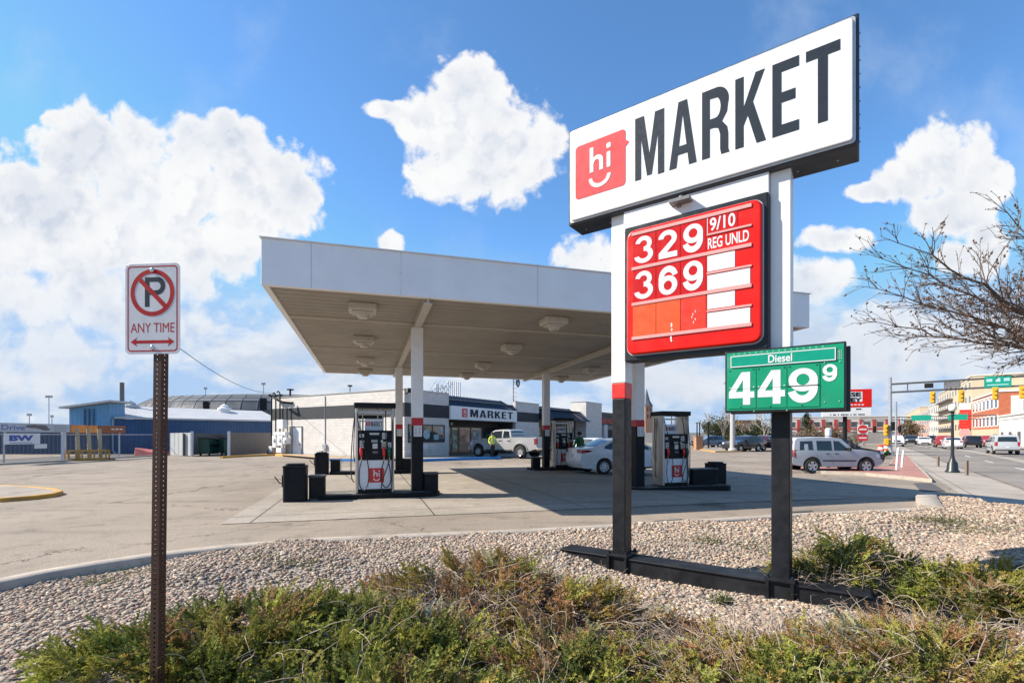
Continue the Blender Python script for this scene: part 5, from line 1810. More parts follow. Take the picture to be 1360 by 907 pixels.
for (x, z) in ((-0.8, 8.5), (0.4, 8.5), (-0.8, 11.3), (0.4, 11.3)):
    mb = MB()
    mb.box(x, x + 0.5, -1.75, -1.701, z, z + 1.5)
    mb.build('louvre', M_FRAME, CT)
mb = MB()
mb.lathe([(2.6, 13.5), (1.4, 15.5), (0.0, 20.8)], 8)
mb.build('spire', mat('spire_slate', (0.09, 0.10, 0.12), 0.6), CT)
# traffic signal gantry
def signal_head(parent, x, y, z, h=1.05, w=0.36, m=None):
    mb = MB()
    mb.box(x - w / 2, x + w / 2, y - 0.12, y + 0.12, z - h, z)
    s = mb.build('signal_head', m or MATS['signal_yellow'], parent, bevel=0.03)
    mb = MB()
    for k in range(3):
        zz = z - h * (0.17 + 0.33 * k)
        mb.lathe([(0.13, -0.30), (0.13, -0.12)], 10, (x, y, zz), 'y')
    mb.build('visor', m or MATS['signal_yellow'], s)
    mb = MB()
    for k in range(3):
        zz = z - h * (0.17 + 0.33 * k)
        mb.lathe([(0.115, -0.14), (0.0, -0.15)], 10, (x, y, zz), 'y')
    mb.build('lens', mat('signal_lens', (0.05, 0.03, 0.02), 0.2), s)
    return s
mat('signal_yellow', (0.60, 0.34, 0.02), 0.45, var=0.05)
M_TEAL = mat('street_sign_green', (0.0, 0.25, 0.17), 0.4, var=0.05)
P0 = Vector((34.0, 44.0, gz(34, 44)))
A1 = Vector((42.5, 35.2, 0))
ga = math.atan2(A1.y - P0.y, A1.x - P0.x)
GL = (Vector((A1.x, A1.y)) - Vector((P0.x, P0.y))).length
TS = thing('traffic_signal', 'tall grey signal gantry with yellow heads over the street', 'traffic signal', P0, ga)
def gt(u):
    """distance along the gantry arm seen at photo column u"""
    k = (u - CU) / FPX
    d = Vector((math.cos(ga), math.sin(ga)))
    return (k * P0.y - P0.x) / (d.x - k * d.y)
mb = MB()
mb.tube([(0, 0, -0.2), (0, 0, 7.0)], [0.17, 0.12], 10)
mb.lathe([(0.3, -0.1), (0.3, 0.25), (0.2, 0.4)], 10)
mb.build('pole', M_GALV, TS)
za, zb_ = 6.38, 5.65
mb = MB()
mb.tube([(0, 0, za), (GL, 0, za)], [0.09, 0.07], 8)
mb.tube([(0, 0, zb_), (GL, 0, zb_)], [0.09, 0.07], 8)
for k in range(5):
    mb.cyl((GL * (k + 0.5) / 5, 0, zb_), (GL * (k + 0.5) / 5, 0, za), 0.04, 6)
mb.build('arm', mat('arm_grey', (0.10, 0.105, 0.11), 0.4, metal=0.4), TS)
for u in (1239, 1277, 1322, 1358):
    signal_head(TS, gt(u), -0.1, zb_ - 0.12 if u < 1300 else zb_ - 0.02, 1.0)
signal_head(TS, -0.25, -0.25, 2.75, 1.0)
signal_head(TS, 0.22, -0.2, 3.0, 0.8, 0.3, M_BLACKP)
signal_head(TS, -0.15, -0.3, 1.5, 0.5, 0.5)
def gsign(u0, u1, z0, z1, m, nm):
    mb = MB()
    a, b = gt(u0), gt(u1)
    mb.box(a, b, -0.2, -0.14, z0, z1)
    s = mb.build(nm, m, TS, bevel=0.01)
    return s, a, b
s_, a, b = gsign(1307.5, 1343.5, 5.62, 6.52, M_TEAL, 'street_sign')
mb = MB()
for k, (x0, x1, z0, z1) in enumerate(((0.08, 0.3, 6.08, 6.32), (0.42, 0.6, 6.05, 6.34), (0.72, 0.94, 6.08, 6.32), (0.1, 0.9, 5.78, 5.86))):
    mb.prism(rrect(a + (b - a) * x0, a + (b - a) * x1, z0, z1, 0.04), -0.2005, -0.206)
mb.build('sign_marks', mat('mark_pale', (0.30, 0.50, 0.52), 0.5), s_)
gsign(1228, 1240, 5.85, 6.25, M_BLACKP, 'camera_box')
gsign(1254, 1276, 5.75, 6.3, mat('sign_back', (0.12, 0.12, 0.13), 0.5, var=0.3, scale=3), 'sign_panel')
P1 = Vector((51, 65, gz(51, 65)))
T2 = thing('traffic_signal', 'farther thin signal mast with two small green signs', 'traffic signal', P1, ga)
mb = MB()
mb.cyl((0, 0, -0.2), (0, 0, 6.2), 0.13, 8)
mb.build('pole', M_GALV, T2)
mb = MB()
mb.tube([(-4, 0, 4.15), (9.5, 0, 4.15)], 0.06, 6)
mb.tube([(-4, 0, 3.75), (9.5, 0, 3.75)], 0.05, 6)
mb.build('arm', MATS['arm_grey'], T2)
for (x0, x1) in ((1.6, 3.6), (5.2, 7.0)):
    mb = MB()
    mb.box(x0, x1, -0.12, -0.07, 3.65, 4.35)
    mb.build('street_sign', M_TEAL, T2)
for x in (-2.3, 0.4):
    signal_head(T2, x, -0.1, 3.0, 0.9, 0.34, M_BLACKP)
# street lamp with a round globe
q = G(1265, 627.5)
SL = thing('street_lamp', 'black cast street lamp with a white globe on the pavement', 'street lamp', q)
mb = MB()
mb.lathe([(0.30, 0), (0.30, 0.08), (0.24, 0.16), (0.21, 0.5), (0.13, 0.62), (0.10, 0.75), (0.075, 0.9), (0.055, 2.9), (0.10, 2.95), (0.06, 3.02), (0.13, 3.12)], 12)
mb.build('post', mat('lamp_black', (0.018, 0.022, 0.022), 0.4), SL, smooth=True)
mb = MB()
mb.blob((0, 0, 3.31), (0.175, 0.175, 0.20), 14, 10)
mb.build('globe', mat('globe_white', (0.78, 0.76, 0.70), 0.3), SL, smooth=True)
for (u, v, h, lab) in ((1246, 619.5, 0.62, 'short weathered wooden stake left of the street lamp'), (1284, 631.5, 0.72, 'short weathered wooden stake right of the street lamp')):
    q = G(u, v)
    mb = MB()
    mb.box(-0.05, 0.05, -0.05, 0.05, -0.1, h)
    tag(mb.build('stake', mat('old_wood', (0.20, 0.15, 0.11), 0.8), loc=q, bevel=0.01), lab, 'stake', 'wooden stakes by the street')
for (u, v, h, lab) in ((1190.5, 627.5, 1.25, 'leaning white marker post nearer the silver SUV'), (1197.5, 624, 1.05, 'white marker post nearer the street')):
    q = G(u, v)
    mb = MB()
    mb.tube([(0, 0, -0.1), (0.04, 0, h * 0.5), (0.10, 0, h)], 0.055, 8)
    mb.blob((0.10, 0, h), (0.055, 0.055, 0.04))
    tag(mb.build('marker_post', M_WHITE, loc=q), lab, 'post', 'white marker posts on the red gravel')
# painted pole on the red gravel island
q = G(1100, 624)
q.z += 0.12
PB = thing('painted_pole', 'short thick pole painted black, red and white on the red gravel', 'pole', q)
mb = MB()
mb.cyl((0, 0, -0.2), (0, 0, 1.22), 0.10, 12, 0)
mb.lathe([(0.105, 1.22), (0.16, 1.36), (0.16, 1.42)], 12, mi=1)
mb.lathe([(0.155, 1.42), (0.155, 2.12), (0.10, 2.18), (0.0, 2.19)], 12, mi=2)
mb.build('shaft', [M_BLACK, M_REDP, M_WHITE], PB, smooth=True)
# reader board sign
q = G(1123, 600)
Y = 50.0
q = at(1123, 578, Y)
RB = thing('reader_board', 'red and white reader board sign on a dark pole beyond the silver SUV', 'sign', (q.x, Y, gz(q.x, Y)), R(-20))
zt = lambda v: CAMZ + (CV - v) / FPX * Y - gz(q.x, Y)
k_ = Y / FPX
mb = MB()
mb.cyl((0, 0.2, -0.2), (0, 0.2, zt(545)), 0.2, 10)
mb.build('pole', M_BLACKP, RB)
mb = MB()
mb.box(-27 * k_, 28.5 * k_, -0.25, 0.25, zt(541), zt(517.5))
rp = mb.build('red_panel', M_RED, RB, bevel=0.02)
mb = MB()
text(mb, 'SE', 5 * k_, zt(527), 5.5 * k_, -0.26, 11 * k_, 0.04, 0.02, 0)
text(mb, 'EY', 5 * k_, zt(534), 5.5 * k_, -0.26, 12 * k_, 0.04, 0.02, 0)
for (a, b, c) in ((4.2, 522, 0), (4.2, 528.5, 0)):
    mb.box(a * k_, 18 * k_, -0.255, -0.2505, zt(b + 5.4), zt(b - 1.2), 1)
for i in range(5):
    mb.box((1 + i * 4) * k_, (3.6 + i * 4) * k_, -0.256, -0.2505, zt(538.6), zt(537.2), 1)
mb.build('lettering', [M_BLACKP, M_ACRYL], rp)
mb = MB()
mb.box(-27 * k_, 28 * k_, -0.22, 0.22, zt(553), zt(541.2))
wp = mb.build('white_panel', M_WHITE, RB, bevel=0.02)
mb = MB()
random.seed(3)
x = -18.0
while x < 20:
    w_ = random.choice((0.9, 1.2, 1.6))
    mb.box(x * k_, (x + w_) * k_, -0.225, -0.2205, zt(551.6), zt(549.8))
    x += w_ + random.choice((0.4, 0.5, 2.2))
mb.box(11 * k_, 17 * k_, -0.225, -0.2205, zt(544.5), zt(542.8))
mb.build('letter_row', M_CHAR, wp)
# no-entry signs
q = at(1146, 578, 40)
DN = thing('road_sign', 'round red no entry sign over a smaller red panel on a thin post', 'road sign', (q.x, 40, gz(q.x, 40)), R(-15))
mb = MB()
mb.cyl((0, 0.05, 0), (0, 0.05, 2.9), 0.035, 6)
mb.build('post', M_GALV, DN)
mb = MB()
mb.box(-0.38, 0.38, 0, 0.02, 1.95, 2.72, 1)
mb.lathe([(0.36, -0.01), (0.36, -0.001)], 20, (0, 0, 2.33), 'y', 0)
mb.box(-0.26, 0.26, -0.02, -0.011, 2.27, 2.39, 1)
mb.build('no_entry_plate', [M_REDP, M_WHITE], DN)
mb = MB()
mb.box(-0.36, 0.36, 0, 0.02, 1.4, 1.85, 0)
mb.box(-0.28, 0.28, -0.006, -0.001, 1.58, 1.68, 1)
mb.build('wrong_way_plate', [M_REDP, M_WHITE], DN)
# red blade sign on the facade
q = Vector((*st(146, 17.2), 0))
BS = thing('blade_sign', 'tall red and white blade sign projecting over the street', 'sign', (q.x, q.y, 0), math.atan2(SN.y, SN.x))
mb = MB()
mb.box(-0.6, 1.3, -0.2, 0.2, 6.6, 8.6, 1)
mb.box(-0.6, 1.3, -0.2, 0.2, 3.0, 6.55, 0)
mb.box(-0.6, 1.3, -0.21, -0.201, 6.6, 7.2, 0)
for k in range(4):
    mb.box(-0.2, 0.9, -0.22, -0.201, 3.5 + k * 0.75, 3.6 + k * 0.75, 2)
mb.lathe([(1.0, -0.2), (1.0, 0.2)], 20, (0.35, 0, 2.0), 'y', 3)
mb.build('panel', [M_REDP, M_WHITE, M_ORANGE, mat('pale_pink', (0.6, 0.3, 0.3), 0.5)], BS)
# light pole, brick pillar, slim posts and traffic drums
q = at(973, 578, 52)
LP = thing('light_pole', 'thick pale grey light pole standing beside the black parked cars', 'light pole', (q.x, 52, gz(q.x, 52)))
mb = MB()
mb.tube([(0, 0, -0.2), (0, 0, 7.2)], [0.28, 0.22], 12)
mb.lathe([(0.45, -0.1), (0.45, 0.3), (0.3, 0.4)], 12)
mb.build('shaft', mat('pole_grey', (0.42, 0.41, 0.40), 0.5), LP)
mb = MB()
mb.box(-0.9, 0.9, -0.2, 0.2, 7.2, 7.4)
mb.build('lamp_head', M_GALV, LP)
q = G(927.5, 597)
BP = thing('brick_pillar', 'short tan brick pillar with two black posts at the lot edge', 'pillar', (q.x, q.y, q.z))
mb = MB()
mb.box(-0.42, 0.42, -0.42, 0.42, -0.2, 1.55)
mb.box(-0.48, 0.48, -0.48, 0.48, 1.55, 1.65)
mb.build('shaft', mat('tan_brick', (0.42, 0.21, 0.11), 0.8, var=0.15, scale=4), BP)
for x in (-0.16, 0.16):
    mb = MB()
    mb.cyl((x, 0, 1.65), (x, 0, 3.25), 0.07, 8)
    mb.build('black_post', M_BLACKP, BP)
mb = MB()
mb.box(-0.3, 0.3, -0.12, 0.12, 3.25, 3.32)
mb.build('post_cap', M_BLACKP, BP)
q = at(941, 578, 62)
mb = MB()
mb.cyl((0, 0, -0.2), (0, 0, 3.3), 0.11, 8)
mb.blob((0, 0, 3.3), (0.16, 0.16, 0.2))
tag(mb.build('black_bollard_post', M_BLACKP, loc=(q.x, 62, gz(q.x, 62))), 'single dark post right of the tan brick pillar', 'post')
lot = [tuple(G(*p)[:2]) for p in ((930, 597.8), (950, 600.5), (985, 600.0), (992, 597), (985, 592.0), (945, 591.2), (934, 594))]
island('kerb_island', lot, 'low kerbed island with a yellow edge in front of the blue grey SUV', M_CONC, M_YELLOW)
for (u, v, lab) in ((1170, 606, 'orange and white traffic drum farther from the pole'), (1177, 604, 'orange and white traffic drum at the signal pole')):
    q = G(u, v)
    mb = MB()
    for k in range(5):
        mb.lathe([(0.30 - 0.025 * k, k * 0.2), (0.275 - 0.025 * k, k * 0.2 + 0.2)], 12, mi=k % 2)
    tag(mb.build('traffic_drum', [M_ORANGE, M_WHITE], loc=q), lab, 'traffic drum', 'traffic drums by the signal')

# ================================================================== VEHICLES
def bisect_profile(poly, xs, zs):
    bm = bmesh.new()
    bm.faces.new([bm.verts.new((x, 0, z)) for x, z in poly])
    for x in xs:
        bmesh.ops.bisect_plane(bm, geom=bm.verts[:] + bm.edges[:] + bm.faces[:], dist=1e-5, plane_co=(x, 0, 0), plane_no=(1, 0, 0))
    for z in zs:
        bmesh.ops.bisect_plane(bm, geom=bm.verts[:] + bm.edges[:] + bm.faces[:], dist=1e-5, plane_co=(0, 0, z), plane_no=(0, 0, 1))
    bmesh.ops.triangulate(bm, faces=[f for f in bm.faces if len(f.verts) > 4])
    bm.verts.index_update()
    V = [v.co.copy() for v in bm.verts]
    Fc = [[v.index for v in f.verts] for f in bm.faces]
    B = [(e.verts[0].index, e.verts[1].index) for e in bm.edges if len(e.link_faces) == 1]
    bm.free()
    return V, Fc, B
class Car:
    def __init__(s, x0, x1, hw, belt, roof, tumble=0.17, bow=0.10, crown=0.035, bed=None):
        s.__dict__.update(locals())
    def w(s, x, z):
        L = (s.x1 - s.x0) / 2
        xc = (s.x1 + s.x0) / 2
        e = abs((x - xc) / L)
        w = s.hw * (1 - 0.10 * max(0, e - 0.55) ** 1.6 / 0.45 ** 1.6)
        if z > s.belt:
            w -= s.tumble * (z - s.belt) / (s.roof - s.belt)
        else:
            w -= 0.035 * ((s.belt - z) / s.belt) ** 1.5
            w -= 0.025 * max(0, (z - s.belt * 0.72) / (s.belt * 0.28)) ** 2
        return w
    def pt(s, x, z, t):
        w = s.w(x, z)
        L = (s.x1 - s.x0) / 2
        xc = (s.x1 + s.x0) / 2
        q = (x - xc) / L
        return (x + s.bow * (1 - t * t) * (abs(q) ** 5) * (1 if q > 0 else -1), t * w, z + (s.crown * (1 - t * t) if z > s.belt * 0.75 else 0))
    def body(s, poly):
        V, Fc, B = bisect_profile(poly, np.arange(s.x0 + 0.15, s.x1, 0.22), [0.35, 0.5, 0.65, 0.8, s.belt, (s.belt + s.roof) / 2])
        mb = MB()
        n = len(V)
        mb.add([s.pt(v.x, v.z, -1) for v in V] + [s.pt(v.x, v.z, 1) for v in V], Fc + [[i + n for i in f[::-1]] for f in Fc])
        ts = [-0.85, -0.5, 0, 0.5, 0.85]
        ids = {}
        for i in sorted({k for e in B for k in e}):
            v = V[i]
            col = [i]
            o = len(mb.v)
            for t in ts:
                p = list(s.pt(v.x, v.z, t))
                if s.bed and s.bed[0] <= v.x <= s.bed[1] and v.z > s.belt * 0.9:
                    p[2] = s.bed[2]
                mb.v.append(tuple(p))
            ids[i] = [i] + [o + k for k in range(len(ts))] + [i + n]
        for a, b in B:
            A_, B_ = ids[a], ids[b]
            for k in range(len(A_) - 1):
                mb.f.append((A_[k], A_[k + 1], B_[k + 1], B_[k]))
                mb.m.append(0)
        return mb
    def side(s, mb, poly, off=0.006, mi=0, sides=(-1, 1), sub=3):
        for sd in sides:
            c = (sum(p[0] for p in poly) / len(poly), sum(p[1] for p in poly) / len(poly))
            vs = []
            for (x, z) in poly:
                p = s.pt(x, z, sd)
                vs.append((p[0], p[1] + sd * off, p[2]))
            mb.add(vs, [tuple(range(len(vs)))], mi)
    def across(s, mb, pa, pb, t0=0.86, off=0.008, mi=0, ts=None):
        """panel across the car between two profile points"""
        d = Vector((pb[0] - pa[0], 0, pb[1] - pa[1])).normalized()
        nrm = Vector((-d.z, 0, d.x))
        if nrm.z < -0.05 or (abs(nrm.z) <= 0.05 and nrm.x * (pa[0] - (s.x0 + s.x1) / 2) < 0):
            nrm = -nrm
        ts = ts or [-t0, -t0 * 0.5, 0, t0 * 0.5, t0]
        vs, m = [], 4
        for k in range(m + 1):
            x = pa[0] + (pb[0] - pa[0]) * k / m
            z = pa[1] + (pb[1] - pa[1]) * k / m
            for t in ts:
                p = Vector(s.pt(x, z, t)) + nrm * off
                vs.append(p)
        n = len(ts)
        mb.add(vs, [(k * n + i, k * n + i + 1, (k + 1) * n + i + 1, (k + 1) * n + i) for k in range(m) for i in range(n - 1)], mi)
def wheels(t, xr, xf, y, r, spokes=10, rimf=0.66, mrim=None, width=0.22):
    for x in (xr, xf):
        for sd in (-1, 1):
            w = width
            yo = sd * y
            yi = yo - sd * w
            mb = MB()
            pr = [(r * rimf, 0.006), (r * 0.92, 0), (r, 0.03), (r, w - 0.03), (r * 0.92, w), (r * rimf, w)]
            mb.lathe([(a, yo - sd * h) for a, h in pr], 28, (x, 0, r), 'y', close=True)
            wh = mb.build('wheel', M_TYRE, t, smooth=True, angle=50)
            mb = MB()
            R_ = r * rimf
            mb.lathe([(R_ * 1.0, yo - sd * 0.008), (R_ * 0.90, yo - sd * 0.02), (R_ * 0.90, yo - sd * 0.06), (R_ * 1.0, yo - sd * 0.06)], 28, (x, 0, r), 'y', 0, close=True)
            mb.lathe([(R_ * 0.92, yo - sd * 0.06), (0.0, yo - sd * 0.07)], 24, (x, 0, r), 'y', 1)
            for k in range(spokes):
                a = 2 * PI * k / spokes
                T = Matrix.Translation((x, yo - sd * 0.03, r)) @ Matrix.Rotation(a, 4, 'Y')
                ww = R_ * 1.9 / spokes
                mb.add([(-ww * 0.55, 0, 0.03), (ww * 0.55, 0, 0.03), (ww * 0.75, 0, R_ * 0.95), (-ww * 0.75, 0, R_ * 0.95), (-ww * 0.55, sd * -0.03, 0.03), (ww * 0.55, sd * -0.03, 0.03), (ww * 0.75, sd * -0.03, R_ * 0.95), (-ww * 0.75, sd * -0.03, R_ * 0.95)],
                       [(0, 1, 2, 3), (4, 5, 6, 7), (0, 1, 5, 4), (1, 2, 6, 5), (2, 3, 7, 6), (3, 0, 4, 7)], 0, T)
            mb.lathe([(R_ * 0.22, yo - sd * 0.05), (R_ * 0.22, yo - sd * 0.018), (0, yo - sd * 0.014)], 12, (x, 0, r), 'y', 0)
            mb.build('rim', [mrim or M_RIM, M_BLACKP], wh, smooth=True)
def archpts(xc, r, z, n=9):
    return [(xc + r * math.cos(a), r * 0.0 + z + r * math.sin(a)) for a in np.linspace(0, PI, n)]
M_CWHITE = mat('car_white', (0.70, 0.70, 0.71), 0.3, var=0.02, coat=0.6)
M_CSILVER = mat('car_silver', (0.40, 0.415, 0.44), 0.35, var=0.02, coat=0.4)
M_CBLACK = mat('car_black', (0.012, 0.012, 0.014), 0.2, var=0.05, coat=0.8)
M_CMAROON = mat('car_maroon', (0.05, 0.012, 0.014), 0.2, var=0.05, coat=0.8)
M_CBLUE = mat('car_bluegrey', (0.10, 0.15, 0.21), 0.25, var=0.05, coat=0.8)
M_CRED = mat('car_red', (0.30, 0.03, 0.025), 0.25, var=0.05, coat=0.8)
M_CTRIM = mat('trim_black', (0.015, 0.015, 0.016), 0.5)
M_PLATE = mat('plate_white', (0.6, 0.6, 0.6), 0.5, var=0.3, scale=30)
def make_sedan(label):
    t = thing('parked_car', label, 'car', (0, 0, 0))
    c = Car(-1.02, 3.62, 0.90, 0.97, 1.45)
    rl, zl = 0.365, 0.25
    prof = [(-0.90, 0.26), (-1.00, 0.42), (-1.02, 0.62), (-0.98, 0.86), (-0.96, 1.03), (-0.80, 1.07), (-0.42, 1.10), (0.0, 1.27), (0.32, 1.39), (0.75, 1.445), (1.15, 1.445), (1.5, 1.40), (1.75, 1.31), (2.4, 1.02), (2.9, 0.93), (3.3, 0.82), (3.56, 0.66), (3.62, 0.48), (3.55, 0.24), (3.06, 0.20)]
    prof += [(2.7 + rl * math.cos(a), 0.32 + rl * math.sin(a)) for a in np.linspace(-0.3, PI + 0.3, 11)] + [(0.36, 0.18)] + [(rl * math.cos(a), 0.32 + rl * math.sin(a)) for a in np.linspace(-0.3, PI + 0.3, 11)]
    c.body(prof).build('body', M_CWHITE, t, smooth=True, angle=32, bevel=0.02)
    mb = MB()
    c.across(mb, (2.33, 1.045), (1.72, 1.315), 0.88)
    mb.build('windshield', M_CARGL, t, smooth=True)
    mb = MB()
    c.across(mb, (-0.36, 1.125), (0.26, 1.365), 0.86)
    mb.build('rear_window', M_CARGL, t, smooth=True)
    for sd in (-1, 1):
        for poly in ([(-0.02, 1.06), (0.02, 1.13), (0.36, 1.31), (0.62, 1.375), (0.98, 1.385), (0.98, 1.00), (0.2, 1.02)], [(1.05, 1.00), (1.05, 1.385), (1.42, 1.365), (1.68, 1.27), (2.18, 1.02)]):
            mb = MB()
            c.side(mb, poly, sides=(sd,))
            mb.build('side_window', M_CARGL, t)
        mb = MB()
        p = c.pt(2.05, 1.02, sd)
        mb.blob((p[0], p[1] + sd * 0.09, p[2] + 0.04), (0.07, 0.11, 0.075))
        mb.build('mirror', M_CWHITE, t, smooth=True)
        for x in (0.62, 1.55):
            mb = MB()
            p = c.pt(x, 0.90, sd)
            mb.box(p[0] - 0.09, p[0] + 0.09, min(p[1], p[1] + sd * 0.035), max(p[1], p[1] + sd * 0.035), 0.885, 0.915)
            mb.build('door_handle', M_CWHITE, t, bevel=0.008)
        mb = MB()
        for (xa, za, xb, zb2) in ((1.015, 0.30, 1.015, 0.98), (2.16, 0.34, 2.20, 0.98), (0.16, 0.72, 0.06, 1.02)):
            c.side(mb, [(xa - 0.006, za), (xa + 0.006, za), (xb + 0.006, zb2), (xb - 0.006, zb2)], 0.004, 0, (sd,))
        c.side(mb, [(0.42, 0.20), (2.28, 0.21), (2.28, 0.28), (0.42, 0.27)], 0.005, 0, (sd,))
        mb.build('door_gap', M_CTRIM, t)
        mb = MB()
        ts = [sd * k for k in (0.62, 0.75, 0.88, 1.0)]
        c.across(mb, (-0.985, 0.86), (-0.975, 1.0), off=0.022, ts=ts)
        c.side(mb, [(-0.99, 0.86), (-0.72, 0.90), (-0.50, 0.955), (-0.72, 0.995), (-0.985, 1.0)], 0.022, 0, (sd,))
        mb.build('taillight', M_LAMPR, t)
        mb = MB()
        c.side(mb, [(3.05, 0.80), (3.50, 0.62), (3.53, 0.69), (3.15, 0.86)], 0.008, 0, (sd,))
        c.across(mb, (3.565, 0.62), (3.47, 0.73), off=0.012, ts=[sd * k for k in (0.6, 0.8, 0.98)])
        mb.build('headlight', M_LAMPW, t)
    mb = MB()
    c.across(mb, (-0.915, 0.27), (-1.005, 0.47), off=0.03, ts=[-0.92, -0.6, 0, 0.6, 0.92])
    mb.build('rear_bumper', M_CTRIM, t)
    mb = MB()
    c.across(mb, (-1.012, 0.66), (-0.995, 0.80), off=0.014, ts=[-0.19, 0, 0.19])
    mb.build('licence_plate', M_PLATE, t)
    mb = MB()
    c.across(mb, (3.60, 0.30), (3.60, 0.56), off=0.012, ts=[-0.7, -0.35, 0, 0.35, 0.7])
    mb.build('grille', M_CTRIM, t)
    wheels(t, 0, 2.7, 0.875, 0.315, 10)
    return t
def make_suv(label, boxy=True):
    """boxy: short upright off-roader; otherwise a rounded crossover"""
    t = thing('parked_suv', label, 'car', (0, 0, 0))
    if boxy:
        c = Car(-0.95, 3.50, 0.90, 1.08, 1.78, tumble=0.13, bow=0.05)
        rl, wb, wr = 0.45, 2.65, 0.37
        prof = [(-0.80, 0.42), (-0.95, 0.50), (-0.95, 0.75), (-0.90, 1.05), (-0.80, 1.62), (-0.68, 1.75), (0.3, 1.79), (1.1, 1.78), (1.45, 1.74), (1.95, 1.25), (2.05, 1.18), (2.7, 1.13), (3.2, 1.07), (3.35, 0.98), (3.40, 0.72), (3.50, 0.68), (3.50, 0.48), (3.25, 0.38)]
        wins = [[(-0.62, 1.16), (-0.56, 1.60), (0.02, 1.62), (0.02, 1.16)], [(0.22, 1.15), (0.22, 1.62), (0.95, 1.62), (0.95, 1.14)], [(1.06, 1.14), (1.06, 1.62), (1.34, 1.60), (1.72, 1.24), (1.72, 1.15)]]
        ws, rwn = ((1.93, 1.27), (1.50, 1.69)), ((-0.88, 1.16), (-0.80, 1.60))
        body = M_CSILVER
    else:
        c = Car(-0.98, 3.62, 0.93, 1.05, 1.70, tumble=0.18, bow=0.10)
        rl, wb, wr = 0.42, 2.70, 0.36
        prof = [(-0.85, 0.35), (-0.97, 0.5), (-0.98, 0.8), (-0.90, 1.08), (-0.70, 1.45), (-0.55, 1.62), (0.1, 1.69), (0.9, 1.70), (1.4, 1.64), (2.2, 1.17), (2.8, 1.07), (3.3, 0.97), (3.55, 0.80), (3.62, 0.55), (3.5, 0.30)]
        wins = [[(-0.5, 1.14), (-0.35, 1.45), (0.1, 1.56), (0.1, 1.12)], [(0.18, 1.12), (0.18, 1.57), (0.95, 1.57), (0.95, 1.10)], [(1.03, 1.10), (1.03, 1.57), (1.35, 1.54), (1.95, 1.17), (1.95, 1.10)]]
        ws, rwn = ((2.13, 1.20), (1.44, 1.60)), ((-0.86, 1.12), (-0.66, 1.48))
        body = M_CBLACK
    prof += [(wb + rl * math.cos(a), wr + 0.02 + rl * math.sin(a)) for a in np.linspace(-0.1, PI + 0.1, 11)] + [(rl + 0.03, 0.33)] + [(rl * math.cos(a), wr + 0.02 + rl * math.sin(a)) for a in np.linspace(-0.1, PI + 0.1, 11)]
    c.body(prof).build('body', body, t, smooth=True, angle=32, bevel=0.025)
    mb = MB()
    c.across(mb, *ws, 0.88)
    mb.build('windshield', M_CARGL, t, smooth=True)
    mb = MB()
    c.across(mb, *rwn, 0.80)
    mb.build('rear_window', M_CARGL, t, smooth=True)
    for sd in (-1, 1):
        for poly in wins:
            mb = MB()
            c.side(mb, poly, sides=(sd,))
            mb.build('side_window', M_CARGL, t)
        mb = MB()
        p = c.pt(1.75, 1.16, sd)
        mb.box(p[0] - 0.06, p[0] + 0.06, min(p[1], p[1] + sd * 0.2), max(p[1], p[1] + sd * 0.2), 1.13, 1.29)
        mb.build('mirror', M_CTRIM, t, bevel=0.03)
        for x in (0.75, 1.18):
            mb = MB()
            p = c.pt(x, 0.98, sd)
            mb.box(p[0] - 0.1, p[0] + 0.1, min(p[1], p[1] + sd * 0.035), max(p[1], p[1] + sd * 0.035), 0.965, 1.0)
            mb.build('door_handle', M_CTRIM, t, bevel=0.008)
        mb = MB()
        for (xa, za, xb, zb2) in ((1.0, 0.42, 1.0, 1.10), (1.95, 0.45, 1.9, 1.12), (0.28, 0.80, 0.12, 1.12)):
            c.side(mb, [(xa - 0.006, za), (xa + 0.006, za), (xb + 0.006, zb2), (xb - 0.006, zb2)], 0.004, 0, (sd,))
        c.side(mb, [(0.5, 0.60), (2.15, 0.60), (2.15, 0.66), (0.5, 0.66)], 0.012, 0, (sd,))
        mb.build('door_gap', M_CTRIM, t)
        mb = MB()
        c.side(mb, [(-0.90, 0.80), (-0.80, 0.80), (-0.76, 1.18), (-0.86, 1.18)], 0.012, 0, (sd,))
        c.across(mb, (-0.945, 0.80), (-0.88, 1.15), off=0.012, ts=[sd * 0.8, sd * 0.9, sd])
        mb.build('taillight', M_LAMPR, t)
        mb = MB()
        xf = 3.37 if boxy else 3.52
        c.side(mb, [(xf - 0.22, 0.80), (xf - 0.02, 0.78), (xf - 0.04, 0.95), (xf - 0.24, 0.98)], 0.01, 0, (sd,))
        c.across(mb, (xf + 0.02, 0.78), (xf - 0.02, 0.95), off=0.012, ts=[sd * 0.62, sd * 0.8, sd * 0.97])
        mb.build('headlight', M_LAMPW, t)
    xf = 3.40 if boxy else 3.60
    mb = MB()
    c.across(mb, (xf, 0.74), (xf - 0.04, 0.95), off=0.012, ts=[-0.5, -0.25, 0, 0.25, 0.5])
    c.across(mb, (xf + (0.1 if boxy else 0.02), 0.45), (xf + (0.1 if boxy else 0.02), 0.62), off=0.012, ts=[-0.8, -0.4, 0, 0.4, 0.8])
    mb.build('grille', M_CTRIM, t)
    mb = MB()
    c.across(mb, (-0.955, 0.62), (-0.955, 0.74), off=0.014, ts=[-0.17, 0, 0.17])
    mb.build('licence_plate', M_PLATE, t)
    if boxy:
        mb = MB()
        for sd in (-1, 1):
            mb.tube([(-0.4, sd * 0.62, 1.80), (-0.35, sd * 0.62, 1.86), (1.1, sd * 0.62, 1.87), (1.15, sd * 0.62, 1.80)], 0.018, 6)
        mb.build('roof_rack', M_CTRIM, t)
    wheels(t, 0, wb, 0.90, wr, 5, 0.64)
    return t
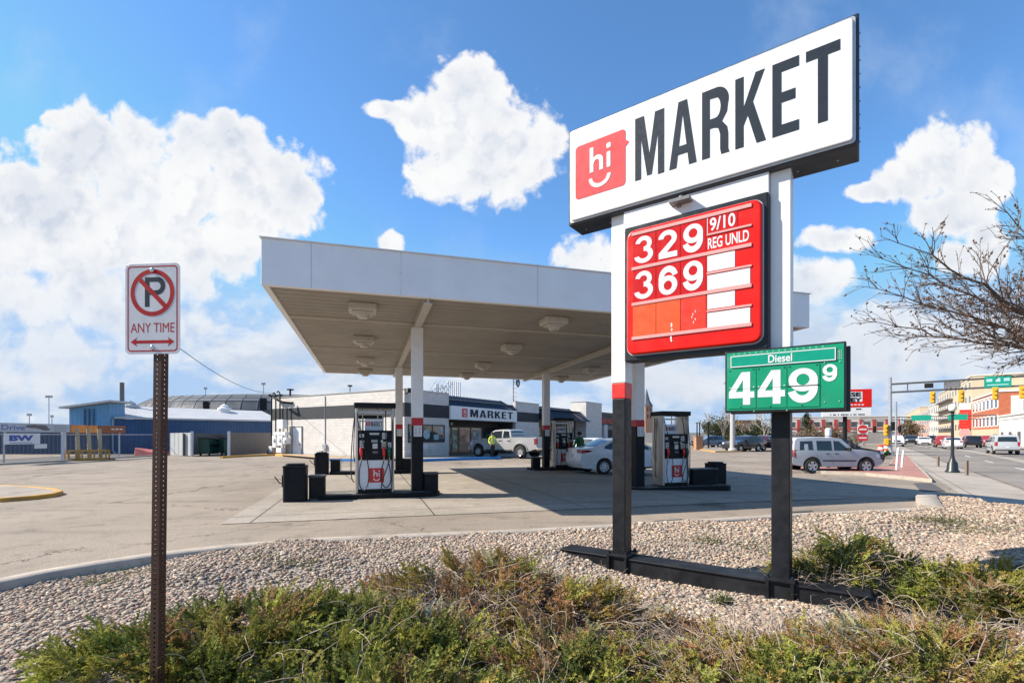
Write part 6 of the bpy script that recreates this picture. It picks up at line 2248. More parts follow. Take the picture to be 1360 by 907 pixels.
def make_pickup(label):
    t = thing('pickup_truck', label, 'pickup truck', (0, 0, 0))
    c = Car(-1.25, 4.45, 0.98, 1.28, 1.92, tumble=0.16, bow=0.06, bed=(-1.15, 0.72, 0.85))
    wb, rl, wr = 3.55, 0.52, 0.42
    prof = [(-1.05, 0.62), (-1.22, 0.62), (-1.25, 0.70), (-1.22, 0.85), (-1.2, 1.38), (-1.16, 1.40), (-0.1, 1.40), (0.70, 1.40), (0.74, 1.40), (0.80, 1.62), (0.90, 1.86), (1.05, 1.92), (1.7, 1.93), (2.15, 1.90), (2.38, 1.80), (2.85, 1.36), (3.1, 1.32), (3.9, 1.26), (4.3, 1.18), (4.4, 1.0), (4.45, 0.70), (4.42, 0.50), (4.2, 0.46)]
    prof += [(wb + rl * math.cos(a), wr + 0.05 + rl * math.sin(a)) for a in np.linspace(-0.05, PI + 0.05, 11)] + [(0.6, 0.48)] + [(rl * math.cos(a), wr + 0.05 + rl * math.sin(a)) for a in np.linspace(-0.05, PI + 0.05, 11)]
    c.body(prof).build('body', mat('truck_silver', (0.36, 0.355, 0.35), 0.35, var=0.04, coat=0.5, dirt=0.15, dirtcol=(0.2, 0.18, 0.15)), t, smooth=True, angle=32, bevel=0.025)
    mb = MB()
    c.across(mb, (2.80, 1.40), (2.42, 1.76), 0.88)
    mb.build('windshield', M_CARGL, t, smooth=True)
    mb = MB()
    c.across(mb, (0.77, 1.48), (0.88, 1.80), 0.82, 0.012)
    mb.build('rear_window', M_CARGL, t, smooth=True)
    for sd in (-1, 1):
        for poly in ([(0.86, 1.38), (0.98, 1.82), (1.42, 1.84), (1.42, 1.36)], [(1.54, 1.36), (1.54, 1.84), (2.12, 1.82), (2.32, 1.74), (2.68, 1.38), (2.68, 1.35)]):
            mb = MB()
            c.side(mb, poly, sides=(sd,))
            mb.build('side_window', M_CARGL, t)
        mb = MB()
        p = c.pt(2.62, 1.36, sd)
        mb.box(p[0] - 0.08, p[0] + 0.08, min(p[1], p[1] + sd * 0.3), max(p[1], p[1] + sd * 0.3), 1.30, 1.58)
        mb.build('mirror', M_CTRIM, t, bevel=0.03)
        mb = MB()
        for (xa, za, xb, zb2) in ((0.76, 0.55, 0.76, 1.36), (1.48, 0.55, 1.48, 1.33), (2.75, 0.58, 2.72, 1.34)):
            c.side(mb, [(xa - 0.008, za), (xa + 0.008, za), (xb + 0.008, zb2), (xb - 0.008, zb2)], 0.004, 0, (sd,))
        c.side(mb, [(0.6, 0.46), (2.95, 0.46), (2.95, 0.56), (0.6, 0.56)], 0.03, 0, (sd,))
        mb.build('door_gap', M_CTRIM, t)
        for x in (0.95, 1.68):
            mb = MB()
            p = c.pt(x, 1.18, sd)
            mb.box(p[0] - 0.1, p[0] + 0.1, min(p[1], p[1] + sd * 0.035), max(p[1], p[1] + sd * 0.035), 1.16, 1.20)
            mb.build('door_handle', M_CTRIM, t)
        mb = MB()
        c.side(mb, [(-1.2, 0.95), (-1.06, 0.95), (-1.05, 1.33), (-1.19, 1.33)], 0.010, 0, (sd,))
        c.across(mb, (-1.23, 0.95), (-1.21, 1.33), off=0.012, ts=[sd * 0.86, sd * 0.93, sd])
        mb.build('taillight', M_LAMPR, t)
        mb = MB()
        c.side(mb, [(4.12, 0.85), (4.36, 0.83), (4.32, 1.08), (4.10, 1.12)], 0.01, 0, (sd,))
        mb.build('headlight', M_LAMPW, t)
        # flared wheel arches
        for xc in (0, wb):
            mb = MB()
            pts = [(xc + (rl + 0.04) * math.cos(a), wr + 0.05 + (rl + 0.04) * math.sin(a)) for a in np.linspace(0, PI, 13)]
            mb.tube([(lambda p: (p[0], p[1] + sd * 0.015, p[2]))(c.pt(x, z, sd)) for x, z in pts], 0.045, 6)
            mb.build('wheel_flare', MATS['truck_silver'], t, smooth=True)
    mb = MB()
    mb.box(-1.36, -1.25, -0.95, 0.95, 0.55, 0.74)
    mb.build('rear_bumper', M_CHROME, t, bevel=0.03)
    mb = MB()
    mb.box(4.40, 4.55, -0.95, 0.95, 0.48, 0.74)
    mb.build('front_bumper', M_CHROME, t, bevel=0.03)
    mb = MB()
    mb.box(4.40, 4.47, -0.6, 0.6, 0.8, 1.14)
    mb.build('grille', M_CTRIM, t, bevel=0.02)
    mb = MB()
    mb.box(-1.1, 4.2, -0.5, 0.5, 0.42, 0.55)
    mb.cyl((-0.0, -0.7, wr), (0, 0.7, wr), 0.06, 8)
    mb.build('chassis', M_CTRIM, t)
    wheels(t, 0, wb, 1.0, wr, 6, 0.55, None, 0.28)
    return t
def put_car(o, rear_near, heading, hw):
    """set the near-side rear wheel on a ground point"""
    d = Vector((math.cos(heading), math.sin(heading)))
    n = Vector((-d.y, d.x))
    # near side is the one facing the camera
    s = 1 if (n.x * rear_near[0] + n.y * rear_near[1]) > 0 else -1
    c = Vector((rear_near[0], rear_near[1])) + n * s * hw
    o.location = (c.x, c.y, gz(c.x, c.y) + 0.012)
    o.rotation_euler = (0, 0, heading)
SED = make_sedan('white sedan refuelling at the pump behind the sign post')
put_car(SED, (3.78, 20.0), CAN_A, 0.87)
TRK = make_pickup('silver pickup truck parked nose in at the store entrance')
put_car(TRK, (0.55, 32.6), math.atan2(0.57, -0.82), 0.95)
TRK.location.z = 0.01
JP = make_suv('boxy silver SUV parked behind the red gravel island')
q = (15.0, 24.4)
put_car(JP, q, R(-1), 0.9)
XO = make_suv('black crossover parked right of the light pole', False)
q = at(998, 578, 54)
XO.location = (q.x, 54, gz(q.x, 54) + 0.01)
XO.rotation_euler = (0, 0, R(205))
XO['group'] = 'cars parked at the far side of the lot'
sw = lambda new: {M_CBLACK: new}
def far(src, u, Y, head, label, group, swap=None):
    p = at(u, 578, Y)
    return dup(src, (p.x, Y, gz(p.x, Y) + 0.025), head, label, group, swap)
far(XO, 1021, 56.5, R(215), 'maroon crossover parked second right of the light pole', 'cars parked at the far side of the lot', sw(M_CMAROON))
far(XO, 1040, 57, R(215), 'black crossover half hidden behind the right sign post', 'cars parked at the far side of the lot')
far(XO, 951, 68, R(190), 'blue grey SUV parked behind the yellow edged island', 'cars parked at the far side of the lot', sw(M_CBLUE))
far(XO, 1082, 29.5, R(0), 'black car parked behind the boxy silver SUV', 'cars parked at the far side of the lot')
p = Vector((6.3, 30.2))
dup(SED, (4.2, 29.3, gz(4.2, 29.3) + 0.012), R(40), 'white car parked in front of the shops beyond the sedan', None)
SH = math.atan2(SD.y, SD.x)
GS = 'cars on the street'
far(JP, 1335, 45, SH, 'silver SUV seen from behind parked on the street', GS)
far(SED, 1266, 62, SH, 'white car seen from behind on the far side of the street', GS)
far(XO, 1292, 68, SH, 'dark car parked before the brick building', GS)
far(XO, 1311, 76, SH + PI, 'red car parked along the white building', GS, sw(M_CRED))
far(XO, 1253, 70, SH, 'red car ahead of the white car on the street', GS, sw(M_CRED))
far(XO, 1190, 78, SH + PI, 'white van like car coming along the street by the signal pole', GS, sw(M_CWHITE))
far(XO, 1209, 92, SH + PI, 'dark car farther back in the oncoming lane', GS)
far(SED, 1226, 88, SH + PI, 'white car in the middle of the oncoming traffic', GS)
far(XO, 1239, 98, SH, 'dark car far up the street', GS)

# ================================================================== PEOPLE
def person(label, loc, rz, shirt, pants, arms, hood=None, vest=False, hair=(0.02, 0.015, 0.012), stance=0.0, lean=0.0):
    t = thing('person', label, 'person', loc, rz)
    sk = {  # joint: (position, radius)
        'pel': ((0, 0, 0.95), 0.145), 'wai': ((0, 0.0 + lean * 0.3, 1.10), 0.13), 'che': ((0, lean * 0.7, 1.32), 0.155), 'nb': ((0, lean, 1.47), 0.075), 'nk': ((0, lean - 0.01, 1.54), 0.055), 'hd': ((0, lean - 0.02, 1.63), 0.088), 'tp': ((0, lean - 0.01, 1.71), 0.075),
    }
    E_ = [('pel', 'wai'), ('wai', 'che'), ('che', 'nb'), ('nb', 'nk'), ('nk', 'hd'), ('hd', 'tp')]
    for s, nm in ((-1, 'r'), (1, 'l')):
        fx = s * 0.10
        fy = s * stance
        sk.update({nm + 'hip': ((s * 0.09, 0, 0.88), 0.10), nm + 'kne': ((fx, fy * 0.5 - 0.03, 0.48), 0.065), nm + 'ank': ((fx, fy + 0.02, 0.09), 0.048), nm + 'toe': ((fx + s * 0.03, fy - 0.15, 0.045), 0.042)})
        sh, el, wr = arms[0 if s < 0 else 1]
        sk.update({nm + 'sho': ((s * 0.175, lean, 1.40), 0.072), nm + 'elb': (el, 0.046), nm + 'wri': (wr, 0.032)})
        E_ += [('pel', nm + 'hip'), (nm + 'hip', nm + 'kne'), (nm + 'kne', nm + 'ank'), (nm + 'ank', nm + 'toe'), ('nb', nm + 'sho'), (nm + 'sho', nm + 'elb'), (nm + 'elb', nm + 'wri')]
        # hand: palm with five fingers
        W = Vector(wr)
        d = (W - Vector(el)).normalized()
        sx = d.cross(Vector((0, 0, 1)))
        sx = sx.normalized() if sx.length > 0.1 else Vector((1, 0, 0))
        pm = W + d * 0.06
        sk[nm + 'pal'] = (tuple(pm), 0.030)
        E_.append((nm + 'wri', nm + 'pal'))
        for k in range(5):
            o = (k - 1.5) * 0.019 if k < 4 else -0.05
            L = (0.070, 0.080, 0.075, 0.060, 0.045)[k]
            b_ = pm + sx * o + d * (0.03 if k < 4 else 0.0)
            m_ = b_ + d * L * 0.55
            e_ = m_ + d * L * 0.4 - Vector((0, 0, 1)) * 0.02
            for q_, pos in (('a', b_), ('b', m_), ('c', e_)):
                sk['%sf%d%s' % (nm, k, q_)] = (tuple(pos), 0.0095)
            E_ += [(nm + 'pal', '%sf%da' % (nm, k)), ('%sf%da' % (nm, k), '%sf%db' % (nm, k)), ('%sf%db' % (nm, k), '%sf%dc' % (nm, k))]
    names = list(sk)
    me = bpy.data.meshes.new('body')
    me.from_pydata([sk[n][0] for n in names], [(names.index(a), names.index(b)) for a, b in E_], [])
    o = bpy.data.objects.new('body', me)
    COL.objects.link(o)
    o.modifiers.new('skin', 'SKIN')
    o.modifiers.new('sub', 'SUBSURF').render_levels = 2
    o.modifiers['sub'].levels = 2
    for i, n in enumerate(names):
        me.skin_vertices[0].data[i].radius = (sk[n][1], sk[n][1])
        me.skin_vertices[0].data[i].use_root = (n == 'pel')
    dg = bpy.context.evaluated_depsgraph_get()
    dg.update()
    m2 = bpy.data.meshes.new_from_object(o.evaluated_get(dg))
    bpy.data.objects.remove(o)
    b = bpy.data.objects.new('body', m2)
    COL.objects.link(b)
    b.parent = t
    m2.materials.clear()
    skin = mat('skin_tone', (0.36, 0.20, 0.14), 0.5, var=0.05)
    for m_ in (skin, shirt, pants, mat('shoe_black', (0.02, 0.02, 0.02), 0.6)):
        m2.materials.append(m_)
    hands = [Vector(a[2]) for a in arms]
    for p in m2.polygons:
        c = p.center
        hd = min((c - h).length for h in hands)
        k = 1
        if c.z > 1.515 or hd < 0.17 and min((c - h).dot((h - Vector(a[1])).normalized()) for h, a in zip(hands, arms) if (c - h).length == hd) > -0.02:
            k = 0
        elif c.z < 0.10:
            k = 3
        elif c.z < 0.96:
            k = 2
        p.material_index = k
        p.use_smooth = True
    hx = Vector((0, lean - 0.02, 1.63))
    mb = MB()
    for s in (-1, 1):
        mb.blob(hx + Vector((s * 0.033, -0.084, 0.015)), (0.012, 0.008, 0.008))
    mb.build('eyes', mat('eye_dark', (0.02, 0.015, 0.012), 0.3), t, smooth=True)
    mb = MB()
    mb.blob(hx + Vector((0, -0.095, -0.012)), (0.013, 0.022, 0.022))
    mb.blob(hx + Vector((0, -0.085, -0.05)), (0.025, 0.008, 0.006))
    for s in (-1, 1):
        mb.blob(hx + Vector((s * 0.088, 0.0, 0.0)), (0.012, 0.022, 0.032))
    mb.build('face', skin, t, smooth=True)
    mb = MB()
    mb.blob(hx + Vector((0, 0.018, 0.045)), (0.102, 0.108, 0.092), 14, 10)
    if hood == 'cap':
        mb.prism([(-0.075, hx.y - 0.06), (0.075, hx.y - 0.06), (0.06, hx.y - 0.17), (-0.06, hx.y - 0.17)], 1.685, 1.70, axis='z')
    mb.build('cap' if hood == 'cap' else 'hair', mat('hair_dark', hair, 0.7), t, smooth=True)
    if vest:
        mb = MB()
        for s in (-1, 1):
            mb.box(s * 0.095 - 0.022, s * 0.095 + 0.022, lean - 0.185, lean - 0.165, 1.05, 1.42)
        mb.build('reflective_strip', mat('strip_silver', (0.6, 0.6, 0.6), 0.4), t)
    return t
p = can(11.12, 9.98)
person('person in a green shirt and dark cap at the pump behind the white sedan', (p.x, p.y, gz(p.x, p.y)), R(-150),
       mat('shirt_green', (0.012, 0.12, 0.035), 0.8, bump=0.3), mat('trousers_dark', (0.03, 0.03, 0.035), 0.8),
       [((0, 0, 0), (-0.28, -0.10, 1.16), (-0.22, -0.34, 1.12)), ((0, 0, 0), (0.27, -0.02, 1.14), (0.26, -0.16, 0.92))], 'cap')
q = at(654, 578, 32.4)
person('person in a yellow safety vest standing beside the pickup truck', (q.x, 32.4, gz(q.x, 32.4)), R(25),
       mat('vest_yellow', (0.62, 0.72, 0.05), 0.8, bump=0.3), mat('trousers_navy', (0.025, 0.03, 0.04), 0.8),
       [((0, 0, 0), (-0.26, 0.02, 1.14), (-0.24, -0.20, 1.00)), ((0, 0, 0), (0.27, -0.02, 1.14), (0.24, -0.22, 1.04))], None, True, stance=0.12)

# ================================================================== PLANTS AND STONES
rng = np.random.default_rng(11)
def np_mesh(name, V, F, tint, m, parent=None, smooth=False, kind=None):
    """V (n,3), F (m,k) index array, tint (m,3) albedo per face"""
    V = np.asarray(V, np.float32)
    F = np.asarray(F, np.int32)
    me = bpy.data.meshes.new(name)
    nf, k = F.shape
    me.vertices.add(len(V))
    me.vertices.foreach_set('co', V.ravel())
    me.loops.add(nf * k)
    me.loops.foreach_set('vertex_index', F.ravel())
    me.polygons.add(nf)
    me.polygons.foreach_set('loop_start', np.arange(nf, dtype=np.int32) * k)
    me.polygons.foreach_set('loop_total', np.full(nf, k, np.int32))
    if smooth:
        me.polygons.foreach_set('use_smooth', np.ones(nf, bool))
    me.update(calc_edges=True)
    at_ = me.attributes.new('tint', 'FLOAT_COLOR', 'FACE')
    at_.data.foreach_set('color', np.concatenate([tint, np.ones((nf, 1))], 1).astype(np.float32).ravel())
    me.materials.append(m)
    o = bpy.data.objects.new(name, me)
    COL.objects.link(o)
    if parent is not None:
        o.parent = parent
    if kind:
        o['kind'] = kind
    return o
def frames(d):
    """orthonormal frames whose second axis is d"""
    d = d / np.linalg.norm(d, axis=1, keepdims=True)
    r = rng.normal(size=d.shape)
    a = np.cross(d, r)
    a /= np.linalg.norm(a, axis=1, keepdims=True) + 1e-9
    b = np.cross(a, d)
    return np.stack([a, d, b], 2)
def frames_flat(d):
    """the same, with the third axis leaning to the sky so that sprays lie like fans"""
    d = d / np.linalg.norm(d, axis=1, keepdims=True)
    r = np.array([0, 0, 1.0]) + rng.normal(0, 0.45, d.shape)
    a = np.cross(d, r)
    a /= np.linalg.norm(a, axis=1, keepdims=True) + 1e-9
    b = np.cross(a, d)
    return np.stack([a, d, b], 2)
def ico(sub):
    bm = bmesh.new()
    bmesh.ops.create_icosphere(bm, subdivisions=sub, radius=1)
    V = np.array([v.co[:] for v in bm.verts])
    F = np.array([[v.index for v in f.verts] for f in bm.faces])
    bm.free()
    return V, F
def scatter(tv, tf, pos, M, scale):
    """copies of a template: M (n,3,3) frames, scale (n,3)"""
    n = len(pos)
    V = np.einsum('nij,nkj->nki', M, tv[None] * scale[:, None, :]) + pos[:, None, :]
    F = tf[None] + (np.arange(n) * len(tv))[:, None, None]
    return V.reshape(-1, 3), F.reshape(-1, tf.shape[1])
M_STONE = attr_mat('river_stone', 0.85)
PAL = np.array([(0.43, 0.33, 0.235), (0.49, 0.39, 0.295), (0.40, 0.27, 0.20), (0.49, 0.345, 0.265), (0.31, 0.255, 0.205), (0.55, 0.46, 0.36), (0.42, 0.295, 0.23), (0.20, 0.165, 0.14), (0.52, 0.415, 0.30)])
def stones():
    allV, allF, allT = [], [], []
    off = 0
    bx = np.array(BED)
    for sub, ymin, ymax, dens, rad in ((2, 2.0, 3.9, 1900, 0.0104), (1, 3.9, 7.2, 1800, 0.0112), (1, 7.2, 15, 850, 0.0150)):
        x0, x1 = bx[:, 0].min(), bx[:, 0].max()
        n = int(dens * (x1 - x0) * (ymax - ymin))
        px = rng.uniform(x0, x1, n)
        py = rng.uniform(ymin, ymax, n)
        ok = inside(px, py, BED) & (np.abs(px) < 1.12 * py + 0.3)
        for (cx, cy, rx, ry) in ((-1.9, 2.9, 0.9, 0.6), (0.2, 2.7, 1.5, 0.55), (2.2, 2.5, 1.0, 0.5)):
            ok &= ((px - cx) / rx) ** 2 + ((py - cy) / ry) ** 2 > 1
        px, py = px[ok], py[ok]
        n = len(px)
        tv, tf = ico(sub)
        s = rad * np.clip(np.exp(rng.normal(0, 0.44, n)), 0.4, 2.3)
        sc3 = np.stack([s * rng.uniform(0.9, 1.5, n), s * rng.uniform(0.75, 1.15, n), s * rng.uniform(0.38, 0.75, n)], 1)
        a = rng.uniform(0, 2 * PI, n)
        t1 = rng.normal(0, 0.28, n)
        ca, sa = np.cos(a), np.sin(a)
        M = np.zeros((n, 3, 3))
        M[:, 0, 0], M[:, 0, 1], M[:, 1, 0], M[:, 1, 1], M[:, 2, 2] = ca, -sa, sa, ca, 1
        T = np.zeros((n, 3, 3))
        T[:, 0, 0] = 1
        T[:, 1, 1], T[:, 1, 2], T[:, 2, 1], T[:, 2, 2] = np.cos(t1), -np.sin(t1), np.sin(t1), np.cos(t1)
        M = M @ T
        pz = gz_np(px, py) + bedlift(px, py) + 0.025 * np.sin(px * 1.7 + 0.6) * np.sin(py * 1.3) + 0.012 * np.sin(px * 4.3 + py * 3.1) + s * 0.30
        V, F = scatter(tv, tf, np.stack([px, py, pz], 1), M, sc3)
        # lumpy shapes
        nv = len(tv)
        lump = 1 + 0.22 * np.sin(tv @ np.array([2.1, 1.3, -1.7])[:, None] + rng.uniform(0, 6, n)[None, :]) + 0.16 * np.sin(tv @ np.array([-1.4, 2.6, 2.2])[:, None] * 1.4 + rng.uniform(0, 6, n)[None, :])
        C = np.repeat(np.stack([px, py, pz], 1), nv, 0)
        V = C + (V - C) * lump.T.reshape(-1, 1)
        tint = PAL[rng.integers(0, len(PAL), n)] * np.exp(rng.normal(0.02, 0.17, (n, 1)))
        allV.append(V)
        allF.append(F + off)
        off += len(V)
        allT.append(np.repeat(np.clip(tint, 0, 0.75), len(tf), 0))
    o = np_mesh('river_stones', np.concatenate(allV), np.concatenate(allF), np.concatenate(allT), M_STONE, smooth=True, kind='stuff')
    tag(o, 'pale tan and pink river stones covering the planting bed', 'gravel')
def gz_np(x, y):
    return g(x, y)
stones()

# spray of a juniper: a stem with short leaflets in a flattened feather
def spray_template(pairs=8):
    v, f = [], []
    def tri(a, b, c):
        o = len(v)
        v.extend([a, b, c])
        f.append((o, o + 1, o + 2))
    tri((-0.035, 0, 0), (0.035, 0, 0), (0, 1.0, 0.02))
    for i in range(pairs):
        t = 0.10 + 0.84 * i / (pairs - 1)
        L = 0.34 * (1 - 0.62 * t) + 0.05
        for s in (-1, 1):
            z = 0.10 * math.sin(i * 2.4 + s)
            b = (0, t, 0)
            b2 = (0, t + 0.15, 0.02)
            tip = (s * L * 0.62, t + L * 0.80, z)
            tri(b, b2, tip)
            tip2 = (s * L * 0.32, t + L * 0.55, z + 0.16 * L + 0.06)
            tri((0, t + 0.0, 0), (s * 0.06, t + 0.16, 0.03), tip2)
    return np.array(v), np.array(f)
SPV, SPF = spray_template()
M_LEAF = attr_mat('juniper_leaf', 0.6, trans=0.30)
M_TWIG = attr_mat('dead_twig', 0.85)
GREENS = np.array([(0.29, 0.300, 0.055), (0.20, 0.225, 0.046), (0.36, 0.345, 0.070), (0.125, 0.150, 0.036), (0.42, 0.375, 0.090)])
OCHRE = np.array([(0.36, 0.29, 0.060), (0.44, 0.31, 0.080), (0.30, 0.26, 0.06)])
BROWN = np.array([(0.50, 0.27, 0.115), (0.55, 0.35, 0.165), (0.40, 0.22, 0.105), (0.56, 0.40, 0.22), (0.33, 0.21, 0.11)])
def tubes_np(P, r0, r1, n=4):
    """P (k, m, 3): k polylines of m points -> vertices, quads"""
    k, m, _ = P.shape
    d = np.gradient(P, axis=1)
    d /= np.linalg.norm(d, axis=2, keepdims=True) + 1e-9
    ref = np.where(np.abs(d[..., 2:3]) < 0.9, np.array([0, 0, 1.0]), np.array([1.0, 0, 0]))
    a = np.cross(d, ref)
    a /= np.linalg.norm(a, axis=2, keepdims=True) + 1e-9
    b = np.cross(a, d)
    th = 2 * PI * np.arange(n) / n
    rad = (r0[:, None] + (r1 - r0)[:, None] * np.linspace(0, 1, m)[None])[..., None, None]
    V = P[:, :, None, :] + rad * (a[:, :, None, :] * np.cos(th)[None, None, :, None] + b[:, :, None, :] * np.sin(th)[None, None, :, None])
    V = V.reshape(-1, 3)
    base = (np.arange(k) * m * n)[:, None, None] + (np.arange(m - 1) * n)[None, :, None] + np.arange(n)[None, None, :]
    nxt = (np.arange(k) * m * n)[:, None, None] + (np.arange(m - 1) * n)[None, :, None] + ((np.arange(n) + 1) % n)[None, None, :]
    F = np.stack([base, nxt, nxt + n, base + n], -1).reshape(-1, 4)
    return V, F
def shrub(label, cx, cy, rx, ry, h, green=0.8, ochre=0.1, dens=62, twigs=120, spr=32, sl=0.078, bare=0.0, group='spreading junipers in the planting bed'):
    z0 = bedz(cx, cy)
    t = thing('juniper_shrub', label, 'shrub', (cx, cy, z0), 0, group)
    area = PI * rx * ry
    n = int(area * dens * 1.35)
    r = np.sqrt(rng.uniform(0, 1, n))
    th = rng.uniform(0, 2 * PI, n)
    wob = 1 + 0.16 * np.sin(3 * th + cx * 5) + 0.10 * np.sin(5 * th + cy * 7) + 0.07 * np.sin(9 * th + cx)
    ux, uy = r * np.cos(th) * wob, r * np.sin(th) * wob
    X, Y = ux * rx, uy * ry
    lump = 0.5 + 0.5 * np.sin(X * 4.1 + cx * 3) * np.sin(Y * 4.7 + cy * 2) 
    top = h * np.clip(1 - r ** 2.2, 0.05, 1) ** 0.55 * (0.68 + 0.38 * lump) + 0.03
    lev = rng.uniform(0.45, 1.08, n)
    keep = np.ones(n, bool)
    if bare > 0:
        fld = np.sin(X * 3.3 + cx * 11) + np.sin(Y * 4.1 + cy * 5 + X * 1.7)
        keep = rng.uniform(0, 1, n) > bare * np.clip(0.55 + 0.6 * fld, 0, 1)
    X, Y, top, lev, ux, uy = [q[keep] for q in (X, Y, top, lev, ux, uy)]
    n = len(X)
    Zc = top * lev
    # clump direction: outwards and up
    cd = np.stack([ux * 0.9 + rng.normal(0, 0.35, n), uy * 0.9 + rng.normal(0, 0.35, n), 0.12 + rng.uniform(0, 0.45, n)], 1)
    cd /= np.linalg.norm(cd, axis=1, keepdims=True)
    gnoise = np.sin(X * 2.3 + cx * 4.0) + np.sin(Y * 3.1 + cy * 3.0) + 0.8 * np.sin(X * 5.1 - Y * 4.3 + cx)
    p = rng.uniform(0, 1, n) - 0.16 * gnoise
    kindc = np.where(p < green, 0, np.where(p < green + ochre, 1, 2))
    ctint = np.where((kindc == 0)[:, None], GREENS[rng.integers(0, len(GREENS), n)], np.where((kindc == 1)[:, None], OCHRE[rng.integers(0, 3, n)], BROWN[rng.integers(0, len(BROWN), n)]))
    ctint = ctint * np.exp(rng.normal(0, 0.22, (n, 1)))
    # sprays along each clump
    k = spr
    along = rng.uniform(-0.13, 0.07, (n, k))
    P = np.stack([X, Y, Zc], 1)[:, None, :] + cd[:, None, :] * along[..., None] + rng.normal(0, 0.032, (n, k, 3))
    P[..., 2] = np.maximum(P[..., 2], 0.012)
    D = cd[:, None, :] * 1.0 + rng.normal(0, 0.42, (n, k, 3)) + np.array([0, 0, 0.06])
    P = P.reshape(-1, 3)
    D = D.reshape(-1, 3)
    S = sl * np.exp(rng.normal(0, 0.28, len(P)))
    T = np.repeat(ctint, k, 0) * np.exp(rng.normal(0, 0.16, (len(P), 1)))
    V, F = scatter(SPV, SPF, P, frames_flat(D), np.stack([S * 0.8, S, S * 0.8], 1))
    np_mesh('foliage', V, F, np.clip(np.repeat(T, len(SPF), 0), 0, 0.5), M_LEAF, t)
    # woody stems and bare twigs
    m = 8
    kk = twigs
    r2 = np.sqrt(rng.uniform(0, 0.85, kk))
    th2 = rng.uniform(0, 2 * PI, kk)
    bx, by = r2 * np.cos(th2) * rx, r2 * np.sin(th2) * ry
    L = rng.uniform(0.16, 0.46, kk)
    dr = np.stack([np.cos(th2) * 0.8 + rng.normal(0, 0.5, kk), np.sin(th2) * 0.8 + rng.normal(0, 0.5, kk), rng.uniform(0.02, 0.55, kk)], 1)
    dr /= np.linalg.norm(dr, axis=1, keepdims=True)
    s = np.linspace(0, 1, m)
    bend = rng.normal(0, 0.16, (kk, 3))
    hb = h * np.clip(1 - r2 ** 2, 0.1, 1) * rng.uniform(0.15, 0.85, kk)
    PP = np.stack([bx, by, hb], 1)[:, None, :] + dr[:, None, :] * (s[None, :, None] * L[:, None, None]) + bend[:, None, :] * (np.sin(s * PI))[None, :, None] * L[:, None, None] + rng.normal(0, 0.0025, (kk, m, 3))
    PP[..., 2] = np.maximum(PP[..., 2], 0.015)
    V, F = tubes_np(PP, rng.uniform(0.0025, 0.006, kk), np.full(kk, 0.0012))
    tw = np.array([(0.44, 0.35, 0.27), (0.33, 0.255, 0.20), (0.52, 0.43, 0.34), (0.26, 0.20, 0.16)])[rng.integers(0, 4, kk)]
    np_mesh('twigs', V, F, np.repeat(tw, (m - 1) * 4, 0), M_TWIG, t)
    return t
shrub('dense green juniper around the foot of the no parking sign post', -1.80, 3.22, 0.92, 0.72, 0.20, 0.90, 0.05, twigs=90)
shrub('green juniper right of the no parking post with a few brown tips', -0.95, 3.35, 0.85, 0.85, 0.27, 0.80, 0.10, twigs=200)
shrub('front green juniper at the lower edge left of centre', -0.75, 2.45, 1.0, 0.55, 0.23, 0.80, 0.10, twigs=200)
shrub('browned dying juniper full of dead twigs left of the black base beam', -0.30, 4.55, 0.98, 0.64, 0.43, 0.00, 0.26, dens=54, twigs=700, bare=0.42)
shrub('rusty and ochre juniper in front of the left sign post', 0.42, 4.05, 0.82, 0.64, 0.31, 0.02, 0.36, dens=48, twigs=600, bare=0.5)
shrub('mixed green and tan juniper at the lower edge in the middle', 0.35, 2.95, 0.95, 0.62, 0.24, 0.38, 0.24, twigs=450, bare=0.2)
shrub('yellow green juniper at the lower edge below the base beam', 1.55, 2.85, 0.90, 0.55, 0.21, 0.32, 0.36, twigs=420, bare=0.3)
shrub('straw coloured sparse juniper just in front of the right sign post', 1.75, 3.50, 0.75, 0.40, 0.11, 0.08, 0.36, dens=30, twigs=560, bare=0.65)
shrub('yellowish juniper in the lower right corner', 2.75, 3.05, 0.95, 0.62, 0.23, 0.30, 0.38, twigs=480, bare=0.3)
shrub('low tan juniper with orange tips at the right end of the base beam', 3.10, 3.55, 0.70, 0.42, 0.14, 0.10, 0.38, dens=42, twigs=520, bare=0.45)
shrub('raised olive juniper with bare grey stems behind the end of the beam', 3.55, 5.05, 0.78, 0.55, 0.47, 0.46, 0.40, dens=56, twigs=560, bare=0.25)
shrub('olive green juniper at the right edge of the planting bed', 4.45, 4.55, 0.85, 0.60, 0.30, 0.66, 0.26, twigs=180)
